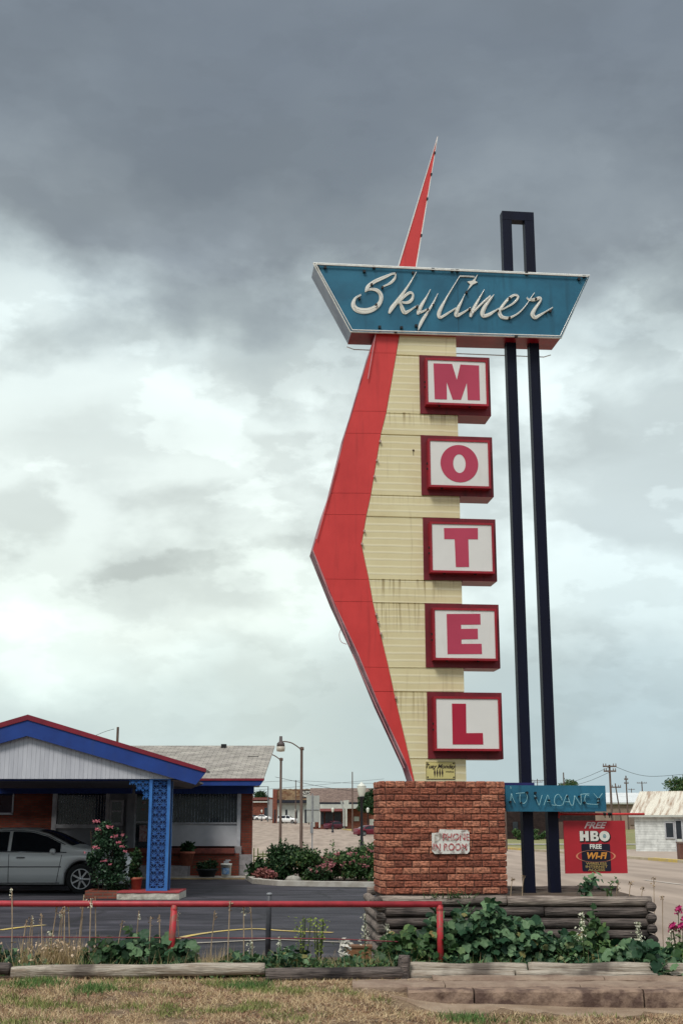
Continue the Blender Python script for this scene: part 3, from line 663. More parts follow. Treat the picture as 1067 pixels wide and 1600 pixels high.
# name board
TLc, TRc, BRc, BLc = S(489.5, 411.5, -.05), S(920.5, 431, -.05), S(876, 528.5, -.05), S(547.5, 519, -.05)
zt = (TLc[1] + TRc[1]) / 2; zb = (BRc[1] + BLc[1]) / 2
quad = [TLc, TRc, BRc, BLc]
bm = B(); prism(bm, [(x + (.012 if i in (0, 3) else -.012), z) for i, (x, z) in enumerate([(quad[0][0], quad[0][1]-.012), (quad[1][0], quad[1][1]-.012), quad[2], quad[3]])], -.035, D)
nb = obj('name_board', bm, M_SIDE, SG)
bm = B(); prism(bm, quad, -.05, -.036); obj('board_face', bm, M_TEAL, nb)
bm = B(); prism(bm, [(quad[3][0] + .01, quad[3][1] - .006), (quad[2][0] - .01, quad[2][1] - .006), (quad[2][0] - .012, quad[2][1] + .02), (quad[3][0] + .012, quad[3][1] + .02)], -.04, D + .005); obj('underside', bm, M_FRAME, nb)
q = [S(u, v, -.05) for u, v in ((714, 424), (714, 524))]; bm = B(); box(bm, q[0][0] - .003, q[0][0] + .003, -.0512, -.049, q[1][1], q[0][1]); obj('seam', bm, mat('teal_dark', (.008, .05, .09), .6), nb)
bm = B(); c4 = [(x, z) for x, z in quad]; inn = []
cxm = sum(p[0] for p in c4) / 4; czm = sum(p[1] for p in c4) / 4
for (x, z), (ox, oz) in zip(c4, ((.03, -.025), (-.03, -.025), (-.02, .02), (.02, .02))): inn.append((x + ox, z + oz))
for off_, rr_ in ((.062, .009), ):
    tube(bm, [(p[0], -.05 - .03, p[1]) for p in inn + [inn[0]]], rr_, 8)
tube(bm, [(p[0], -.058, p[1]) for p in c4 + [c4[0]]], .011, 6)
# thin tube hanging under the board's back edge
zz = zb - .05
tube(bm, [(quad[3][0] + .0, D + .03, zz), (quad[3][0] + .10, D + .03, zz - .035), (quad[2][0] - .12, D + .03, zz - .035), (quad[2][0] - .02, D + .03, zz)], .007, 6)
obj_each('neon_border', bm, M_NEON, nb)
bm = B()
for u, v in ((497, 418), (508, 418), (584, 418), (569, 424), (676, 421), (706, 423), (714, 423), (822, 427), (912, 432), (904, 436), (593, 511), (627, 512), (650, 509), (806, 526), (618, 519)):
    p = S(u, v, -.07); box(bm, p[0] - .018, p[0] + .018, -.085, -.05, p[1] - .016, p[1] + .016)
obj_each('tube_standoff', bm, M_BLK, nb)
# side door in the pale left end
e0, e1 = Vector((quad[0][0], 0, quad[0][1])), Vector((quad[3][0], 0, quad[3][1]))
def A_(x, y): return (540 + x / 6.276, 410 + y / 6.276)
def Bq(x, y): return (700 + x / 6.276, 415 + y / 6.276)
STROKES = [
 (A_, [(365,238,7),(400,222,16),(445,195,26),(480,155,24),(488,118,16),(455,112,18),(400,135,30),(330,165,36),(270,195,36),(215,240,34),(192,290,10)]),
 (A_, [(200,278,12),(250,262,26),(310,275,38),(345,320,40),(342,380,40),(300,435,48),(230,470,58),(160,475,62),(100,455,56),(75,410,44),(95,350,22),(150,320,12)]),
 (A_, [(690,100,5),(640,185,14),(570,290,26),(500,385,38),(450,450,42),(424,500,18)]),
 (A_, [(515,410,8),(545,365,22),(590,318,30),(635,295,26),(658,315,22),(650,360,30),(610,392,30),(545,392,16)]),
 (A_, [(535,395,18),(550,440,38),(575,490,40),(615,478,26),(660,450,14),(705,425,8)]),
 (A_, [(828,272,5),(790,340,16),(745,415,34),(715,480,40),(705,512,14)]), (A_, [(705,500,24),(745,485,22),(800,460,10)]),
 (A_, [(900,312,6),(855,400,18),(800,490,26),(750,570,34),(722,630,24),(710,668,3)]),
 (Bq, [(112,108,5),(50,205,10),(-20,320,16),(-75,425,36),(-92,480,40),(-82,510,26),(-40,490,24),(15,455,18),(72,420,10)]),
 (Bq, [(112,108,5),(190,110,4),(255,114,4)]),
 (Bq, [(160,286,5),(130,350,18),(95,420,36),(78,470,42),(85,490,36),(130,470,24),(180,440,14),(215,415,8)]),
 (Bq, [(350,242,5),(310,310,16),(260,400,32),(228,470,40),(216,506,16)]),
 (Bq, [(222,485,14),(270,430,20),(340,360,18),(410,298,14)]),
 (Bq, [(445,290,5),(405,335,28),(360,400,40),(335,460,44),(345,495,36),(400,480,34),(440,455,22),(490,425,8)]),
 (Bq, [(515,440,10),(570,410,14),(630,375,18),(675,330,22),(680,300,22),(645,290,22),(590,325,26),(535,390,28),(502,450,36),(520,500,38),(580,515,28),(640,495,18),(700,455,14),(760,390,9),(840,272,4)]),
 (Bq, [(765,318,4),(790,335,20),(840,335,36),(895,318,30),(905,340,20),(880,380,26),(845,430,34),(825,480,44),(850,510,38),(890,490,26),(950,455,14),(1020,415,8)]),
]
LETTERS = [(0, 1), (2, 3, 4), (5, 6, 7), (8, 9), (10,), (11, 12, 13), (14,), (15,)]
for grp in LETTERS:
  bm = B(); bn = B()
  for si in grp:
    fn, pts = STROKES[si]
    pp = []
    for x, y, w in pts:
        u, v = fn(x, y); p = S(u, v, -.06); pp.append((p[0], p[1], w / 6.276 / 127 * 1.06))
    cm = catmull(pp, 6); yo = -.058 - .0006 * si
    lft, rgt = [], []
    for i, p in enumerate(cm):
        a_ = cm[max(i-1, 0)]; b_ = cm[min(i+1, len(cm)-1)]; t = Vector((b_[0]-a_[0], b_[1]-a_[1])).normalized(); w = max(abs(p[2]), .004) / 2
        lft.append((p[0] - t.y * w, p[1] + t.x * w)); rgt.append((p[0] + t.y * w, p[1] - t.x * w))
    for i in range(len(cm) - 1):
        v4 = [bm.verts.new((q[0], yo, q[1])) for q in (lft[i], lft[i+1], rgt[i+1], rgt[i])]; bm.faces.new(v4)
        v5 = [bm.verts.new((q[0], -.0505, q[1])) for q in (lft[i], lft[i+1])]; bm.faces.new([v4[0], v4[1], v5[1], v5[0]])
        v5 = [bm.verts.new((q[0], -.0505, q[1])) for q in (rgt[i], rgt[i+1])]; bm.faces.new([v4[3], v4[2], v5[1], v5[0]])
    tube(bn, [(p[0], -.083, p[1]) for p in cm], .0052, 6)
  if 10 in grp:
    star = [Bq(*p) for p in ((290,85),(262,150),(288,165),(240,187),(185,248),(215,185),(185,158),(235,150))]
    prism(bm, [S(u, v, -.06) for u, v in star], -.068, -.051)
  bmesh.ops.remove_doubles(bm, verts=bm.verts, dist=1e-6)
  obj('script_letter', bm, M_WHITE, nb)
  obj('neon_tube', bn, M_NEON, nb, smooth=True)
bm = B()
for fn, x, y in ((A_,135,350),(A_,360,245),(A_,660,100),(A_,700,432),(A_,860,415),(A_,492,105),(A_,805,462),(Bq,180,262),(Bq,210,428),(Bq,490,440),(Bq,600,320),(Bq,600,512),(Bq,1000,445),(Bq,960,462),(Bq,858,325),(A_,300,415),(A_,255,215)):
    u, v = fn(x, y); p = S(u, v, -.08); s_ = .014 if (x + y) % 3 else .008; box(bm, p[0]-s_, p[0]+s_, -.09, -.052, p[1]-s_, p[1]+s_)
obj_each('tube_standoff', bm, mat('char_metal', (0.035, 0.025, 0.022), .7), nb)
# letter boxes
BOX = {'M': ((654.7, 555, 764.8, 558.6, 766.5, 650, 656.5, 645.7), (668.6, 562, 758.3, 566, 759.3, 631.5, 668, 628.5)),
       'O': ((657, 680, 768.5, 683, 771, 776, 658.7, 773.5), (671.7, 688.5, 762, 691.5, 763, 759.5, 672.6, 758)),
       'T': ((660, 808.7, 774, 811.6, 776, 908, 662.4, 906), (674.6, 819, 767.5, 820, 768.8, 891.8, 675.5, 892)),
       'E': ((663.3, 942.8, 778.4, 944.6, 781.6, 1044, 665.5, 1042.7), (678.8, 953.6, 771.6, 953.8, 774.2, 1028.8, 680.3, 1028)),
       'L': ((667, 1081.4, 783.3, 1082.3, 786.2, 1186, 668.3, 1185), (681.3, 1092, 777, 1092, 779.8, 1170, 681.9, 1169.5))}
LET = {'M': [(677, 567.6), (706, 568.5), (713.5, 593.5), (719, 569.5), (748, 571), (749.5, 625.5), (730.5, 625), (729, 598), (720, 624.5), (707, 624.3), (697.5, 596.8), (698, 624), (679, 623.5)],
       'T': [(693.3, 825), (746.2, 825), (746.4, 842.6), (731.3, 842.4), (732.5, 885.8), (712, 886), (710, 842.4), (693.8, 842.2)],
       'E': [(697.5, 959.3), (750, 959), (750.5, 975.8), (720, 976), (720.2, 982.5), (746, 982.3), (746.4, 998.5), (720.5, 999), (720.7, 1006), (752, 1005.8), (752.8, 1021.8), (699, 1022)],
       'L': [(705.7, 1099.3), (727.7, 1099.5), (728.3, 1145.5), (754, 1145.2), (754.8, 1163.3), (707, 1163.2)]}
FO = -0.13
for ch in 'MOTEL':
    ob, fb = BOX[ch]
    c0 = [S(ob[i], ob[i+1], -.012) for i in (0, 2, 4, 6)]
    x0 = (c0[0][0] + c0[3][0]) / 2; x1 = (c0[1][0] + c0[2][0]) / 2; z1 = (c0[0][1] + c0[1][1]) / 2; z0 = (c0[2][1] + c0[3][1]) / 2
    bm = B(); prism(bm, [(x0, z0), (x1, z0), (x1, z1), (x0, z1)], -.012, D - .02)
    bo = obj('letter_box', bm, M_MAROON, SG, bevel=.004)
    bm = B(); prism(bm, [(XR + .02, z0 - .004), (x1 - .004, z0 - .004), (x1 - .004, z0 + .01), (XR + .02, z0 + .01)], -.008, D - .024); obj('underside_panel', bm, M_FRAME, bo)
    f = [S(fb[i], fb[i+1], FO) for i in (0, 2, 4, 6)]
    fx0 = (f[0][0] + f[3][0]) / 2; fx1 = (f[1][0] + f[2][0]) / 2; fz1 = (f[0][1] + f[1][1]) / 2; fz0 = (f[2][1] + f[3][1]) / 2
    t = .028
    bm = B()
    for (a0, a1, b0, b1) in ((fx0 - t, fx1 + t, fz1, fz1 + t), (fx0 - t, fx1 + t, fz0 - t, fz0), (fx0 - t, fx0, fz0, fz1), (fx1, fx1 + t, fz0, fz1)):
        box(bm, a0, a1, FO - .006, -.012, b0, b1)
    fr = obj('face_frame', bm, M_FRAME, bo, bevel=.003)
    bm = B(); box(bm, fx0, fx1, FO + .004, FO + .02, fz0, fz1); ac = obj('white_face', bm, M_ACRYL, bo)
    bm = B()
    for k_ in (.2, .72): # catches and drain knobs
        box(bm, fx0 + (fx1-fx0)*k_ - .015, fx0 + (fx1-fx0)*k_ + .015, -.10, -.07, fz0 - t - .012, fz0 - t)
    for k_ in (.38, .5): box(bm, fx0 - t - .012, fx0 - t, -.10, -.07, fz0 + (fz1-fz0)*k_ - .012, fz0 + (fz1-fz0)*k_ + .012)
    obj_each('catch', bm, M_BLK, bo)
    bm = B()
    if ch == 'O':
        c = S(717.4, 724.3, FO); rx = S(746.8, 724.3, FO)[0] - c[0]; rz = (S(717.4, 695, FO)[1] - S(717.4, 753.4, FO)[1]) / 2
        ix = rx * .33; iz = rz * .50; n = 48; ro, ri = [], []
        for k in range(n):
            a = 2 * math.pi * k / n; ro.append(bm.verts.new((c[0] + rx * math.cos(a), FO + .001, c[1] + rz * math.sin(a)))); ri.append(bm.verts.new((c[0] + ix * math.cos(a), FO + .001, c[1] + iz * math.sin(a))))
        for k in range(n): bm.faces.new([ro[k], ro[(k+1) % n], ri[(k+1) % n], ri[k]])
    else: prism(bm, [S(u, v, FO) for u, v in LET[ch]], FO + .001, FO + .0035)
    obj('letter', bm, M_LRED if ch == 'L' else M_PINK, bo)
    if ch != 'O': pass
# twin poles behind the boxes
PO = .20; PW = .066
bm = B()
pl_, pr_ = S(796.5, 540, PO)[0], S(832, 540, PO)[0]; pl2, pr2 = S(826.5, 1395, PO)[0], S(866.5, 1395, PO)[0]
topz = S(806, 334, PO)[1]
plx, prx = (pl_ + pl2) / 2, (pr_ + pr2) / 2
for xx in (plx, prx):
    bmp = B(); box(bmp, xx - PW, xx + PW, PO - PW, PO + PW, -.05, topz - (0.132)); obj('pole', bmp, M_NAVY, SG, bevel=.012)
bmp = B(); box(bmp, plx - PW, prx + PW, PO - PW - .002, PO + PW + .002, topz - .13, topz); obj('cross_cap', bmp, M_NAVY, SG, bevel=.008)
# ================================================================ BRICK PILLAR
PILLAR_LOC = O
PB = thing('brick_pillar', 'rock-faced red brick pillar with rounded left end carrying the motel sign', 'brick pillar', O, PHI)
fy, by = -.26, .50
pxl, pxr = S(595.5, 1300, fy)[0], S(789.5, 1300, fy)[0]
ptop = S(690, 1221, fy)[1]
rr_ = .11
path = [(pxr, by), (pxr, fy)]
path = []
def add_line(a, b, n=12):
    for i in range(n): path.append((a[0] + (b[0]-a[0]) * i / n, a[1] + (b[1]-a[1]) * i / n))
add_line((pxr, by), (pxr, fy), 20); add_line((pxr, fy), (pxl + rr_, fy), 30)
for i in range(10):
    a = -math.pi/2 - math.pi/2 * i / 10; path.append((pxl + rr_ + rr_ * math.cos(a), fy + rr_ + rr_ * math.sin(a)))
add_line((pxl, fy + rr_), (pxl, by - rr_), 8)
for i in range(10):
    a = math.pi - math.pi/2 * i / 10; path.append((pxl + rr_ + rr_ * math.cos(a), by - rr_ + rr_ * math.sin(a)))
add_line((pxl + rr_, by), (pxr, by), 20)
bm = B(); cxp = (pxl + pxr) / 2; cyp = (fy + by) / 2
def inset(p, d): # towards the centre
    v = Vector((cxp - p[0], cyp - p[1])); s = 1 - d / v.length; return (cxp - v.x * s, cyp - v.y * s)
vprism(bm, [inset(p, .016) for p in reversed(path)], -.05, ptop - .004)
obj('mortar', bm, mat('mortar', (.065, .045, .04), .95, c2=(.03, .022, .02), scale=20), PB)
Pn = np.array(path + [path[0]]); seg = np.hypot(*np.diff(Pn, axis=0).T); cum = np.concatenate([[0], np.cumsum(seg)]); TOT = cum[-1]
def along(s):
    s = s % TOT; i = min(len(cum) - 2, int(np.searchsorted(cum, s, 'right') - 1)); t = (s - cum[i]) / seg[i]
    p = Pn[i] + (Pn[i+1] - Pn[i]) * t; d = (Pn[i+1] - Pn[i]) / seg[i]
    return p, np.array([d[1], -d[0]])
# path runs clockwise seen from above: outward normal is (-dy, dx) or its opposite; fix once
_p, _n = along(.1); SGN = 1.0 if (_n[0] * (_p[0] - cxp) + _n[1] * (_p[1] - cyp)) > 0 else -1.0
from mathutils import noise as mn
bm = B()
def brick(s0, s1, z0, z1, corner_split=True):
    nx, nz = max(2, int((s1 - s0) / .016)), 6; tone = random.random() * 50; g = []
    proud = random.uniform(-.002, .006)
    for j in range(nz + 1):
        row = []
        for i in range(nx + 1):
            s = s0 + (s1 - s0) * i / nx; p, n = along(s); n = n * SGN; z = z0 + (z1 - z0) * j / nz
            edge = (i in (0, nx)) or (j in (0, nz))
            dsp = -.004 if edge else (.003 + proud * .6 + .007 * mn.noise(Vector((s * 16 + tone, z * 110, tone))) + random.uniform(-.002, .002))
            if not edge and (i in (1, nx-1)): dsp -= .001
            row.append(bm.verts.new((p[0] + n[0] * dsp, p[1] + n[1] * dsp, z)))
        g.append(row)
    for j in range(nz):
        for i in range(nx): bm.faces.new([g[j][i], g[j][i+1], g[j+1][i+1], g[j+1][i]])
NC = 17; ch_ = (ptop + .0) / NC
for c in range(NC - 1):
    nb_ = int(round(TOT / .212)); bl_ = TOT / nb_; o_ = (c % 2) * bl_ * .5 + random.uniform(-.01, .01)
    for i in range(nb_):
        s0 = i * bl_ + o_ + .004; s1 = (i + 1) * bl_ + o_ - .004
        if random.random() < .08: m_ = (s0 + s1) / 2; brick(s0, m_ - .004, c * ch_ + .004, (c+1) * ch_ - .004); brick(m_ + .004, s1, c * ch_ + .004, (c+1) * ch_ - .004)
        else: brick(s0, s1, c * ch_ + .004 + random.uniform(-.001, .001), (c + 1) * ch_ - .004)
nb_ = int(round(TOT / .125)); bl_ = TOT / nb_
for i in range(nb_): brick(i * bl_ + .003, (i+1) * bl_ - .004, (NC-1) * ch_ + .004, NC * ch_ + random.uniform(0, .006))
M_ROCKB = mat_island('rock_brick', (0.19, 0.068, 0.047), (0.46, 0.20, 0.13), .9, bump=.9, c3=(0.33, 0.115, 0.074))
obj('brick_courses', bm, M_ROCKB, PB)
# worn enamel plate on the pillar
a, b = S(674.5, 1297, fy - .03), S(733.5, 1334, fy - .03)
PLT = thing('enamel_plate', 'worn white plate with red phone in room lettering fixed on the brick pillar', 'sign', O + wv * ((a[0]+b[0])/2) + nv * (fy - .03) + Vector((0, 0, (a[1]+b[1])/2)), PHI)
w_, h_ = (b[0]-a[0]) / 2, (a[1]-b[1]) / 2
bm = B(); prism(bm, [(-w_ + .03, -h_), (w_ - .03, -h_), (w_, -h_ + .03), (w_, h_ - .02), (w_ - .02, h_), (-w_ + .1, h_ + .01), (-w_ + .08, h_ - .03), (-w_, h_ - .035), (-w_, -h_ + .03)], 0, .03)
obj('panel', bm, mat('enamel', (.72, .72, .68), .5, c2=(.26, .21, .19), scale=9, lo=.40, hi=.50, detail=12), PLT, bevel=.004)
M_WORNRED = mat('worn_red_text', (.40, .06, .07), .6, c2=(.55, .46, .43), scale=26, lo=.44, hi=.52)
text('lettering', 'PHONE', .115, M_WORNRED, PLT, (.065, -.003, .052), off=.002, sx=.86)
text('lettering', 'IN ROOM', .115, M_WORNRED, PLT, (-.01, -.003, -.063), off=.002, sx=.84)
text('lettering', 'D', .11, mat('ghost_text', (.55, .5, .44), .6), PLT, (-.165, -.002, .045), off=.001)
# ================================================================ VACANCY SIGN
VO = -.02
a, b = S(789, 1227, VO), S(947, 1268, VO)
VZ = b[1]; VX = a[0]
vs_ = thing('vacancy_sign', 'long teal box sign with broken white tube lettering fixed across the twin poles', 'sign', O + wv * a[0] + nv * VO + Vector((0, 0, b[1])), PHI)
vw, vh = b[0] - a[0], a[1] - b[1]
bm = B(); box(bm, 0, vw, 0, .15, 0, vh); obj('sign_box', bm, M_TEAL, vs_, bevel=.004)
bm = B()
VL = [[(78,88),(80,112)], [(76,236),(85,158),(100,205),(122,250)], [(128,158),(150,154),(215,150)], [(170,165),(168,195),(172,240),(205,254),(232,228),(240,185),(228,156)],
      [(312,175),(335,220),(355,272),(368,230),(385,172)], [(402,274),(422,220),(440,172),(455,210),(470,240)], [(432,236),(465,236)],
      [(572,200),(548,165),(518,180),(505,225),(515,262),(545,276),(578,270)], [(480,268),(520,274)], [(572,190),(582,225)], [(585,274),(605,220),(622,178),(636,176),(650,225),(668,268),(690,270)], [(612,238),(658,238)],
      [(690,270),(700,215),(705,180),(735,225),(764,266),(768,220),(765,165)], [(765,165),(810,160),(850,162)], [(845,180),(815,170),(803,215),(822,254),(880,262),(935,262)], [(890,156),(912,180),(935,205)], [(975,156),(950,190),(935,215),(932,262)]]
for s in VL:
    pts = []
    for x, y in s:
        p = S(785 + x / 6.276, 1215 + y / 6.276, VO - .035); pts.append((p[0] - VX, -.035, p[1] - VZ))
    tube(bm, catmull(pts, 5), .0045, 6)
obj('neon_letters', bm, mat('dull_tube', (.34, .58, .62), .25, c2=(.20, .42, .48), scale=10), vs_, smooth=True)
bm = B()
for x, y, s_ in ((237,148,.016),(75,238,.014),(320,150,.014),(322,200,.013),(455,222,.011),(632,180,.011),(750,185,.012),(800,245,.013),(940,210,.014),(935,245,.012),(180,245,.01)):
    p = S(785 + x / 6.276, 1215 + y / 6.276, VO - .03); tube(bm, [(p[0] - VX, .0, p[1] - VZ), (p[0] - VX, -.05, p[1] - VZ)], s_, 8)
obj_each('tube_standoff', bm, M_BLK, vs_)
bm = B(); q = S(790, 1222, .12)
box(bm, 0.0, .40, .12, .17, vh, vh + .035); obj('conduit_tray', bm, mat('deep_blue', (.02, .02, .12), .5), vs_)
# red bracket bar and hanging board
HO = .20
a, b = S(868, 1272, HO), S(1006, 1272, HO)
bar = thing('bracket_bar', 'thin red pipe bracket jutting right from the poles above the red board', 'bracket', O + wv * (prx + PW) + nv * HO + Vector((0, 0, a[1])), PHI)
L_ = b[0] - prx - PW
bm = B(); tube(bm, [(0, 0, 0), (L_, 0, 0)], .015, 10); obj('pipe', bm, M_RED, bar, smooth=True)
bm = B(); box(bm, -.002, .02, -.05, .05, -.05, .05); obj('flange', bm, M_RED, bar)
for u, rad in ((944, .006), (951, .008), (953.5, .006)):
    p = S(u, 1272, HO)[0] - prx - PW
    bm = B(); tube(bm, [(p, 0, .02), (p + .004, 0, -.045)], rad, 6); tube(bm, [(p - .02, 0, .0), (p + .015, 0, .0)], .019, 10); obj('chain', bm, M_BLK, bar)
BO = .12
a = S(880.5, 1281.5, BO); b = S(977, 1283, BO); c = S(979, 1365.5, BO); d = S(882, 1364, BO)
hx0, hx1 = (a[0] + d[0]) / 2, (b[0] + c[0]) / 2; hz1 = (a[1] + b[1]) / 2; hz0 = (c[1] + d[1]) / 2
hb = thing('hanging_board', 'square red board advertising free tv and wireless internet hung beside the poles', 'sign', O + wv * hx0 + nv * BO + Vector((0, 0, hz0)), PHI)
hw, hh = hx1 - hx0, hz1 - hz0
HP = lambda x, y: ((x - 95) / (1005 - 95) * hw, hh - (y - 55) / (830 - 55) * hh)   # from the measured face to metres on the board
bm = B(); box(bm, 0, hw, 0, .02, 0, hh); obj('panel', bm, mat('board_red', (.46, .022, .035), .5, c2=(.38, .018, .028), scale=2), hb, bevel=.002)
bm = B(); p0, p1 = HP(342, 398), HP(765, 800); r_ = .02
pts = []
for (cx, cz, a0) in ((p1[0]-r_, p0[1]-r_, 0), (p0[0]+r_, p0[1]-r_, 90), (p0[0]+r_, p1[1]+r_, 180), (p1[0]-r_, p1[1]+r_, 270)):
    for k in range(5): a_ = R(a0 + k * 22.5); pts.append((cx + r_ * math.cos(a_), cz + r_ * math.sin(a_)))
prism(bm, list(reversed(pts)), -.002, .0); obj('dark_patch', bm, mat('board_navy', (.008, .008, .025), .5), hb)
M_BW = mat('board_white', (.78, .78, .74), .5, c2=(.66, .66, .6), scale=20); M_OR = mat('board_orange', (.75, .32, .06), .5); M_GOLD = mat('board_gold', (.42, .30, .11), .5)
def ht(body, x, y, size, m, **k):
    p = HP(x, y); return text('lettering', body, size, m, hb, (p[0], -.004 - k.pop('dy', 0), p[1]), **k)
k1 = hw / 910
ht('FREE', 540, 128, 100 * k1 * 1.22, mat('board_pink', (.72, .55, .55), .5), shear=.45, off=.003, sx=1.18, ext=.001)
def fill_loops(name, loops, m, parent, y, ext=.0008, dx=0, dz=0):
    cu = bpy.data.curves.new(name, 'CURVE'); cu.dimensions = '2D'; cu.fill_mode = 'BOTH'; cu.extrude = ext
    for lp in loops:
        sp_ = cu.splines.new('POLY'); sp_.points.add(len(lp) - 1); sp_.use_cyclic_u = True
        for i, (x_, z_) in enumerate(lp): sp_.points[i].co = (x_ + dx, z_ + dz, 0, 1)
    o_ = bpy.data.objects.new(name, cu); COL.objects.link(o_); dg = bpy.context.evaluated_depsgraph_get(); me = bpy.data.meshes.new_from_object(o_.evaluated_get(dg))
    bpy.data.objects.remove(o_); bpy.data.curves.remove(cu); me.materials.clear(); o2 = link(name, me, m, parent); o2.location = (0, y, 0); o2.rotation_euler = (R(90), 0, 0); return o2
def hl_(pts): return [HP(x_, y_) for x_, y_ in pts]
def arc(cx_, cy_, rx_, ry_, a0, a1, n_=10): return [(cx_ + rx_ * math.cos(R(a0 + (a1 - a0) * i / n_)), cy_ - ry_ * math.sin(R(a0 + (a1 - a0) * i / n_))) for i in range(n_ + 1)]
def grow(g_):
    H_ = [hl_([(325-g_,208-g_),(375+g_,208-g_),(375+g_,257-g_),(405-g_,257-g_),(405-g_,208-g_),(455+g_,208-g_),(455+g_,355+g_),(405-g_,355+g_),(405-g_,303+g_),(375+g_,303+g_),(375+g_,355+g_),(325-g_,355+g_)])]
    B_ = [hl_([(480-g_,208-g_)] + arc(556,246,38+g_,38+g_,90,-62) + arc(560,316,44+g_,39+g_,62,-90) + [(480-g_,355+g_)])]
    O_ = [hl_(arc(688,284,76+g_,76+g_,0,360,40)[:-1])]
    if g_ < 1:
        B_ += [hl_([(528,240)] + arc(548,252,12,12,90,-90,6) + [(528,264)]), hl_([(528,296)] + arc(550,311,15,15,90,-90,6) + [(528,326)])]
    return H_, B_, O_
for g_, m_, y_, d_ in ((9, M_BLK, -.0035, (9, 8)), (0, M_BW, -.0065, (0, 0))):
    for lp in grow(g_): fill_loops('lettering', lp, m_, hb, y_, dx=d_[0] * k1, dz=-d_[1] * k1)
bm = B(); p = HP(688, 284); q = Vector((p[0], -.0085, p[1]))
for r1, r2, yy, mi in ((.021, .0, -.0090, 0), (.0135, .0, -.0098, 1), (.009, .0, -.0106, 0)):
    n = 20; vs = [bm.verts.new((q.x + r1 * math.cos(2*math.pi*k/n), yy, q.z + r1 * 1.1 * math.sin(2*math.pi*k/n))) for k in range(n)]; f = bm.faces.new(vs); f.material_index = mi
obj('emblem', bm, [mat('emblem_teal', (.03, .22, .28), .5), M_BW], hb)
ht('FREE', 550, 440, 68 * k1 * 1.25, M_BW, off=.0025)
ht('WI-FI', 550, 575, 98 * k1 * 1.22, M_OR, shear=.25, off=.004, sx=1.05)
for i, w in enumerate(('WIRELESS', 'INTERNET', 'ACCESS')): ht(w, 550, 688 + i * 45, 36 * k1 * 1.3, M_GOLD, sx=1.5, off=.0008)
bm = B(); cc = HP(548, 577); n = 56
ro, ri = [], []
for k in range(n):
    a_ = 2 * math.pi * k / n; rx_, rz_ = 292 * k1, 84 * k1; wd = .004 + .020 * abs(math.cos(a_)) ** 5
    ro.append(bm.verts.new((cc[0] + rx_ * math.cos(a_), -.0035, cc[1] + rz_ * math.sin(a_)))); ri.append(bm.verts.new((cc[0] + (rx_ - wd) * math.cos(a_), -.0035, cc[1] + (rz_ - wd * .6) * math.sin(a_))))
for k in range(n): bm.faces.new([ro[k], ro[(k+1) % n], ri[(k+1) % n], ri[k]])
obj('oval_ring', bm, mat('ring_orange', (.70, .20, .10), .5, c2=(.6, .3, .2), scale=6), hb)
# ================================================================ LOG PLANTER
def log_mesh(bm, a, b, r, seg=14, n=16, wob=.006, sag=0.0, taper=0.0):
    a, b = Vector(a), Vector(b); t = (b - a).normalized(); up = Vector((0, 0, 1)) if abs(t.z) < .8 else Vector((1, 0, 0)); s = t.cross(up).normalized(); q = s.cross(t); sd_ = random.random() * 90
    rings = []
    for i in range(n + 1):
        f = i / n; c = a.lerp(b, f) + q * (-sag * math.sin(math.pi * f)); R_ = r * (1 - taper * f); rg = []
        for k in range(seg):
            th = 2 * math.pi * k / seg; rad = R_ + wob * mn.noise(Vector((f * (b-a).length * 2 + sd_, math.cos(th) * 1.5, math.sin(th) * 1.5))) * 1.6 + wob * .5 * mn.noise(Vector((f * 4 + sd_, k * 3.1, 2)))
            if i in (0, n): rad *= .93
            rg.append(bm.verts.new(c + s * math.cos(th) * rad + q * math.sin(th) * rad))
        rings.append(rg)
    for x, y in zip(rings, rings[1:]):
        for k in range(seg): bm.faces.new([x[k], x[(k+1) % seg], y[(k+1) % seg], y[k]])
    bm.faces.new(list(reversed(rings[0]))); bm.faces.new(rings[-1])
def mat_log(name, c, c2, dk):
    m = mat(name, c, .95, c2=c2, scale=6, stretch=(.5, 12, 12), bump=1.0, bscale=10, lo=.36, hi=.6, detail=12)
    N = m.node_tree.nodes; L = m.node_tree.links; b = N['Principled BSDF']; base = b.inputs['Base Color'].links[0].from_socket
    tc = [n for n in N if n.type == 'TEX_COORD'][0]
    n = N.new('ShaderNodeTexNoise'); n.inputs['Scale'].default_value = 2.2; n.inputs['Detail'].default_value = 8; L.new(tc.outputs['Object'], n.inputs['Vector'])
    k = N.new('ShaderNodeMapRange'); L.new(n.outputs['Fac'], k.inputs[0]); k.inputs[1].default_value = .50; k.inputs[2].default_value = .68; k.inputs[4].default_value = .85
    mx = N.new('ShaderNodeMix'); mx.data_type = 'RGBA'; L.new(k.outputs[0], mx.inputs[0]); L.new(base, mx.inputs[6]); mx.inputs[7].default_value = tuple(dk) + (1,); L.new(mx.outputs[2], b.inputs['Base Color'])
    return m
M_LOG = mat_log('weathered_log', (.42, .35, .30), (.08, .06, .055), (.025, .02, .022))
M_LOGD = mat_log('dark_log', (.19, .155, .14), (.030, .024, .023), (.012, .010, .012))
M_LOGP = mat_log('pale_timber', (.50, .45, .38), (.28, .22, .17), (.09, .07, .06))
PLx0, PLx1 = X(592, 14.6, 1400), X(1016, 14.6, 1400)
PR = thing('log_planter', 'raised bed walled with stacked weathered round logs under the brick pillar and poles', 'log planter', ((PLx0 + PLx1) / 2, 14.6, 0))
cxp_ = (PLx0 + PLx1) / 2; hl = (PLx1 - PLx0) / 2
lz = [.665, .548, .43, .31, .192, .075]
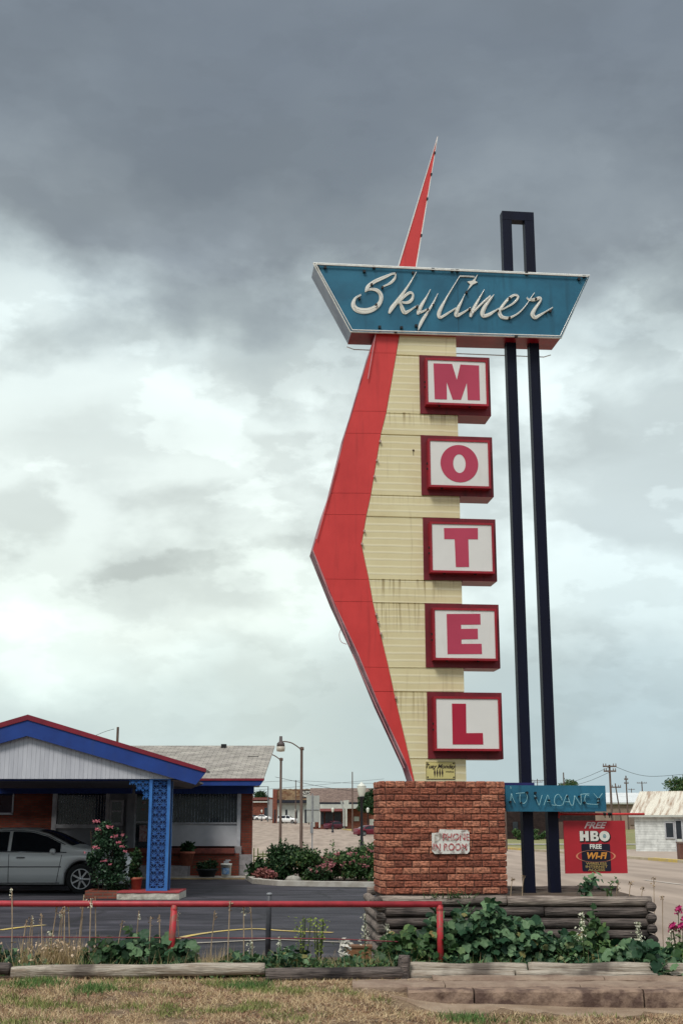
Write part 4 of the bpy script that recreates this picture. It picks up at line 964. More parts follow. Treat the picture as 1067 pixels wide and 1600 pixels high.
for i, z in enumerate(lz):
    bm = B(); sp_ = random.uniform(-.4, .4)
    log_mesh(bm, (-hl + .02 * (i % 2), 0, z), (sp_ - .006, 0, z + .004), .057); obj('log', bm, M_LOG if i < 1 else M_LOGD, PR, smooth=True)
    bm = B(); log_mesh(bm, (sp_ + .006, 0, z), (hl - .05 * (i % 2), 0, z - .004), .057); obj('log', bm, M_LOG if i == 0 else M_LOGD, PR, smooth=True)
    bm = B(); log_mesh(bm, (hl - .02, -.10, z - .058), (hl, 1.75, z - .058), .058); obj('log', bm, M_LOGD, PR, smooth=True)
    bm = B(); log_mesh(bm, (-hl + .02, -.08, z - .058), (-hl - .10, 1.7, z - .058), .057); obj('log', bm, M_LOG, PR, smooth=True)
    if i < 2: bm = B(); log_mesh(bm, (-hl - .10, 1.75, z + .01), (hl, 1.75, z + .02), .055); obj('log', bm, M_LOG, PR, smooth=True)
bm = B(); box(bm, -hl + .03, hl - .04, .03, 1.7, -.02, .685)
obj('soil_fill', bm, M_SOIL, PR)
# left end logs thrust forward, dark
bm = B(); log_mesh(bm, (-hl - .08, -.35, .66), (-hl + .03, .15, .66), .055); obj('log', bm, M_LOGD, PR, smooth=True)
# ================================================================ FRONT TIMBERS (each lies on its own)
def lying(name, label, u0, v0, u1, v1, Y, r, m, group=None, off=0.0, taper=0.0):
    a = at(u0, v0, Y); b = at(u1, v1, Y + off); o_ = Vector((a.x, a.y, a.z - r))
    bm = B(); log_mesh(bm, Vector((0, 0, r)), (b - a) + Vector((0, 0, r)), r, n=40, wob=.009, seg=20, taper=taper)
    o = obj(name, bm, m, smooth=True); o.location = o_; tag(o, label, 'timber', group); return o
TG = 'landscape timbers edging the planting bed'
lying('landscape_timber', 'short dark timber end at the left edge, beside the long pale log', -60, 1513, 17, 1513.5, 13.25, .063, M_LOGD, TG)
lying('landscape_timber', 'long pale round timber lying below the dry grass and left vines', 19, 1520, 414, 1513.5, 13.2, .068, M_LOGP, TG, off=.1, taper=.12)
lying('landscape_timber', 'dark cracked round timber in the middle between pale log and end post', 415, 1524, 630, 1520.5, 13.1, .066, M_LOGD, TG, off=.05)
lying('landscape_timber', 'upper grey timber beside the upright stump, left of the joint below the lush vines', 641, 1513.5, 822, 1514, 13.3, .060, M_LOGP, TG)
lying('landscape_timber', 'upper grey timber running out of frame at the right below the pink flower', 825, 1514, 1140, 1513, 13.3, .060, M_LOGP, TG)
lying('landscape_timber', 'lower grey timber partly sunk beneath the upper one by the stump', 640, 1524, 803, 1524.5, 13.22, .048, M_LOGP, TG)
lying('landscape_timber', 'lower grey timber partly sunk beneath the upper one at the right edge', 806, 1525, 1140, 1526, 13.22, .048, M_LOGP, TG)
p = at(630, 1528, 13.15); bm = B(); log_mesh(bm, (0, 0, -.05), (.015, .01, .215), .062, n=8)
o = obj('stump', bm, M_LOGD, smooth=True); o.location = p; tag(o, 'short upright dark stump between the dark timber and the grey timbers', 'stump')
# ================================================================ RED RAIL FENCE
RY = 13.75
M_RAIL = mat('rail_red', (.42, .030, .045), .5, c2=(.30, .022, .032), scale=9, spec=.5)
M_RAILW = mat('rail_red_worn', (.44, .03, .04), .5, c2=(.25, .08, .06), scale=16, lo=.4, hi=.5)
xe = X(687, RY, 1412); zr = at(400, 1413, RY).z
RL = thing('pipe_rail', 'low red painted pipe rail fence running along the front of the lot', 'rail fence', (xe, RY, 0))
bm = B(); tube(bm, [(-8, 0, zr + .012), (-3, 0, zr + .004), (0.02, 0, zr)], .032, 14); obj('rail', bm, M_RAIL, RL, smooth=True)
for u in (687, 272, -140):
    x = X(u, RY, 1440) - xe; bm = B(); tube(bm, [(x - (.03 if u == 272 else 0), 0, -.02), (x, 0, zr - .005)], .034 if u > 300 else .036, 14); lathe(bm, [(.036, zr - .06), (.037, zr - .05), (.036, zr - .04)], 14, (x, 0)); obj('post', bm, M_RAILW, RL, smooth=True)
z2 = at(300, 1467, RY).z; bm = B(); tube(bm, [(-8, .02, z2 + .03), (-2.9, .02, z2 + .01), (-1.2, .02, z2), (-.45, .02, z2 - .03)], .006, 8); obj('lower_rod', bm, mat('dull_rod', (.20, .03, .04), .6), RL)
p = at(419, 1450, 14.6); bm = B(); tube(bm, [(0, 0, 0), (.006, 0, .60), (.01, 0, at(419, 1396, 14.6).z)], .030, 12)
gp = thing('grey_post', 'plain grey pipe post standing behind the red rail', 'post', (p.x, 14.6, 0)); obj('pipe', bm, mat('grey_pipe', (.09, .095, .11), .5, c2=(.05, .05, .06), scale=8), gp, smooth=True)
bm = B(); lathe(bm, [(0, .0), (.033, .0), (.033, .02), (.02, .028), (0, .03)], 12); o = obj('cap', bm, mat('zinc', (.25, .26, .28), .4), gp, smooth=True); o.location = (.01, 0, at(419, 1396, 14.6).z - .02)
# thin support pipe behind the planter at its left
# ================================================================ MOTEL BUILDING
M_BRK = mat_brick('wall_brick', (.25, .058, .036), (.17, .038, .026), (.10, .065, .05), .21, .072, .009)
M_BLUE = mat('royal_blue', (.010, .050, .26), .55, c2=(.008, .036, .20), scale=2)
weather(M_BLUE, (.03, .05, .12), .35, sx=5)
M_LBLUE = mat('column_blue', (.045, .185, .50), .5, c2=(.03, .13, .40), scale=4)
M_RTRIM = mat('roof_trim_red', (.24, .012, .03), .6, c2=(.17, .01, .025), scale=3)
M_WSID = mat('white_siding', (.56, .57, .62), .7, c2=(.46, .47, .52), scale=2.0, stretch=(4, 1, .6))
M_SHING = mat_brick('grey_shingles', (.46, .43, .38), (.36, .33, .30), (.20, .19, .18), .30, .14, .012, plane='xy', bump=.4)
M_PANEL = mat('pale_panel', (.50, .51, .54), .7, c2=(.40, .41, .44), scale=2)
M_PANELSH = mat('shaded_panel', (.26, .27, .30), .7, c2=(.18, .19, .21), scale=2)  # pale panel with the carport shade put into its colour
M_WFRAME = mat('white_frame', (.48, .49, .52), .6, c2=(.34, .34, .37), scale=6)
M_CBLOCK = mat('grey_block', (.30, .28, .29), .9, c2=(.20, .185, .19), scale=8, bump=.5, bscale=40)
M_GL = mat('window_glass', (.012, .018, .028), .06, c2=(.02, .03, .04), scale=2, spec=.9)
M_TERRA = mat('terracotta', (.42, .13, .08), .8, c2=(.28, .08, .05), scale=9)
WY = 38.0; GYp = 26.3
WX1 = X(394, WY)
MB_ = thing('motel_building', 'low brick motel office with blue fascia, grey shingle roof and gabled carport', 'building', (WX1, WY, -.18))
ML = Vector((WX1, WY, -.18))
def bx(name, m, boxes, parent=MB_, bevel=0.0):
    bm = B()
    for b_ in boxes: box(bm, *[b_[i] - ML[i // 2] for i in range(6)])
    return obj(name, bm, m, parent, bevel=bevel)
eaveZ = at(400, 1230, 37.3).z; ridgeZ = at(400, 1165, 42).z; eaveTop = at(400, 1216, 37.2).z
def wx(u): return X(u, WY)
def wz(v): return at(400, v, WY).z
W2x0, W2x1 = wx(268), wx(372)
# walls: brick piers, back parts
wall = bx('wall', M_BRK, [(wx(376.5), WX1, WY, WY + .3, wz(1335), eaveZ + .25), (-26, wx(86), WY, WY + .3, -.2, eaveZ + .25), (wx(205), wx(376), WY - .30, WY - .02, -.15, wz(1333)), (wx(205), wx(372), WY + .25, WY + .5, wz(1333), eaveZ + .25)])
bx('base_blocks', M_CBLOCK, [(wx(369), WX1 + .02, WY - .25, WY + .15, -.2, wz(1352) - .004), (wx(369), WX1 + .02, WY - .25, WY + .15, wz(1352), wz(1335)), (wx(369), wx(379), WY - .25, WY - .05, wz(1335) + .004, wz(1322))], bevel=.01)
bx('sill', mat('sill_brick', (.22, .06, .045), .9, c2=(.12, .035, .03), scale=10), [(wx(205), wx(369), WY - .36, WY - .01, wz(1333), wz(1325))], bevel=.01)
bx('window_panel', M_PANEL, [(W2x0 - .05, W2x1, WY + .02, WY + .1, wz(1322), wz(1286))])
fr = bx('window', M_WFRAME, [(wx(264), wx(269), WY - .05, WY + .1, wz(1322), wz(1236)), (wx(371), wx(376.5), WY - .06, WY + .1, wz(1322), wz(1232)), (wx(269), wx(371), WY - .03, WY + .1, wz(1238), wz(1235)), (wx(269), wx(371), WY - .03, WY + .1, wz(1287), wz(1285.2))])
bx('glass', M_GL, [(W2x0, W2x1, WY + .05, WY + .07, wz(1286), wz(1237))], fr)
M_BLIND = mat('blind', (.24, .27, .30), .6, c2=(.05, .06, .08), scale=5)
bx('blinds', M_BLIND, [(x_, x_ + .034 * (.3 + .7 * random.random()), WY + .042, WY + .048, wz(1285.5) + random.random() * .02, wz(1240)) for x_ in np.arange(W2x0 + .05, W2x1 - .05, .09)], fr)
# bay under the carport
fr = bx('window', M_WFRAME, [(wx(82), wx(89), WY - .05, WY + .1, wz(1300), wz(1238)), (wx(89), wx(165), WY - .04, WY + .1, wz(1294), wz(1288)), (wx(165), wx(171), WY - .04, WY + .1, wz(1300), wz(1238))])
bx('glass', M_GL, [(wx(89), wx(165), WY + .04, WY + .06, wz(1288), wz(1238))], fr)
bx('blinds', mat('blind_pale', (.34, .35, .38), .6, c2=(.16, .17, .19), scale=3), [(x_, x_ + .022, WY + .03, WY + .038, wz(1287), wz(1242)) for x_ in np.arange(wx(90), wx(164), .085)], fr)
bx('lower_panel', M_PANELSH, [(wx(86), wx(171), WY + .02, WY + .2, -.18, wz(1294)), (wx(171), wx(199), WY + .02, WY + .2, -.18, wz(1238)), (wx(86), wx(171), WY + .11, WY + .3, wz(1294), wz(1238))])
fr = bx('window', M_WFRAME, [(wx(171.5), wx(175), WY - .03, WY + .02, wz(1290), wz(1250)), (wx(190), wx(193.5), WY - .03, WY + .02, wz(1290), wz(1250)), (wx(175), wx(190), WY - .03, WY + .02, wz(1253), wz(1250)), (wx(175), wx(190), WY - .03, WY + .02, wz(1269), wz(1266.5)), (wx(175), wx(190), WY - .03, WY + .02, wz(1290), wz(1285))])
bx('glass', M_GL, [(wx(175), wx(190), WY + .005, WY + .015, wz(1286), wz(1253))], fr)
bx('pier', M_PANELSH, [(wx(199), wx(211), WY - .12, WY + .2, -.18, eaveZ + .05)])
dr = bx('door', M_WFRAME, [(wx(211), wx(213), WY, WY + .08, -.18, wz(1236)), (wx(236), wx(240), WY, WY + .08, -.18, wz(1236)), (wx(213), wx(236), WY, WY + .08, wz(1238), wz(1234)), (wx(213), wx(236), WY, WY + .05, wz(1286), wz(1283.5))])
bx('glass', M_GL, [(wx(213), wx(236), WY + .02, WY + .04, -.16, wz(1238))], dr)
bx('notice', mat('notice_paper', (.42, .38, .38), .7, c2=(.25, .08, .08), scale=12), [(wx(219), wx(231), WY + .008, WY + .018, wz(1315), wz(1290)), (wx(222), wx(228), WY + .008, WY + .018, wz(1256), wz(1252)), (wx(221), wx(227), WY + .008, WY + .018, wz(1266), wz(1263))], dr)
bx('side_wall', M_PANEL, [(wx(240), wx(268), WY + .10, WY + .3, -.18, eaveZ + .1)])
w3 = bx('window', M_WFRAME, [(wx(19), wx(21), WY - .04, WY, wz(1272), wz(1236)), (wx(-60), wx(21), WY - .04, WY, wz(1273), wz(1270))])
bx('glass', M_GL, [(wx(-60), wx(19), WY - .03, WY - .01, wz(1270), wz(1236))], w3)
# steps and walk
bx('step', M_CONC, [(-26, wx(390), WY - 1.15, WY - .3, -.25, -.105)], bevel=.015)
bx('step_edge', mat('ochre_edge', (.46, .34, .18), .8, c2=(.3, .22, .13), scale=5), [(wx(200), wx(389), WY - 1.155, WY - 1.14, -.19, -.125)])
bx('step', M_CBLOCK, [(wx(228), wx(302), WY - .95, WY - .36, -.1, wz(1351))], bevel=.01)
# main roof: a plain gable, ridge along X
RX1 = X(412, 37.2, 1217)
bm = B(); yb_ = 42 + 4.8
rl = lambda x, y, z: (x - ML.x, y - ML.y, z - ML.z)
for (ya, za, yb2, zb2, xr_) in ((37.2, eaveTop, 42, ridgeZ, RX1), (46.8, eaveTop, 42, ridgeZ, -3.05)):
    va = [bm.verts.new(rl(*p)) for p in ((-26, ya, za), (xr_, ya, za), (RX1 + .06, yb2, zb2), (-26, yb2, zb2))]
    vb = [bm.verts.new(rl(p[0], p[1], p[2] - .05)) for p in ((-26, ya, za), (xr_, ya, za), (RX1 + .06, yb2, zb2), (-26, yb2, zb2))]
    bm.faces.new(va); bm.faces.new(vb)
    for i in range(4): bm.faces.new([va[i], va[(i+1) % 4], vb[(i+1) % 4], vb[i]])
roof = obj('roof', bm, M_SHING, MB_)
bx('roof_vent', M_BLK, [(X(387, 40.6), X(404, 40.6), 40.2, 40.5, 3.42, 3.46), (X(344, 41.8), X(352, 41.8), 41.6, 41.8, ridgeZ - .1, ridgeZ + .03)], roof)
zf0 = at(400, 1227.5, 37.2).z
bx('fascia', M_BLUE, [(-26, RX1 - .1, 37.16, 37.22, zf0, eaveTop - .07)])
bx('fascia_trim', M_RTRIM, [(-26, RX1 + .02, 37.13, 37.24, eaveTop - .068, eaveTop - .004)])
bm = B()   # slanting blue end piece and soffit
prism(bm, [(p[0] - ML.x, p[1] - ML.z) for p in ((RX1 - .1, zf0), (RX1 - .1, eaveTop - .07), (RX1 + .0, eaveTop - .07))], 37.16 - WY, 37.22 - WY); obj('fascia', bm, M_BLUE, MB_)
bx('soffit', M_BLUE, [(-26, RX1 - .25, 37.22, WY + .3, zf0 + .0, zf0 + .04), (-26, WX1 + .05, WY - .1, WY - .02, zf0 - .22, zf0 + .0)])
bm = B(); vprism(bm, [(WX1 - .02 - ML.x, .3), (-3.45 - ML.x, 8), (-26 - ML.x, 8), (-26 - ML.x, .5), (wx(369) - ML.x, .5), (wx(369) - ML.x, .3)], -.1, eaveZ + .2 - ML.z); obj('wall', bm, M_BRK, MB_)
bm = B(); box(bm, -17 - ML.x, -12.2 - ML.x, 27.5 - WY, 38.2 - WY, -.2, 3.1); obj('wall', bm, M_BRK, MB_)  # unseen brick wing wall, added to darken the carport interior
# carport gable
pkx, pkz = X(47, GYp, 1120), at(47, 1120, GYp).z
ex, ez = X(323, GYp, 1203), at(323, 1203, GYp).z
lx = 2 * pkx - ex
def gl(x, z): return (x - ML.x, z - ML.z)
def zt_(x): return pkz - (pkz - ez) * abs(x - pkx) / (ex - pkx)
sb = at(200, 1217, GYp).z    # bottom of siding
bm = B()
for s_ in (-1, 1):
    q4 = []
    for yy, xe_ in ((GYp - .14, ex), (GYp + .9, ex - .02), (37.0, -4.35), (40.5, -4.75)): q4.append((pkx + s_ * (xe_ - pkx), yy))
    pl4 = [(pkx, GYp - .14)] + q4 + [(pkx, 40.5)]
    vt_ = [bm.verts.new((x_ - ML.x, y_ - WY, zt_(x_) - ML.z)) for x_, y_ in pl4]; vb_ = [bm.verts.new((x_ - ML.x, y_ - WY, zt_(x_) - .05 - ML.z)) for x_, y_ in pl4]
    bm.faces.new(vt_); bm.faces.new(list(reversed(vb_)))
    for i in range(len(pl4)): j = (i + 1) % len(pl4); bm.faces.new([vt_[i], vt_[j], vb_[j], vb_[i]])
rp = obj('carport_roof', bm, M_SHING, MB_)
bm = B()
for s_ in (-1, 1):
    e_ = pkx + s_ * (ex - pkx); prism(bm, [gl(pkx, pkz + .035), gl(e_ + s_ * .01, ez + .02), gl(e_, ez - .055), gl(pkx, pkz - .075)], GYp - .17 - WY, GYp - .10 - WY)
obj('rake_trim', bm, M_RTRIM, MB_)
bm = B(); fh = .33
for s_ in (-1, 1):
    e_ = pkx + s_ * (ex - pkx); t_ = pkx + s_ * (ex - pkx - .20)
    prism(bm, [gl(pkx, pkz - .076), gl(e_, ez - .056), gl(t_, ez - .056 - .25), gl(pkx, pkz - .076 - fh)], GYp - .145 - WY, GYp - .09 - WY)
obj('rake_board', bm, M_BLUE, MB_)
bm = B(); sl_ = (pkz - ez) / (ex - pkx); nb2 = 0
x_ = lx + .45
while x_ < ex - .45:
    x2 = x_ + .092; zt1 = zt_(x_) - .3; zt2 = zt_(x2) - .3
    if zt1 > sb + .01 or zt2 > sb + .01:
        prism(bm, [gl(x_, sb), gl(x2 - .0035, sb), gl(x2 - .0035, max(sb + .005, zt2)), gl(x_, max(sb + .005, zt1))], GYp - .02 - WY, GYp + .02 - WY)
    x_ += .092
gs = obj('gable_siding', bm, M_WSID, MB_)
bm = B(); prism(bm, [gl(pkx, pkz - .2), gl(ex - .4, ez - .1), gl(ex - .5, sb + .01), gl(lx + .5, sb + .01), gl(lx + .4, ez - .1)], GYp + .0 - WY, GYp + .012 - WY); obj('gable_backing', bm, mat('siding_gap', (.08, .08, .1), .8), gs)
bx('ceiling', mat('carport_ceiling', (.10, .11, .16), .8, c2=(.06, .07, .1), scale=1), [(lx + .5, -4.4, GYp + .05, 37.1, sb + .02, sb + .05)])
bx('beam', M_BLUE, [(lx + .8, X(300, GYp), GYp + .3, GYp + .45, sb - .03, sb + .015), (-24, X(206, 36.5), 36.3, 36.5, at(100, 1240, 36.4).z, sb + .02)])
bm = B(); v8 = [bm.verts.new((x_ - ML.x, y_ - WY, z_ - ML.z)) for z0_ in (0, .03) for x_, y_, z_ in ((-4.4, GYp + .05, sb + .02 + z0_), (ex - .14, GYp + .05, ez - .27 + z0_), (ex - .16, GYp + .9, ez - .27 + z0_), (-4.4, 36.9, sb + .02 + z0_))]
for f in ((0, 3, 2, 1), (4, 5, 6, 7), (0, 1, 5, 4), (1, 2, 6, 5), (2, 3, 7, 6), (3, 0, 4, 7)): bm.faces.new([v8[i] for i in f])
obj('soffit', bm, mat('soffit_tan', (.30, .26, .24), .8, c2=(.2, .17, .16), scale=3), MB_)
M_LACE = mat('lace_blue', (.09, .24, .55), .45, c2=(.015, .07, .30), scale=30)
# lace ironwork column with bracket
cx0, cx1 = X(231.5, GYp, 1300), X(264.5, GYp, 1300); cb = .115
def lace(bm, x0, x1, z0, z1, y, cell=.13):
    nx_ = max(1, round((x1 - x0) / cell)); cw = (x1 - x0) / nx_; nz_ = max(1, round((z1 - z0) / (cell * 1.1))); chh = (z1 - z0) / nz_
    def ring(cx, cz, rx, rz, a0=0, a1=360, n_=9, r=.0048): tube(bm, [(cx + rx * math.cos(R(a0 + (a1 - a0) * t / n_)), y, cz + rz * math.sin(R(a0 + (a1 - a0) * t / n_))) for t in range(n_ + 1)], r, 4, cap=False)
    for i in range(nx_):
        for j in range(nz_):
            cx, cz = x0 + (i + .5) * cw, z0 + (j + .5) * chh; a_, b_ = cw * .5, chh * .5
            ring(cx, cz, a_ * .30, b_ * .42)
            for s1 in (-1, 1):
                for s2 in (-1, 1):
                    ring(cx + s1 * a_ * .58, cz + s2 * b_ * .52, a_ * .36, b_ * .36, 90 * s2, 90 * s2 + 290 * s1)
                    tube(bm, [(cx, y, cz), (cx + s1 * a_ * .45, y, cz + s2 * b_ * .2), (cx + s1 * a_, y, cz + s2 * b_)], .0045, 4, cap=False)
            tube(bm, [(cx, y, cz - b_), (cx, y, cz + b_)], .0042, 4, cap=False)
for ci, (c0, c1, label) in enumerate(((cx0, cx1, 1), (2 * pkx - cx1, 2 * pkx - cx0, 0))):
    o_ = Vector((c0, GYp, cb))
    wcol = c1 - c0; hc = sb - cb
    colm = B(); fw = .062
    for (a0, a1, b0, b1) in ((0, fw, 0, hc), (wcol - fw, wcol, 0, hc), (fw, wcol - fw, 0, .05), (fw, wcol - fw, hc - .02, hc)):
        box(colm, a0 + c0 - ML.x, a1 + c0 - ML.x, GYp - WY, GYp + .06 - WY, b0 + cb - ML.z, b1 + cb - ML.z)
        box(colm, a0 + c0 - ML.x, a1 + c0 - ML.x, GYp + .38 - WY, GYp + .44 - WY, b0 + cb - ML.z, b1 + cb - ML.z)
    cobj = obj('ironwork_column', colm, M_LBLUE, MB_)
    bm = B(); lace(bm, c0 + fw - ML.x, c1 - fw - ML.x, cb + .05 - ML.z, sb - .02 - ML.z, GYp + .03 - WY)
    obj('lace_panel', bm, M_LACE, cobj)
    bm = B(); lace(bm, c0 + fw - ML.x, c1 - fw - ML.x, cb + .05 - ML.z, sb - .02 - ML.z, GYp + .41 - WY); obj('lace_panel', bm, M_BLUE, cobj)  # rear lace coloured darker for the shade inside the column
    bm = B(); box(bm, c0 + .01 - ML.x, c1 - .01 - ML.x, GYp + .18 - WY, GYp + .24 - WY, cb - ML.z, sb - .01 - ML.z); obj('shade_board', bm, mat('shade_navy', (.006, .012, .07), .7), cobj)  # dark board added to stand in for shade inside the column
    if ci == 0:
        bm = B(); lace(bm, X(211, GYp) - ML.x, c0 - ML.x, sb - .25 - ML.z, sb - ML.z, GYp + .03 - WY); lace(bm, X(200, GYp) - ML.x, X(211, GYp) - ML.x, sb - .12 - ML.z, sb - ML.z, GYp + .03 - WY)
        lace(bm, X(222, GYp) - ML.x, c0 - ML.x, sb - .42 - ML.z, sb - .25 - ML.z, GYp + .03 - WY)
        obj('corner_bracket', bm, M_LBLUE, cobj)
        bm = B(); box(bm, X(266, 27.5) - ML.x, X(267.5, 27.5) - ML.x, 27.4 - WY, 27.5 - WY, at(266, 1345, 27.5).z - ML.z, at(266, 1262, 27.5).z - ML.z)
        obj('downpipe', bm, M_WFRAME, cobj)
# kerb block under the column, red lip
KX0, KX1 = X(184, 26.1, 1390), X(281, 26.1, 1390)
ki = thing('column_kerb', 'white painted concrete kerb island with red lip under the blue lace column', 'kerb', ((KX0 + KX1) / 2, 26.4, -.05)); kw = (KX1 - KX0) / 2
bm = B(); rough_block(bm, -kw, kw, -.35, .8, -.02, .15, amp=.008); obj('concrete', bm, mat('white_kerb', (.62, .60, .53), .9, c2=(.36, .32, .27), scale=6, bump=.4), ki)
bm = B(); box(bm, -kw - .004, kw + .004, -.356, .79, .135, .162); obj('red_lip', bm, mat('red_kerb', (.42, .05, .06), .7, c2=(.28, .05, .05), scale=8), ki)
# ================================================================ VEHICLES
M_TYRE = mat('tyre', (.015, .015, .017), .85, var=.2); M_RIM = mat('alloy', (.55, .56, .58), .3, metal=.7); M_DKPL = mat('dark_plastic', (.01, .01, .012), .7)
M_CHROME = mat('chrome', (.75, .76, .78), .15, metal=.95); M_CGL = mat('car_glass', (.01, .013, .016), .05, spec=1.0)
def interp(pts, x): return float(np.interp(x, [p[0] for p in pts], [p[1] for p in pts]))
PROF = {'sedan': [(-.5,.44),(-.498,.55),(-.485,.63),(-.46,.68),(-.36,.715),(-.33,.73),(-.20,.94),(-.12,.99),(-.02,1.0),(.06,.985),(.13,.92),(.255,.715),(.36,.675),(.44,.61),(.475,.56),(.495,.46),(.5,.36)],
        'suv': [(-.5,.45),(-.497,.62),(-.47,.93),(-.45,.975),(-.3,1.0),(.02,.99),(.10,.96),(.24,.66),(.34,.63),(.44,.60),(.485,.54),(.5,.40)]}
BELT = {'sedan': [(-.5,.66),(.3,.63),(.5,.6)], 'suv': [(-.5,.60),(.3,.58),(.5,.56)]}
def car(name, label, cat, loc, rz, Lc, Wc, Hc, kind, paintm, detail=True, group=None):
    t = thing(name, label, cat, loc, rz, group)
    rw = .335 if kind == 'sedan' else .37; xw = (-.30 * Lc, .295 * Lc); N = 90 if detail else 40
    top = lambda f: interp(PROF[kind], f) * Hc
    belt = lambda f: min(top(f), interp(BELT[kind], f) * Hc)
    def wid(f):
        a = max(0, abs(f) - .36) / .14; return Wc / 2 * (1 - .22 * a ** 2.4)
    def zb(x):
        z = .20 if kind == 'sedan' else .28
        for w in xw:
            d = abs(x - w); Rr = rw + .055
            if d < Rr: z = max(z, rw + math.sqrt(Rr * Rr - d * d))
        return z
    def wtop(f): return max(.02, wid(f) * .95 - (top(f) - belt(f)) * .40)
    bm = B(); rows = []; fs = sorted(set(list(np.linspace(-.5, .5, N)) + [(w + s * (rw + .056)) / Lc for w in xw for s in (-1, 1)]))
    for f in fs:
        x = f * Lc; w = wid(f); z0 = zb(x); b_ = belt(f); tp = top(f); wt = wtop(f); z0 = min(z0, b_ - .05)
        half = [(w * .88, z0), (w * .98, z0 + .03), (w, z0 + (b_ - z0) * .35), (w * 1.0, z0 + (b_ - z0) * .7), (w * .985, b_ - .04), (w * .95, b_), (w * .95 * .5 + wt * .5, (b_ + tp) / 2), (wt + .02, tp - .02 * min(1, (tp - b_) * 5)), (max(.01, wt - .06), tp + .008), (0, tp + .03)]
        sec = [(0, z0)] + half + [(-y, z) for y, z in reversed(half[:-1])]
        rows.append([bm.verts.new((x, y, z)) for y, z in sec])
    n = len(rows[0])
    for a, b in zip(rows, rows[1:]):
        for k in range(n): bm.faces.new([a[k], b[k], b[(k+1) % n], a[(k+1) % n]])
    bm.faces.new(rows[0]); bm.faces.new(list(reversed(rows[-1])))
    body = obj('body', bm, paintm, t, smooth=True)
    bm = B(); box(bm, -.46 * Lc, .46 * Lc, -Wc / 2 + .24, Wc / 2 - .24, .17, .62); obj('underbody', bm, M_DKPL, t)
    for s in (-1, 1):   # glass
        for f0, f1 in (((-.275, -.045), (-.03, .195)) if kind == 'sedan' else ((-.46, -.29), (-.27, -.07), (-.05, .17))):
            bm = B(); cols = []
            for i in range(15):
                f = f0 + (f1 - f0) * i / 14; b_, tp = belt(f), top(f)
                if tp - b_ < .09: continue
                q = []
                for tt in (.05, .5, 1 - .055 / (tp - b_) if tp - b_ > .12 else .6):
                    y = (wid(f) * .95) * (1 - tt) + (wtop(f) + .02) * tt; q.append(bm.verts.new((f * Lc, s * (y + .010), b_ + (tp - b_) * tt)))
                cols.append(q)
            for a, b in zip(cols, cols[1:]):
                for k in range(2): bm.faces.new([a[k], b[k], b[k+1], a[k+1]])
            obj('side_window', bm, M_CGL, t, smooth=True)
    rng_ = ((.085, .245), (-.325, -.21)) if kind == 'sedan' else ((.11, .235), (-.492, -.472))
    for nm, (f0, f1) in zip(('windscreen', 'rear_window'), rng_):
        bm = B(); cols = []
        for i in range(9):
            f = f0 + (f1 - f0) * i / 8; tp = top(f); wt = max(.02, wtop(f)) - .04
            cols.append([bm.verts.new((f * Lc + (.012 if f > 0 else -.012), y * wt, tp + .042 - .022 * abs(y))) for y in (-1, -.5, 0, .5, 1)])
        for a, b in zip(cols, cols[1:]):
            for k in range(4): bm.faces.new([a[k], b[k], b[k+1], a[k+1]])
        obj(nm, bm, M_CGL, t, smooth=True)
    for w in xw:
        for s in (-1, 1):
            y = s * (Wc / 2 - .115)
            bm = B(); lathe(bm, [(.0, -.10), (rw * .66, -.10), (rw * .93, -.105), (rw, -.06), (rw, .06), (rw * .93, .105), (rw * .66, .10), (0, .03)], 28)
            bmesh.ops.rotate(bm, matrix=Matrix.Rotation(R(-90 * s), 3, 'X'), verts=bm.verts)
            wh = obj('wheel', bm, M_TYRE, t, smooth=True); wh.location = (w, y, rw)
            bm = B(); lathe(bm, [(rw * .68, .098), (rw * .64, .108), (rw * .60, .09)], 28)
            lathe(bm, [(0, .10), (.05, .10), (.06, .07)], 12)
            for k in range(7):
                a = 2 * math.pi * k / 7; M_ = Matrix.Rotation(a, 4, 'Z'); box(bm, .03, rw * .66, -.018, .018, .075, .095, M=M_)
            bmesh.ops.rotate(bm, matrix=Matrix.Rotation(R(-90 * s), 3, 'X'), verts=bm.verts)
            obj('rim', bm, M_RIM, wh)
    for s in (-1, 1):
        bm = B(); lathe(bm, [(0, -.07), (.06, -.04), (.08, 0), (.06, .04), (0, .07)], 12); bmesh.ops.scale(bm, vec=(1.7, 1.3, 1), verts=bm.verts)
        o = obj('headlight', bm, M_CHROME, t, smooth=True); o.location = (.463 * Lc, s * Wc * .37, .47 * Hc)
        bm = B(); lathe(bm, [(0, -.09), (.06, -.05), (.07, 0), (.06, .05), (0, .09)], 12); bmesh.ops.scale(bm, vec=(1.3, 1.5, 1), verts=bm.verts)
        o = obj('tail_light', bm, mat('tail_red', (.35, .01, .015), .2), t, smooth=True); o.location = (-.475 * Lc, s * Wc * .38, .54 * Hc)
    for f, nm in ((.497, 'front_bumper'), (-.497, 'rear_bumper')):
        bm = B(); sg = 1 if f > 0 else -1; box(bm, f * Lc - .02, f * Lc + .03, -Wc * .36, Wc * .36, .25, .33 * Hc); obj(nm, bm, paintm, t, bevel=.02)
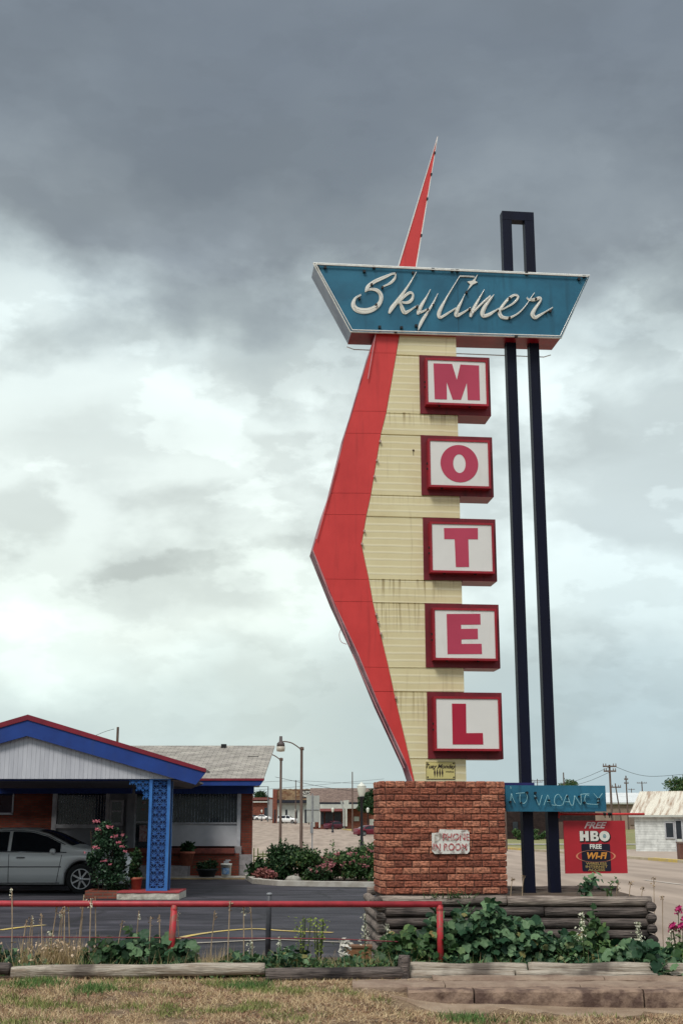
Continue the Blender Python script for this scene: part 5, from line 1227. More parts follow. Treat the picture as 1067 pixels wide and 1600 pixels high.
    if detail:
        for s in (-1, 1):
            bm = B(); pts = [(f * Lc, s * (wid(f) * .965 + .004), belt(f) + .012) for f in np.linspace(-.31, .225, 24)]; tube(bm, pts, .010, 6); obj('belt_trim', bm, M_CHROME, t)
            bm = B(); pts = [(f * Lc, s * (wtop(f) + .035), top(f) - .035) for f in np.linspace(-.30, .215, 28)]; tube(bm, pts, .009, 6); obj('roof_trim', bm, M_CHROME, t)
            bm = B(); pts = [(f * Lc, s * (wid(f) + .004), .42 * Hc) for f in np.linspace(-.20, .205, 16)]; tube(bm, pts, .012, 6); obj('side_moulding', bm, M_CHROME, t)
            bm = B(); pts = [(f * Lc, s * (wid(f) * .985 + .004), .175 * Hc) for f in np.linspace(-.20, .20, 16)]; tube(bm, pts, .010, 6); obj('sill_trim', bm, M_CHROME, t)
            for f0, df in ((-.035, .004), (.205, -.02), (-.21, .0)):
                bm = B(); pts = []
                for tt in np.linspace(0, 1, 8):
                    z = .24 + (belt(f0) - .28) * tt; f = f0 + df * (1 - tt); zz0 = .2
                    hw_ = wid(f) * (.985 if tt > .95 or tt < .05 else 1.0); pts.append((f * Lc, s * (hw_ + .001), z))
                tube(bm, pts, .006, 4); obj('door_gap', bm, M_DKPL, t)
            for f0 in (-.02, -.25):
                bm = B(); x_ = f0 * Lc + .12; tube(bm, catmull([(x_ - .02, s * (Wc / 2 - .01), .56 * Hc), (x_, s * (Wc / 2 + .03), .563 * Hc), (x_ + .14, s * (Wc / 2 + .03), .563 * Hc), (x_ + .17, s * (Wc / 2 - .01), .56 * Hc)], 3), .014, 8); obj('door_handle', bm, M_CHROME, t)
            bm = B(); lathe(bm, [(0, -.07), (.06, -.05), (.085, 0), (.06, .05), (0, .06)], 12); bmesh.ops.scale(bm, vec=(.8, 1.3, 1), verts=bm.verts); o = obj('side_mirror', bm, paintm, t, smooth=True); o.location = (.165 * Lc, s * (Wc / 2 + .05), .66 * Hc)
    return t
def carpaint(n, c, c2=None): return mat(n, c, .32, c2=c2 or tuple(v * .92 for v in c), scale=.6, metal=.08, spec=.6)
xs_ = X(139.5, 29.9, 1360)
car('silver_sedan', 'silver four-door sedan parked nose right under the blue carport', 'car', (xs_ - .295 * 5.0, 29.9, gz(29.9)), 0, 5.0, 1.86, 1.43, 'sedan', carpaint('silver_paint', (.66, .67, .68)))
def cloc(u, Y): return (X(u, Y), Y, gz(Y))
car('maroon_sedan', 'dark maroon sedan on the far street beside the globe street lamp', 'car', cloc(578, 180), R(28), 4.7, 1.8, 1.45, 'sedan', carpaint('maroon_paint', (.16, .012, .03)), detail=False)
car('white_suv', 'white sport utility vehicle on the far street between the two tall lamp poles', 'car', cloc(449.5, 296), R(-12), 4.7, 1.9, 1.85, 'suv', carpaint('white_paint', (.75, .76, .76)), detail=False)
car('white_sedan', 'small white sedan at the far end of the street beside the motel wall', 'car', cloc(410.5, 346), R(-8), 4.6, 1.8, 1.45, 'sedan', carpaint('white_paint', (.75, .76, .76)), detail=False)
car('dark_sedan', 'dark sedan mostly hidden by the motel corner, left of the small white sedan', 'car', cloc(397, 352), R(-8), 4.6, 1.8, 1.45, 'sedan', carpaint('black_paint', (.02, .02, .03)), detail=False)
car('dark_red_car', 'dark red car parked before the shingle-roofed shop window', 'car', cloc(524, 236), R(40), 4.6, 1.8, 1.5, 'sedan', carpaint('dark_red_paint', (.10, .012, .03)), detail=False)
# ================================================================ BACKGROUND BUILDINGS
def bldg(name, label, u0, u1, vtop, Y, depth, wallm, rz=0.0):
    x0, x1 = X(u0, Y), X(u1, Y); z = gz(Y); h = at(CX, vtop, Y).z - z
    t = thing(name, label, 'building', ((x0 + x1) / 2, Y, z), rz); w = (x1 - x0) / 2
    bm = B(); box(bm, -w, w, 0, depth, -.3, h); obj('wall', bm, wallm, t)
    loc = lambda u: X(u, Y) - (x0 + x1) / 2
    zz = lambda v: at(CX, v, Y).z - z
    def part(nm, m, u0, u1, v0, v1, y0, y1, parent=t, bevel=0):
        bm = B(); box(bm, loc(u0), loc(u1), y0, y1, zz(v0), zz(v1)); return obj(nm, bm, m, parent, bevel=bevel)
    return t, part, w, h, loc, zz
M_TANB = mat_brick('tan_patch_brick', (.42, .29, .17), (.20, .09, .05), (.32, .25, .17), .9, .35, .02)
M_FBRK = mat_brick('far_brick', (.30, .09, .055), (.22, .06, .04), (.16, .10, .08), .4, .14, .015)
M_FWALL = mat('far_white_wall', (.56, .58, .54), .9, c2=(.42, .43, .40), scale=.6)
M_AWN = mat('dark_awning', (.015, .018, .03), .7)
M_DWIN = mat('dark_window', (.02, .025, .035), .15, c2=(.04, .05, .06), scale=.6)
t, part, w, h, loc, zz = bldg('brick_shop', 'distant shop with patchy tan brick parapet, dark awning and white front', 427, 486, 1233, 300, 22, M_TANB)
part('corner_pier', M_FBRK, 426, 433, 1286.5, 1233, -.6, -.02); part('awning', M_AWN, 433, 486, 1254.5, 1250, -1.6, -.02); part('front_panel', M_FWALL, 433, 486, 1286.5, 1254.8, -.25, -.01)
for u0, u1 in ((429, 431), (446, 449), (462, 464.5), (476, 480)): part('door', M_DWIN, u0, u1, 1286, 1265, -.70 if u0 < 430 else -.35, -.26)
for k in range(6): part('parapet_cap', M_CONC, 434 + k * 8.6, 438 + k * 8.6, 1233, 1232.2, -.1, .4)
t, part, w, h, loc, zz = bldg('shingle_roof_shop', 'long distant brick shop under a deep brown shingle roof and white fascia', 486, 640, 1256, 240, 18, M_FBRK)
bm = B(); vs = [bm.verts.new(p) for p in ((-w - .3, -1.2, zz(1253.5)), (w + .3, -1.2, zz(1253.5)), (w + .3, 6, zz(1231) + .08), (-w - .3, 6, zz(1231) + .08), (-w - .3, 13, zz(1253)), (w + .3, 13, zz(1253)))]
for f in ((0, 1, 2, 3), (3, 2, 5, 4), (0, 3, 4), (1, 5, 2), (0, 4, 5, 1)): bm.faces.new([vs[i] for i in f])
obj('roof', bm, mat_brick('brown_shingles', (.30, .22, .18), (.20, .14, .12), (.14, .1, .09), .5, .35, .03, plane='xy'), t)
part('eave_fascia', M_AWN, 486, 640, 1256.5, 1253.6, -1.25, -.8); part('white_fascia', M_FWALL, 500, 572, 1263.5, 1256.8, -2.2, -.05)
part('red_canopy', mat('canopy_red', (.30, .10, .10), .8), 500, 535, 1267.5, 1263.6, -2.3, -.05)
for u0, u1, m_ in ((488, 492, M_FWALL), (494, 500, M_FBRK), (501, 506, M_DWIN), (508, 520, M_DWIN), (522, 533, M_DWIN), (577, 590, M_FWALL)): part('window', m_, u0, u1, 1288 if m_ is M_DWIN else 1292, 1269 if m_ is M_DWIN else 1280, -.2, -.01)
part('window', M_FWALL, 553, 561, 1283, 1276, -.15, -.01); part('corner_post', M_FWALL, 498.5, 501, 1293, 1263.5, -2.1, -1.7)
t, part, w, h, loc, zz = bldg('low_red_store', 'low reddish brick store at the far left end of the street', 360, 424, 1246, 352, 25, M_FBRK)
part('roof_band', mat('band_red', (.22, .08, .07), .8), 360, 420, 1250, 1246.5, -.8, -.02); part('white_band', M_FWALL, 360, 420, 1254, 1252, -.9, -.02); part('grey_side', mat('grey_wall', (.34, .33, .33), .9), 419, 427, 1280, 1249, -.5, -.02)
part('window', M_DWIN, 413, 419, 1279, 1262, -.2, -.01)
t, part, w, h, loc, zz = bldg('dark_brick_hall', 'dark brown brick hall behind the twin poles with green shrubs before it', 780, 929.5, 1256, 146, 20, mat_brick('dark_brick', (.045, .028, .026), (.03, .018, .018), (.02, .015, .015), .4, .14, .01))
for u in (800, 815, 860, 915): part('window', M_DWIN, u, u + 8, 1303, 1284, -.15, -.01)
part('doorway', mat('door_brown', (.12, .07, .06), .7), 870, 880, 1311, 1284, -.2, -.01)
t, part, w, h, loc, zz = bldg('tan_warehouse', 'long tan warehouse with low white metal roof behind the utility pole', 890, 1150, 1254, 235, 40, mat('tan_wall', (.33, .25, .20), .9, c2=(.26, .19, .155), scale=.5))
bm = B(); vs = [bm.verts.new(p) for p in ((-w - .5, -.6, zz(1254)), (w, -.6, zz(1254)), (w, 20, zz(1239) + .4), (-w + 1.5, 20, zz(1239) + .4), (-w - .5, 40, zz(1254)), (w, 40, zz(1254)))]
for f in ((0, 1, 2, 3), (3, 2, 5, 4), (0, 3, 4), (1, 5, 2), (0, 4, 5, 1)): bm.faces.new([vs[i] for i in f])
obj('roof', bm, mat('white_metal_roof', (.74, .76, .76), .5, c2=(.62, .64, .64), scale=.4), t)
part('roof_edge', M_FWALL, 889, 1100, 1256.5, 1254.3, -.62, -.4)
for u in (960, 983, 1000): part('loading_door', mat('loading_door', (.24, .18, .15), .8), u, u + 9, 1289, 1268, -.15, -.01)
# white shed with rusty tin roof, turned towards the left
sy = 88.0; sp0 = Vector((X(990, sy), sy, gz(sy)))
sh = thing('tin_roof_shed', 'white clapboard shed with rust-streaked corrugated tin roof at the right edge', 'building', sp0, R(-27))
wh_ = at(990, 1273, sy).z - sp0.z; SW = 9.0; SD = 6.4
bm = B(); box(bm, 0, SW, 0, SD, -.4, wh_); 
obj('wall', bm, mat_brick('white_clapboard', (.76, .78, .76), (.72, .74, .72), (.52, .53, .52), 3.0, .17, .012), sh)
bm = B(); rz_ = wh_ + 1.62; nC = 70; vsa, vsb, vsc = [], [], []
for i in range(nC * 2 + 1):
    x = -.3 + (SW + .6) * i / (nC * 2); dz_ = .03 * (i % 2)
    vsa.append(bm.verts.new((x, -.3, wh_ - .05 + dz_))); vsb.append(bm.verts.new((x, SD / 2, rz_ + dz_))); vsc.append(bm.verts.new((x, SD + .3, wh_ - .05 + dz_)))
for i in range(nC * 2): bm.faces.new([vsa[i], vsa[i+1], vsb[i+1], vsb[i]]); bm.faces.new([vsb[i], vsb[i+1], vsc[i+1], vsc[i]])
obj('roof', bm, mat('rusty_tin', (.68, .64, .55), .6, c2=(.34, .24, .17), scale=1.6, stretch=(2.6, .3, .3), lo=.34, hi=.52), sh)
bm = B(); prism(bm, [(0, 0), (1, 0), (.5, 1)], 0, 1); bm.free()
bm = B(); vs = [bm.verts.new(p) for p in ((.0, 0, wh_), (0, SD, wh_), (0, SD / 2, rz_ - .06))]; bm.faces.new(vs); v2 = [bm.verts.new((SW, v.co.y, v.co.z)) for v in vs]; bm.faces.new(v2)
obj('gable', bm, M_FWALL, sh)
bm = B(); box(bm, -.3, SW + .3, -.34, -.29, wh_ - .16, wh_ - .02); obj('eave_board', bm, M_FWALL, sh)
def shx(u):   # distance along the shed front for a bearing
    d = ray(u, 1290); n2 = Vector((math.cos(R(-27)), math.sin(R(-27)))); 
    det = d.x * (-n2.y) - (-n2.x) * d.y; tt = (sp0.x * (-n2.y) - (-n2.x) * sp0.y) / det
    px, py = d.x * tt, d.y * tt; return (px - sp0.x) * n2.x + (py - sp0.y) * n2.y
a, b = shx(1038), shx(1053); bm = B(); 
for q in ((a, b, 1.95, 2.03), (a, b, .92, 1.0), (a, a + .08, 1.0, 1.95), (b - .08, b, 1.0, 1.95)): box(bm, q[0], q[1], -.08, .0, q[2], q[3])
wf = obj('window', bm, M_WFRAME, sh); bm = B(); box(bm, a + .08, b - .08, -.04, -.01, 1.0, 1.95); obj('glass', bm, M_DWIN, wf)
a, b = shx(1055.5), shx(1064); bm = B(); box(bm, a - .08, a, -.08, 0, -.1, 2.1); box(bm, b, b + .08, -.08, 0, -.1, 2.1); box(bm, a - .08, b + .08, -.08, 0, 2.1, 2.18); df = obj('door', bm, M_WFRAME, sh)
bm = B(); box(bm, a, b, -.04, -.01, .9, 2.1); obj('glass', bm, M_DWIN, df); bm = B(); box(bm, a, b, -.035, -.01, -.1, .9); obj('door_panel', bm, M_FWALL, df)
p = gpt(1063, 1347); tb = thing('trash_bin', 'brown square trash bin standing before the white shed at the right edge', 'bin', (X(1064, 66), 66, gz(66) + .05))
bm = B(); box(bm, -.28, .28, -.28, .28, 0, .85); obj('bin_body', bm, mat('bin_brown', (.16, .07, .05), .7, c2=(.1, .04, .03), scale=5), tb, bevel=.03); bm = B(); box(bm, -.31, .31, -.31, .31, .85, .93); obj('lid', bm, mat('bin_lid', (.20, .14, .12), .7), tb, bevel=.02)
# ================================================================ POLES, LAMPS, SIGNS
M_WOOD = mat('pole_wood', (.17, .12, .10), .9, c2=(.09, .06, .05), scale=3, stretch=(3, 3, .4))
def lamp_pole(label, u, vtop, Y, arm_u, arm_v, r, head_w):
    z = gz(Y); x = X(u, Y); t = thing('street_lamp', label, 'street lamp', (x, Y, z), 0, 'tall cobra street lamps')
    H = at(CX, vtop, Y).z - z
    bm = B(); tube(bm, [(0, 0, 0), (-.02, 0, H)], r, 12, rr=[r, r * .78]); tube(bm, [(-r * 1.2, 0, H - .14), (r * 1.2, 0, H - .14)], .12, 8); obj('pole', bm, M_WOOD, t, smooth=False)
    ax = X(arm_u, Y) - x; az = at(CX, arm_v, Y).z - z
    bm = B(); tube(bm, catmull([(-.05, 0, H - .2), (ax * .25, 0, H + .05 + (az - H) * .3), (ax * .5, 0, az + .25), (ax * .8, 0, az + .35), (ax, 0, az + .30)], 6), .045, 8); obj('arm', bm, M_WOOD, t, smooth=True)
    bm = B(); lathe(bm, [(0, .75), (.10, .75), (.12, .35), (.26, .22), (.28, .0), (0, .0)], 16); bmesh.ops.scale(bm, vec=(1.1, 1.1, 1), verts=bm.verts); o = obj('lamp_head', bm, mat('lamp_dark', (.10, .08, .08), .6), t); o.location = (ax, 0, az)
    bm = B(); lathe(bm, [(0, -.42), (.30, -.38), (.34, -.02), (0, -.02)], 16); o = obj('lens', bm, mat('lamp_lens', (.55, .52, .45), .35, c2=(.42, .38, .32), scale=4), t); o.location = (ax, 0, az)
lamp_pole('taller curved-arm street lamp on dark pole, right of the other, above the shrubs', 471, 1167, 95, 437.5, 1166, .125, 11)
lamp_pole('shorter curved-arm street lamp on dark pole nearer the motel roof', 438.5, 1184, 108, 411, 1184, .125, 11)
M_GLOBE = mat('globe_glass', (.72, .74, .68), .35, c2=(.62, .63, .56), scale=2); M_PBLK = mat('post_black', (.012, .014, .022), .5)
def globe_lamp(label, u, vtop, Y, vbase=None, s=1.0):
    z = gz(Y); t = thing('globe_lamp', label, 'street lamp', (X(u, Y), Y, z), 0, 'acorn globe street lamps'); H = at(CX, vtop, Y).z - z
    bm = B(); lathe(bm, [(.20, 0), (.20, .25), (.13, .35), (.10, .8), (.075, 1.2), (.065, H - .95), (.10, H - .92), (.13, H - .80), (.16, H - .76), (0, H - .76)], 14); obj('post', bm, M_PBLK, t, smooth=True)
    bm = B(); lathe(bm, [(.13, H - .76), (.20, H - .55), (.245, H - .30), (.25, H - .22), (.13, H - .10), (.05, H - .05), (.045, H), (0, H + .01)], 16); obj('globe', bm, M_GLOBE, t, smooth=True)
    bm = B(); lathe(bm, [(.25, H - .235), (.262, H - .225), (.25, H - .21)], 16); obj('collar', bm, mat('globe_band', (.6, .6, .55), .4), t, smooth=True)
    return t
globe_lamp('largest acorn globe lamp on black post, rising behind the pink flowering shrub', 565, 1222, 68)
globe_lamp('small acorn globe lamp in front of the dark tree by the brick pillar', 574.6, 1261.5, 190)
globe_lamp('small acorn globe lamp before the shop window with the dark red car', 519.8, 1261.5, 205)
globe_lamp('tiny acorn globe lamp before the white shop front, right of the white sport utility vehicle', 462, 1263, 290)
globe_lamp('tiny acorn globe lamp at the far end above the small white sedan', 409, 1265, 330)
# back of a road sign
Y = 60; t = thing('road_sign', 'plain grey back of a road sign on a thin post behind the shrubs', 'sign', cloc(488, Y)); z = gz(Y)
hz = lambda v: at(CX, v, Y).z - z; M_ALU = mat('aluminium_back', (.40, .42, .40), .6, c2=(.32, .33, .32), scale=2)
bm = B(); box(bm, X(479, Y) - X(488, Y), X(499, Y) - X(488, Y), -.02, .0, hz(1284.5), hz(1243)); obj('sign_plate', bm, M_ALU, t)
bm = B(); box(bm, -.03, .03, -.07, -.021, 0, hz(1240)); obj('post', bm, mat('galv', (.26, .27, .29), .5), t); bm = B(); box(bm, -.09, .05, -.12, -.075, hz(1302), hz(1285.5)); obj('meter_box', bm, mat('galv', (.26, .27, .29), .5), t)
bm = B(); box(bm, X(479, Y) - X(488, Y), X(500, Y) - X(488, Y), -.045, -.0205, hz(1265.8), hz(1264.8)); obj('brace', bm, mat('galv', (.26, .27, .29), .5), t)
# distant shop sign
Y = 282; z = gz(Y); t = thing('shop_sign', 'small black distant sign with white auto parts lettering', 'sign', cloc(478.5, Y)); hz = lambda v: at(CX, v, Y).z - z
bm = B(); box(bm, -1.05, 1.0, -.1, .1, hz(1247), hz(1234.5)); obj('panel', bm, M_BLK, t); bm = B(); tube(bm, [(.6, .2, 0), (.6, .2, hz(1235))], .1, 8); obj('post', bm, M_PBLK, t)
text('lettering', 'AUTO', .80, M_WHITE, t, (0, -.12, hz(1238.3)), off=.02, sx=.92); text('lettering', 'PARTS', .80, M_WHITE, t, (0, -.12, hz(1243.6)), off=.02, sx=.76)
Y = 228; z = gz(Y); t = thing('pylon_sign', 'white twin-panel pylon sign standing before the distant brick shop', 'sign', cloc(539, Y)); hz = lambda v: at(CX, v, Y).z - z
k = Y / 1983
bm = B(); prism(bm, [(-8 * k, hz(1251)), (-4.5 * k, hz(1251)), (-1 * k, hz(1264)), (-1 * k, hz(1291)), (-3.5 * k, hz(1291)), (-3.5 * k, hz(1266))], -.3, .3); obj('left_panel', bm, M_ALU, t)
bm = B(); prism(bm, [(-3 * k, hz(1251)), (6 * k, hz(1250)), (5.5 * k, hz(1262)), (3.5 * k, hz(1264)), (3.5 * k, hz(1291)), (0, hz(1291)), (0, hz(1264))], -.25, .35); obj('right_panel', bm, M_FWALL, t)
Y = 322; z = gz(Y); t = thing('sign_frame', 'empty square pipe sign frame high above the far red store', 'sign frame', cloc(418.5, Y)); hz = lambda v: at(CX, v, Y).z - z; k = Y / 1983
bm = B(); tube(bm, [(0, 0, 0), (0, 0, hz(1229)), (-26 * k, 0, hz(1229)), (-26 * k, 0, hz(1255))], .14, 6); obj('frame', bm, mat('frame_grey', (.14, .16, .17), .6), t)
# utility poles
def upole(label, u, vtop, Y, arms=(), lean=0.0, r=.16):
    z = gz(Y); t = thing('utility_pole', label, 'utility pole', (X(u, Y), Y, z), 0, 'wooden utility poles'); H = at(CX, vtop, Y).z - z
    bm = B(); tube(bm, [(0, 0, -.1), (lean, 0, H)], r, 8, rr=[r, r * .7]); obj('pole', bm, M_WOOD, t)
    for av, w in arms:
        az = at(CX, av, Y).z - z; bm = B(); box(bm, -w / 2 + lean, w / 2 + lean, -.14, -.02, az - .07, az + .07); c = obj('crossarm', bm, M_WOOD, t)
        bm = B()
        for s in (-.46, -.28, .28, .46): tube(bm, [(s * w + lean, -.08, az + .07), (s * w + lean, -.08, az + .26)], .05, 6)
        obj_each('insulator', bm, mat('insulator', (.25, .22, .22), .4), c)
    return t
upole('tall utility pole with two crossarms rising just right of the teal vacancy sign', 955.5, 1195, 118, ((1197.5, 1.6 * 0.8), (1205, 1.15)), r=.13)
upole('thin leaning utility pole right of the tall two-armed pole', 973, 1224, 150, ((1230, 1.3),), lean=-.75, r=.10)
upole('bare utility pole with short side insulators behind the leaning one', 980.5, 1212, 230, ((1218, .7), (1224, .8)), r=.16)
upole('small distant utility pole with one crossarm over the tan warehouse roof', 1005, 1221, 300, ((1223.5, 2.4),), r=.18)
upole('tiny distant utility pole between the two other poles at right', 988, 1232, 420, ((1233.5, 2.2),), r=.18)
upole('plain pole top rising above the vacancy sign right of the twin poles', 882.5, 1207, 210, (), r=.14)
upole('distant pole with wide crossarm seen between the twin poles', 841, 1217, 320, ((1219.5, 4.2), (1222, 2.6)), r=.14)
upole('bare grey pole over the brown shingle shop roof, left of the large globe lamp', 550.6, 1206, 212, (), r=.12)
upole('thin pole over the patchy tan brick parapet', 461.8, 1219, 285, (), r=.13)
upole('pole top with a wire just above the carport roof slope', 178.8, 1136, 60, (), r=.085)
upole('pale post right behind the brick pillar edge under the vacancy sign', 789.5, 1262, 92, (), r=.08)
def wire(pts, r=.02, label='thin sagging power line above the distant shops'):
    bm = B(); P_ = [at(u, v, Y) for u, v, Y in pts]; a = P_[0]
    tube(bm, [p - a for p in catmull(P_, 8) for p in [Vector(p)]], r, 4, cap=False); o = obj('power_line', bm, M_BLK); o.location = a; tag(o, label, 'wire', 'power lines')
wire([(430, 1214, 240), (520, 1232, 240), (640, 1246, 240)], .035, 'power line sloping down right over the shingle-roofed shop')
wire([(380, 1224, 260), (462, 1220, 285), (560, 1224, 300), (640, 1222, 300)], .03, 'nearly level power line over the far shops')
wire([(380, 1236, 260), (480, 1228, 280), (600, 1217, 300)], .028, 'lowest power line rising to the right over the far shops')
wire([(958, 1197, 118), (1015, 1213, 140), (1100, 1206, 160)], .022, 'power line from the two-armed pole to the right frame edge')
wire([(955, 1197, 118), (905, 1218, 160), (870, 1228, 210)], .022, 'upper power line falling left from the two-armed pole')
wire([(955, 1205, 118), (915, 1222, 160), (880, 1230, 210)], .022, 'lower power line falling left from the two-armed pole')
wire([(178.8, 1139, 60), (165, 1143, 60), (148, 1150, 58)], .010, 'short power line from the pole top to the carport roof')
# ================================================================ TREES AND PLANTS
M_LF_D = mat_island('leaf_dark', (.010, .030, .012), (.045, .095, .035), .55, c3=(.022, .058, .02), trans=.12, c4=(.12, .11, .04))
M_LF_M = mat_island('leaf_mid', (.02, .055, .018), (.13, .21, .07), .5, c3=(.045, .10, .035), trans=.15, c4=(.26, .20, .08))
M_LF_V = mat_island('leaf_vine', (.010, .038, .019), (.17, .28, .14), .5, c3=(.036, .095, .046), trans=.22, c4=(.20, .19, .07))
M_LF_Y = mat_island('leaf_lime', (.12, .18, .03), (.32, .38, .09), .6, trans=.2)
M_PKF = mat_island('petal_pink', (.62, .16, .22), (.80, .34, .38), .6, c3=(.72, .22, .28), trans=.2)
M_PKD = mat_island('petal_dusty', (.38, .12, .14), (.66, .30, .32), .7, c3=(.50, .19, .21), trans=.2)
M_MAG = mat_island('petal_magenta', (.42, .02, .13), (.60, .05, .22), .6, trans=.2)
M_WHF = mat_island('petal_white', (.66, .66, .50), (.80, .80, .66), .6, trans=.2)
M_STEM = mat('stem', (.07, .10, .03), .7, c2=(.04, .06, .02), scale=10)
M_TWIG = mat('twig', (.07, .045, .03), .9, c2=(.03, .02, .015), scale=8)
M_DRY = mat_island('dry_straw', (.36, .26, .13), (.60, .47, .28), .85, c3=(.46, .34, .18))
def tree(name, label, u, Y, vtop, w, crown_h, m, n=5000, ls=.35, group=None, trunk_r=.2, seed=1):
    z = gz(Y); H = at(CX, vtop, Y).z - z; t = thing(name, label, 'tree', (X(u, Y), Y, z), 0, group); zc = H - crown_h / 2
    bm = B(); tube(bm, [(0, 0, -.1), (.1, 0, H * .3), (0, .1, zc)], trunk_r, 8, rr=[trunk_r, trunk_r * .75, trunk_r * .45])
    for k in range(6):
        a = k * 1.05 + seed; b_ = Vector((math.cos(a) * w * .33, math.sin(a) * w * .3, zc + crown_h * (.05 + .22 * (k % 3)))); s_ = Vector((0, 0, H * .3 + (zc - H * .3) * (.3 + .1 * k)))
        tube(bm, [s_, s_.lerp(b_, .55) + Vector((0, 0, .1)), b_], .1, 6, rr=[trunk_r * .45, trunk_r * .3, .03])
    obj('trunk', bm, M_TWIG, t, smooth=True)
    leaves('crown', clumps(n, (0, 0, zc), (w / 2, w / 2, crown_h / 2), nc=26, spread=.34, seed=seed), ls, m, t, tilt=1.0, up=.3)
    return t
tree('street_tree', 'dense dark green street tree between the globe lamp and the brick pillar', 584.5, 222, 1234, 5.4, 4.6, M_LF_D, 6000, .34, seed=3, trunk_r=.2)
tree('distant_tree', 'sparse dark tree crown above the far red store beside the motel wall', 409, 385, 1236.5, 5.0, 2.8, M_LF_D, 1500, .5, seed=5)
tree('distant_tree', 'round dark green tree behind the tin roof shed at the right edge', 1063, 150, 1212, 3.4, 3.4, M_LF_M, 4000, .22, seed=8)
tree('distant_tree', 'small pale green tree top above the vacancy sign', 890, 262, 1218, 4.0, 2.8, M_LF_M, 2200, .3, seed=11)
for i, (u, w_, lab) in enumerate(((840, 2.2, 'rounded shrub seen between the twin poles before the dark hall'), (808, 1.6, 'low shrub left of the twin poles before the dark hall'), (905, 2.0, 'low shrub right of the twin poles, partly behind the red board'))):
    Y = 140; t = thing('hedge_shrub', lab, 'shrub', cloc(u, Y), 0, 'shrubs before the dark hall'); leaves('foliage', clumps(1800, (0, 0, .65), (w_ / 2, .8, .68), nc=14, seed=20 + i), .16, M_LF_M, t, tilt=1)
    bm = B(); tube(bm, [(0, 0, 0), (0, 0, .7)], .05, 6); obj('stem', bm, M_TWIG, t)
def shrub(name, label, c, r, n, ls, m, seed, flowers=None, group=None, nf=0, fs=.05, sprigs=0):
    t = thing(name, label, 'shrub', (c[0], c[1], c[2]), 0, group)
    leaves('foliage', clumps(n, (0, 0, r[2] * .95), r, nc=22, spread=.36, seed=seed), ls, m, t, tilt=.9, up=.35)
    rg = random.Random(seed); bm = B()
    for k in range(7):
        a = rg.random() * 6.3; q = Vector((math.cos(a) * r[0] * .5, math.sin(a) * r[1] * .5, r[2] * (1.0 + .6 * rg.random()))); tube(bm, [(0, 0, 0), q * .5 + Vector((0, 0, .05)), q], .012, 5)
    obj('stems', bm, M_TWIG, t)
    for k in range(sprigs):
        a = rg.uniform(-1, 1) * r[0] * .85; y = rg.uniform(-.5, .5) * r[1]; hh = rg.uniform(.15, .38); zb_ = r[2] * 1.5
        P = np.array([(a + rg.gauss(0, .02), y, zb_ + hh * j / 10 + rg.gauss(0, .02)) for j in range(11) for _ in range(3)]); leaves('sprig', P, ls * .8, m, t, tilt=1, up=.2)
    if flowers:
        P0 = clumps(14, (0, 0, 0), (fs, fs, fs * .8), nc=4, spread=.8, seed=seed)
        f0 = leaves('flower', P0, fs * 1.1, flowers, t, tilt=1.2, up=.2, jitter=.3); first = True
        for k in range(nf):
            th = rg.uniform(-1.5, 1.5); el = rg.uniform(-.1, 1.2); q = Vector((math.sin(th) * math.cos(el) * r[0] * 1.0, -math.cos(th) * math.cos(el) * r[1] * 1.0, r[2] * .95 + math.sin(el) * r[2] * 1.05))
            o = f0 if first else f0.copy()
            if not first: COL.objects.link(o); o.parent = t
            first = False; o.location = q; o.scale = [rg.uniform(.7, 1.25)] * 3; o.rotation_euler = (0, 0, rg.random() * 6)
    return t
# island bed behind the lot
pts_k = [gpt(u, v) for u, v in ((384, 1367), (392, 1375), (402, 1381), (440, 1384.5), (520, 1386), (600, 1387), (680, 1388))]
kerb_strip('island_kerb', [(p.x, p.y) for p in pts_k], .28, .13, M_CONC)
bm = B(); back = [(x, y + 4.5) for x, y in [(p.x, p.y) for p in reversed(pts_k)]]
vs = [bm.verts.new((x, y, gz(y) + .05)) for x, y in [(p.x, p.y + .05) for p in pts_k] + back]; bm.faces.new(vs); tag(obj('island_soil', bm, M_SOIL), kind='structure')
def sp(u, Y, dz=.05): return (X(u, Y), Y, gz(Y) + dz)
SH = 'shrubs on the island bed behind the lot'
shrub('green_shrub', 'broad dark green leafy shrub at the left of the island bed by the lamp poles', sp(448, 35.8), (.72, .6, .50), 5200, .085, M_LF_D, 31, group=SH, sprigs=5)
shrub('green_shrub', 'green leafy shrub in the middle of the island bed beneath the road sign', sp(494, 35.6), (.62, .55, .44), 4200, .08, M_LF_M, 32, group=SH, sprigs=4)
shrub('green_shrub', 'green shrub just left of the brick pillar under the globe lamp', sp(572, 35.9), (.65, .5, .46), 3600, .08, M_LF_M, 35, group=SH, sprigs=7)
shrub('rose_shrub', 'pink flowering shrub filling the right of the island bed', sp(538, 35.0), (.66, .45, .38), 3600, .075, M_LF_M, 33, flowers=M_PKD, nf=30, fs=.045, group=SH, sprigs=3)
shrub('rose_shrub', 'pink flowering shrub touching the brick pillar edge', sp(588, 34.9), (.50, .42, .42), 2600, .075, M_LF_M, 34, flowers=M_PKD, nf=18, fs=.045, group=SH, sprigs=3)
shrub('rose_shrub', 'low faded pink shrub at the foot of the middle green shrub', sp(500, 34.7), (.36, .28, .20), 1200, .065, M_LF_D, 36, flowers=M_PKD, nf=8, fs=.04, group=SH)
shrub('red_leaf_plant', 'small plant with reddish leaves and pink tips at the left kerb end', sp(414, 34.9), (.34, .25, .18), 900, .07, mat_island('leaf_red', (.12, .03, .03), (.30, .12, .10), .6), 37, flowers=M_PKD, nf=4, fs=.04, group=SH)
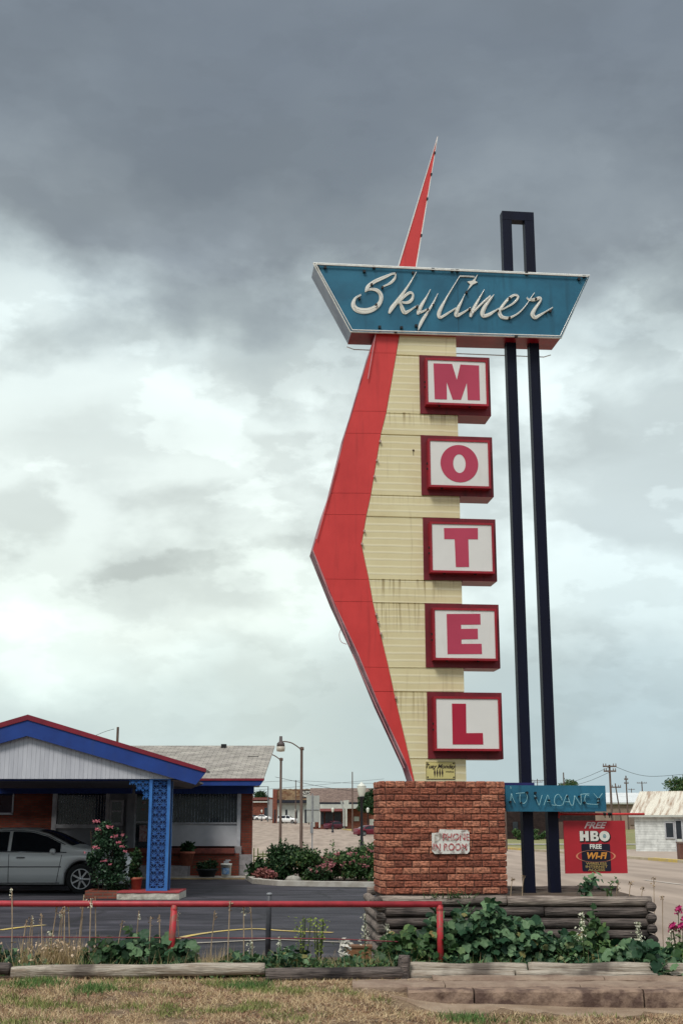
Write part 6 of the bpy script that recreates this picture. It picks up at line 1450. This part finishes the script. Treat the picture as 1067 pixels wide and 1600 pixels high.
shrub('broad_leaf_plant', 'dark broad-leaved plant beside the grey block corner of the motel', sp(402, 36.0), (.24, .22, .26), 260, .19, M_LF_D, 38, group=SH)
bm = B(); lathe(bm, [(0, -.05), (.2, -.05), (.24, .03), (.16, .12), (0, .15)], 9); o = obj('garden_rock', bm, mat('pale_rock', (.40, .38, .34), .9, c2=(.25, .24, .21), scale=12, bump=.5)); o.location = sp(459, 34.8); tag(o, 'small pale rock under the broad dark green shrub', 'rock')
# lime garden rack beside the wall
Y = 39.5; gc = thing('garden_rack', 'lime green slatted garden rack standing behind the motel corner', 'rack', sp(410, Y)); M_LIME = mat('lime_paint', (.42, .52, .16), .6, c2=(.30, .38, .12), scale=6)
k = Y / 1983
for u in (398, 404, 412, 420): bm = B(); box(bm, (u - 410) * k - .015, (u - 410) * k + .015, -.015, .015, 0, .58 + .1 * (u % 3)); obj('leg', bm, M_LIME, gc)
for z_ in (.52, .40, .28, .16): bm = B(); box(bm, -13 * k, 11 * k, -.03, -.016, z_, z_ + .035); obj('slat', bm, M_LIME, gc)
bm = B(); box(bm, -6 * k, 9 * k, -.02, .4, .58, .61); obj('top', bm, M_LIME, gc)
P = np.stack([RNG.uniform(-.35, .35, 900) + X(410, Y), RNG.uniform(38.2, 41, 900), np.full(900, gz(39.5))], 1); tag(blades('tall_grass', P, .32, .02, mat_island('lime_grass', (.16, .24, .05), (.40, .42, .16), .7)), kind='stuff')
# rose bush in brick planter
BX0, BX1 = X(135, 26.5, 1392), X(206, 26.5, 1392)
bp_ = thing('brick_planter', 'low red brick planter box at the foot of the tall rose bush', 'planter', ((BX0 + BX1) / 2, 26.7, -.06)); hw2 = (BX1 - BX0) / 2
bm = B()
for q in ((-hw2, hw2, -.3, -.19), (-hw2, hw2, .3, .4)): box(bm, q[0], q[1], q[2], q[3], -.02, .17)
for q in ((-hw2, -hw2 + .1), (hw2 - .1, hw2)): box(bm, q[0], q[1], -.188, .298, -.02, .17)
obj('brick_edge', bm, mat_brick('planter_brick', (.30, .09, .06), (.22, .06, .04), (.16, .11, .09), .2, .065, .01), bp_); bm = B(); box(bm, -hw2 + .11, hw2 - .11, -.18, .29, 0, .12); obj('soil', bm, M_SOIL, bp_)
t = thing('rose_bush', 'tall dark rose bush with pink blooms in front of the silver sedan nose', 'bush', (X(171, 26.7), 26.7, .05))
Pl = np.concatenate([clumps(3800, (0.02, 0, .75), (.42, .30, .62), nc=24, spread=.34, seed=41), clumps(900, (-.05, 0, 1.25), (.26, .2, .30), nc=8, spread=.4, seed=42), clumps(900, (.25, 0, .22), (.45, .25, .20), nc=8, spread=.4, seed=43), clumps(500, (-.30, 0, .62), (.2, .2, .25), nc=6, seed=44)])
leaves('foliage', Pl, .062, mat_island('rose_leaf', (.012, .035, .018), (.06, .12, .06), .45, c3=(.028, .065, .035), trans=.1), t, tilt=.9)
bm = B(); rg = random.Random(4)
for kx in (-.3, -.12, 0, .1, .25): tube(bm, [(kx * .4, 0, 0), (kx, 0, .6), (kx * 1.2, -.05, 1.25)], .012, 5)
obj('stems', bm, M_TWIG, t)
f0 = leaves('flower', clumps(26, (0, 0, 0), (.045, .045, .035), nc=5, spread=.8, seed=3), .045, M_PKF, t, tilt=1.1, up=.4)
for i, (u, v) in enumerate(((150.5, 1282.5), (151.5, 1295), (168, 1291), (173, 1291.5), (181.5, 1306), (193, 1304), (186, 1315.5), (148.5, 1323.5), (132.5, 1331.5), (195.5, 1329.5), (162, 1345), (167, 1344), (173, 1350), (190, 1322))):
    o = f0 if i == 0 else f0.copy()
    if i: COL.objects.link(o); o.parent = t
    p = at(u, v, 26.38) - t.location; o.location = p; o.scale = [(.95 if i < 8 else .7) * random.uniform(.8, 1.1)] * 3; o.rotation_euler = (0, 0, i)
P = [];
# potted plants
def pot(label, u, vbase, Y, z, r, h, plant_r, m=M_TERRA, n=500, lf=M_LF_D, ls=.07, cat='potted plant', grp=None, pz=None):
    t = thing('potted_plant', label, cat, (X(u, Y), Y, z), 0, grp)
    bm = B(); lathe(bm, [(0, 0), (r * .72, 0), (r * .95, h * .82), (r * 1.06, h * .82), (r * 1.06, h), (r * .92, h), (r * .88, h * .9), (0, h * .9)], 20); obj('pot', bm, m, t, smooth=False)
    leaves('foliage', clumps(n, (0, 0, h + plant_r[2] * .9), plant_r, nc=10, spread=.4, seed=int(u)), ls, lf, t, tilt=1.0); bm = B(); tube(bm, [(0, 0, h * .8), (.01, 0, h + plant_r[2])], .012, 5); obj('stem', bm, M_TWIG, t); return t
pot('terracotta pot with bushy green plant between the rose bush and the lace column', 217.5, 1383, 26.8, .10, .125, .26, (.17, .15, .28), n=900)
pot('terracotta pot with spiky plant on the step beneath the motel window', 294.5, 1350, 37.2, wz(1351) + .0, .21, .40, (.22, .2, .14), n=260, ls=.13)
pot('low dark tub of greenery on the walk left of the white bucket', 326, 1368, 37.1, -.105, .30, .22, (.36, .2, .12), m=mat('dark_tub', (.02, .025, .03), .7), n=700)
bk = thing('white_bucket', 'white plastic bucket with blue label beside the grey corner blocks', 'bucket', (X(355.5, 37.0), 37.0, -.105))
bm = B(); lathe(bm, [(0, 0), (.13, 0), (.155, .33), (.165, .33), (.165, .37), (.15, .37), (.148, .30), (0, .30)], 20); obj('pail', bm, M_WHITE, bk, smooth=True)
bm = B(); rgs = []
for i in range(9):
    a = R(-90 - 40 + 10 * i); rgs.append([bm.verts.new((math.cos(a) * (.150 + .02 * j * .6), math.sin(a) * (.150 + .02 * j * .6), .08 + .17 * j)) for j in (0, 1)])
for a, b in zip(rgs, rgs[1:]): bm.faces.new([a[0], b[0], b[1], a[1]])
obj('label_band', bm, mat('label_blue', (.05, .18, .42), .5, c2=(.4, .5, .6), scale=16), bk)
bm = B(); box(bm, -.07, .07, -.07, .07, .372, .44); box(bm, -.02, .12, -.03, .03, .44, .48); obj('jug', bm, mat('jug_grey', (.35, .36, .38), .5), bk, bevel=.015)
# ---------------- front planting
def plant(name, label, u, v, Y, P, ls, m, tpl=LEAF4, tilt=.55, up=.5, cat='plant', group=None, stems=4, zb=None, jit=.4):
    """P in metres relative to the foot at (u, Y)"""
    x = X(u, Y, 1450); z = 0.0 if zb is None else zb; t = thing(name, label, cat, (x, Y, z), 0, group)
    out = np.zeros_like(P); out[:, 1] = -.45
    leaves('foliage', P, ls, m, t, tpl=tpl, tilt=tilt, up=up, jitter=jit, outward=out)
    bm = B(); rg = random.Random(int(u)); lo = P[:, 2].min(); hi = P[:, 2].max()
    for k in range(stems):
        i = rg.randrange(len(P)); q = Vector(P[i]); q.z = max(q.z, lo + (hi - lo) * .5); tube(bm, [(q.x * .3, q.y * .3, 0), (q.x * .8, q.y * .5, q.z * .5), q], .006, 5)
    obj('stems', bm, M_STEM, t); return t
px = 1 / 140.0     # metres per photo pixel at the bed
def heap(n, w, h, d, seed, base=0.02, pw=.9):
    rg = np.random.default_rng(seed); x = rg.uniform(-1, 1, n); e = np.sqrt(np.clip(1 - x * x, 0, 1)); lump = .75 + .25 * np.sin(x * 7 + seed) * np.cos(x * 3.3 + seed * 2)
    z = base + h * e ** .6 * lump * rg.random(n) ** pw; return np.stack([x * w, rg.uniform(-d, d, n), z], 1)
VG = 'lobed-leaf vines and mallows before the log planter'
plant('mallow_plant', 'tall lobed-leaf mallow climbing the log planter just right of the rail end post', 728, 1500, 14.15, heap(900, .48, .78, .24, 51), .098, M_LF_V, LOBED, group=VG)
plant('mallow_plant', 'tall lobed-leaf mallow reaching the top log beneath the pillar right half', 782, 1500, 14.2, heap(820, .44, .68, .22, 52), .098, M_LF_V, LOBED, group=VG)
plant('mallow_plant', 'mid-height lobed-leaf mallow below the twin poles', 846, 1500, 14.1, heap(760, .46, .48, .24, 53), .085, M_LF_V, LOBED, group=VG)
plant('mallow_plant', 'bushy leafy plant in front of the log ends under the red board', 925, 1500, 14.1, np.concatenate([heap(640, .46, .36, .24, 54), heap(170, .18, .66, .1, 55)]), .08, M_LF_M, LOBED, group=VG)
plant('mallow_plant', 'broad-leaved green plant near the right log corner and trailing vine', 985, 1500, 13.85, heap(420, .40, .32, .22, 56), .10, M_LF_V, LOBED, group=VG)
plant('mallow_plant', 'low leafy plant at the right frame edge beneath the magenta blooms', 1052, 1500, 14.0, heap(260, .28, .24, .2, 57), .11, M_LF_M, LOBED, group=VG)
plant('mallow_plant', 'pale green bushy plant filling the corner left of the rail end post', 655, 1500, 14.0, heap(620, .40, .50, .25, 58), .08, M_LF_M, LOBED, group=VG)
rg = np.random.default_rng(61); n = 60; tt = rg.random(n)
P = np.stack([.02 + tt * .30 + rg.normal(0, .04, n), -.45 - .25 * tt + rg.normal(0, .04, n), .26 - tt * .30 + rg.normal(0, .035, n)], 1)
P[:, 2] = np.maximum(P[:, 2], .0); plant('trailing_vine', 'green vine trailing over the grey timbers onto the old kerb at right', 980, 1500, 13.85, P, .12, M_LF_V, LOBED, stems=2)
n = 60; tt = rg.random(n); P = np.stack([(tt - .5) * .14 + rg.normal(0, .05, n), rg.normal(0, .04, n), .02 + .25 * tt], 1)
plant('tall_sprig', 'slender leafy sprig standing on the planter top before the red board', 920, 1395, 14.75, P, .085, M_LF_V, zb=.66, stems=3)
n = 40; tt = rg.random(n); P = np.stack([.12 * tt + rg.normal(0, .03, n), rg.normal(0, .03, n), .02 + .22 * tt], 1)
plant('tall_sprig', 'small leafy sprig on the planter right of the slender one', 950, 1395, 14.75, P, .05, M_LF_M, zb=.66, stems=3)
P = np.stack([rg.normal(0, .13, 60), rg.normal(0, .02, 60), np.zeros(60)], 1)
t = thing('grass_tuft', 'thin grassy weed on the top log at the foot of the pillar', 'grass tuft', (X(712, 14.55, 1398), 14.55, .70)); blades('blades', P, .13, .012, M_LF_M, t, lean=.7)
VL_ = 'dark broad-leaf vines behind the left timber'
plant('leafy_vine', 'dark heart-leaved vine mound around the left red fence post', 243, 1503, 13.85, heap(420, .42, .42, .16, 71), .10, M_LF_V, LOBED, group=VL_)
plant('leafy_vine', 'dark heart-leaved vine mound between dry grass and the red fence post', 180, 1503, 13.8, heap(330, .36, .34, .16, 72), .095, M_LF_D, LOBED, group=VL_)
plant('leafy_vine', 'dark leafy weeds at the far left frame edge above the short timber', 18, 1503, 13.8, heap(200, .34, .24, .16, 73), .10, M_LF_V, group=VL_)
plant('leafy_vine', 'upright light-tipped vine shoots at the left red fence post', 205, 1460, 13.95, heap(70, .16, .46, .05, 74), .075, M_LF_M, group=VL_)
# ground cover along the bed
def strip(n, u0, u1, y0, y1, hmax, seed):
    rg = np.random.default_rng(seed); u = rg.uniform(u0, u1, n); y = rg.uniform(y0, y1, n); x = (u - 533.5) / 1983 * 1.0 * y * 1.0
    h = hmax * (.55 + .45 * np.sin(u * .05 + 1) * np.sin(u * .021 + seed)) * rg.random(n) ** .7; return np.stack([x * (1950 / 1983), y, .01 + np.abs(h)], 1)
o = leaves('ground_cover', np.concatenate([strip(2600, 280, 640, 13.5, 14.15, .20, 1), strip(1500, 640, 1120, 13.5, 14.1, .16, 2), strip(700, 40, 300, 13.5, 14.0, .09, 3)]), .075, M_LF_V, tilt=.6, jitter=.5, outward=None); tag(o, kind='stuff')
o = leaves('low_weeds', strip(2400, 230, 640, 13.45, 13.8, .10, 5), .045, M_LF_M, tilt=.8); tag(o, kind='stuff')
def bed(n, u0, u1, y0, y1, seed):
    rg = np.random.default_rng(seed); u = rg.uniform(u0, u1, n); y = rg.uniform(y0, y1, n); u = u0 + (u1 - u0) * np.clip((u - u0) / (u1 - u0) + .03 * np.sin(u * .3), 0, 1); return np.stack([(u - 533.5) / 2015 * y, y, np.zeros(n)], 1)
tag(blades('bed_grass', np.concatenate([bed(1500, 285, 640, 13.45, 13.9, 1), bed(900, 0, 290, 13.45, 13.8, 2), bed(1200, 640, 1110, 13.45, 13.8, 3)]), .13, .010, mat_island('bed_green', (.03, .08, .02), (.22, .33, .10), .7, c3=(.09, .16, .05)), lean=.45, jit=.7), kind='stuff')
tag(blades('bed_straw', np.concatenate([bed(700, 285, 640, 13.45, 13.9, 4), bed(600, 20, 290, 13.45, 13.9, 5), bed(400, 640, 1110, 13.45, 14.3, 6)]), .17, .007, M_DRY, lean=.5, jit=.8), kind='stuff')
tag(blades('timber_foot_grass', np.concatenate([bed(500, 430, 640, 12.95, 13.06, 7), bed(700, 20, 420, 13.02, 13.12, 8)]), .035, .007, M_DRY, lean=.9, jit=.7), kind='stuff')
# dry grass clump
P = np.stack([RNG.normal(0, .20, 800), RNG.normal(0, .07, 800), np.zeros(800)], 1)
t = thing('dry_grass_clump', 'straw-coloured dried grass clump behind the long pale timber', 'grass clump', (X(88, 13.75, 1480), 13.75, 0)); blades('blades', P, .34, .008, M_DRY, t, lean=.35)
P2 = P[:260] * 1.0; P2[:, 2] = .10 + RNG.random(260) * .22; leaves('seed_heads', P2, .035, mat_island('seed_tan', (.45, .32, .22), (.66, .52, .38), .9), t, tilt=1)
P = np.stack([RNG.normal(0, .12, 160), RNG.normal(0, .06, 160), np.zeros(160)], 1)
t = thing('dry_grass_clump', 'small dried grass tuft just right of the left red fence post', 'grass clump', (X(345, 13.8, 1480), 13.8, 0)); blades('blades', P, .24, .007, M_DRY, t, lean=.3)
# tall dry stalks
def stalk(u, vtop, Y, head, sway, lab, grp):
    x = X(u, Y, 1450); zt2 = at(CX, vtop, Y).z; t = thing('dry_stalk', lab, 'stalk', (x, Y, 0), 0, grp)
    bm = B(); tube(bm, catmull([(0, 0, 0), (sway * .3, 0, zt2 * .5), (sway, 0.01, zt2)], 4), .0058, 4); obj('stem', bm, M_STALK, t)
    if head:
        P = np.stack([RNG.normal(sway, .012, 14), RNG.normal(0, .01, 14), zt2 - RNG.random(14) * .09], 1); leaves('seed_head', P, .022, head, t, tilt=1)
M_STALK = mat('stalk_tan', (.50, .39, .27), .9, c2=(.30, .21, .14), scale=12)
SEED = mat_island('seed_brown', (.20, .14, .09), (.42, .32, .22), .9)
for i, u in enumerate((22, 36, 47, 52, 69, 81, 92, 97, 103, 112, 124, 127, 142, 152, 184, 213, 235, 252, 283, 330, 357, 382, 396)):
    vt = 1400 + (i * 37 % 40) - (12 if i % 5 == 0 else 0); stalk(u, vt, 13.7 + (i % 4) * .08, SEED if i % 3 else M_WHF, ((i * 7 % 9) - 4) * .012, 'thin tan dried weed stalk standing behind the long pale timber along the left rail', 'dried weed stalks along the rail')
for i, (u, vt, lab) in enumerate(((797, 1372, 'thin dried seed stalk on the planter beside the left pole foot'), (815, 1368, 'thin dried seed stalk on the planter between pillar and poles'), (962, 1378, 'dark dried seed stalk on the planter right of the leafy sprigs'), (982, 1378, 'short dried seed stalk right of the red board corner'), (1001, 1386, 'small budded stalk above the log corner'), (1018, 1370, 'tallest dark dried stalk by the right log ends'), (1030, 1400, 'thin budded stalk just right of the log ends'))):
    Y = 14.9; x = X(u, Y, 1395); zb_ = .68 if u < 1010 else 0.0; zt2 = at(CX, vt, Y).z - zb_; t = thing('dry_stalk', lab, 'stalk', (x, Y, zb_)); bm = B(); tube(bm, [(0, 0, 0), (.01, 0, zt2 * .5), (.03, 0, zt2)], .0045, 4); obj('stem', bm, M_STALK, t)
    P = np.stack([RNG.normal(.028, .010, 18), RNG.normal(0, .01, 18), zt2 - RNG.random(18) * (.12 if u in (1018, 962) else .03)], 1); leaves('seed_head', P, .024, SEED, t, tilt=1)
# white flower spikes
def spike(label, u, v0, v1, Y, n=70, zb=0.0):
    x = X(u, Y, 1450); z1 = at(CX, v0, Y).z - zb; z0 = at(CX, v1, Y).z - zb; t = thing('flower_spike', label, 'flower', (x, Y, zb), 0, 'white flower spikes in the bed')
    bm = B(); tube(bm, [(0, 0, 0), (.01, 0, z1)], .005, 5); obj('stem', bm, M_STEM, t)
    q = RNG.random(n); P = np.stack([RNG.normal(0, .030, n) * (1.25 - q), RNG.normal(0, .02, n), z0 + (z1 - z0) * q], 1); leaves('petals', P, .026, M_WHF, t, tilt=1.2)
    q = RNG.random(30); P = np.stack([RNG.normal(0, .05, 30), RNG.normal(0, .03, 30), z0 * q], 1); leaves('leaves', P, .05, M_LF_M, t)
spike('white flower spike left of the leftmost planter log ends', 569.5, 1428, 1480, 13.9); spike('white flower cluster just right of the dark log ends', 605, 1445, 1475, 13.95, 50)
spike('white flower spike before the middle of the log planter under the red board', 909, 1424, 1470, 13.8, 80); spike('white flower cluster before the right end of the log planter', 996, 1440, 1478, 13.75, 110); spike('small white flower spike at the right frame edge below the magenta blooms', 1046, 1450, 1485, 13.9, 50)
spike('faint white flower stem above the dry grass at left', 80, 1453, 1478, 13.8, 26); spike('small white flower stem right of the grey post', 437, 1462, 1482, 13.8, 22); spike('small white flower stem left of the grey post', 392, 1470, 1490, 13.7, 30)
for u, v0, lab in ((472, 1432, 'feathery lime-green weed behind the rail, right of the grey post'), (498, 1434, 'second feathery lime weed, nearer the white rag')):
    n = 120; h_ = at(CX, v0, 14.1).z; q = RNG.random(n); P = np.stack([RNG.normal(0, .07, n) * (q ** .5), RNG.normal(0, .04, n), h_ * (.3 + .7 * q)], 1); plant('feathery_weed', lab, u, 1490, 14.1, P, .03, M_LF_Y, stems=7, group='feathery weeds')
t = thing('magenta_flowers', 'magenta blooms on thin stems at the right frame edge', 'flower', (X(1058, 13.9, 1450), 13.9, 0))
f0 = None
for i, (u, v) in enumerate(((1050, 1447), (1059, 1421), (1062, 1448), (1068, 1436), (1072, 1450), (1049, 1449))):
    p = at(u, v, 13.9) - t.location; bm = B(); tube(bm, [(0, 0, 0), (p.x * .6, .01, p.z * .6), p], .004, 5); obj('stem', bm, M_STEM, t)
    if f0 is None: f0 = leaves('bloom', clumps(60, (0, 0, 0), (.05, .05, .035), nc=8, spread=.6, seed=9), .035, M_MAG, t, tilt=1); o = f0
    else: o = f0.copy(); COL.objects.link(o); o.parent = t
    o.location = p
P = np.stack([RNG.normal(0, .08, 60), RNG.normal(0, .04, 60), RNG.random(60) * .42], 1); leaves('leaves', P, .07, M_LF_M, t)
# odds and ends by the bed
bm = B(); box(bm, -.14, .14, -.1, .1, 0, .17); p = (X(560, 14.3, 1460), 14.3, .03); wb = thing('wooden_box', 'small orange-brown wooden box on the bed left of the log planter', 'box', p); obj('box_body', bm, mat('orange_wood', (.36, .17, .08), .8, c2=(.22, .10, .05), scale=8, stretch=(1, 1, 6)), wb, bevel=.008)
bm = B(); box(bm, -.15, .15, -.11, .11, .17, .19); obj('lid', bm, mat('orange_wood_d', (.22, .11, .06), .8), wb, bevel=.004)
P = np.stack([RNG.normal(0, .03, 60), RNG.normal(0, .02, 60), .16 + RNG.random(60) * .16], 1); plant('pale_dried_weed', 'pale dried papery weed leaning by the wooden box', 538, 1470, 13.95, P, .05, mat_island('paper_pale', (.50, .48, .42), (.72, .70, .64), .8), stems=3)
# ---------------- lawn blades
def nz2(x, y, s, o=0): return np.array([mn.noise(Vector((a * s + o, b * s, o))) for a, b in zip(x, y)])
n = 130000; x = RNG.uniform(-4.6, 4.8, n); y = 9.0 + 4.22 * RNG.random(n) ** .9
g = nz2(x, y * 1.4, 1.5, 3.3) + .55 * nz2(x, y * 1.6, 4.5, 9.1); bare = nz2(x, y * 1.5, 1.9, 21.0) + .4 * nz2(x, y, 6, 5)
mask = ~((x > .45) & (y > 11.85 + .05 * np.sin(x * 9))) & ~((x > .1) & (y > 12.3)); near = (y > 12.9)
keep = mask & (bare < .42) & ~(near & (RNG.random(n) < .55)); 
lz_ = np.array([lawn_z(a, b) for a, b in zip(x, y)])
gm = keep & (g + RNG.normal(0, .14, n) > .40); br_ = nz2(x, y * 1.3, 3.2, 44.0) + RNG.normal(0, .2, n) > .12; dm = keep & ~gm & ~br_; bm_ = keep & ~gm & br_
P = np.stack([x, y, lz_ - .003], 1)
tag(blades('dry_grass', P[dm], .045, .009, mat_island('lawn_straw', (.34, .22, .13), (.62, .50, .31), .9, c3=(.47, .34, .20)), lean=.9, jit=.6), kind='stuff')
tag(blades('brown_thatch', P[bm_], .038, .010, mat_island('thatch_brown', (.14, .075, .045), (.46, .30, .19), .95, c3=(.30, .18, .11)), lean=1.1, jit=.7), kind='stuff')
tag(blades('green_grass', P[gm], .055, .009, mat_island('lawn_green', (.10, .13, .035), (.34, .34, .13), .8, c3=(.17, .21, .06)), lean=.6, jit=.5), kind='stuff')
n = 2200; xx = np.concatenate([RNG.normal(c, w, 550) for c, w in ((-2.95, .16), (-.9, .12), (1.1, .12), (-2.3, .1))]); yy = np.concatenate([RNG.normal(c, .12, 550) for c in (12.6, 12.75, 11.6, 12.2)])
P = np.stack([xx, yy, np.array([lawn_z(a, b) for a, b in zip(xx, yy)])], 1); tag(blades('green_tufts', P, .075, .010, mat_island('tuft_green', (.03, .08, .02), (.14, .24, .07), .7), lean=.5), kind='stuff')
# straw litter on the bare soil
n = 22000; x = np.concatenate([RNG.uniform(-4.5, 1.2, 8000), RNG.uniform(-4.6, 4.6, 14000)]); y = np.concatenate([RNG.uniform(12.3, 13.15, 8000), RNG.uniform(9.2, 12.3, 14000)]); P = np.stack([x, y, np.array([lawn_z(a, b) for a, b in zip(x, y)]) + .006], 1)
tag(leaves('straw_litter', P, .05, mat_island('litter', (.40, .28, .16), (.66, .52, .36), .9), tpl=(np.array([(-.04, 0, 0), (.04, 0, 0), (.02, 1, .1)]), 3), tilt=.25, up=1.2), kind='stuff')
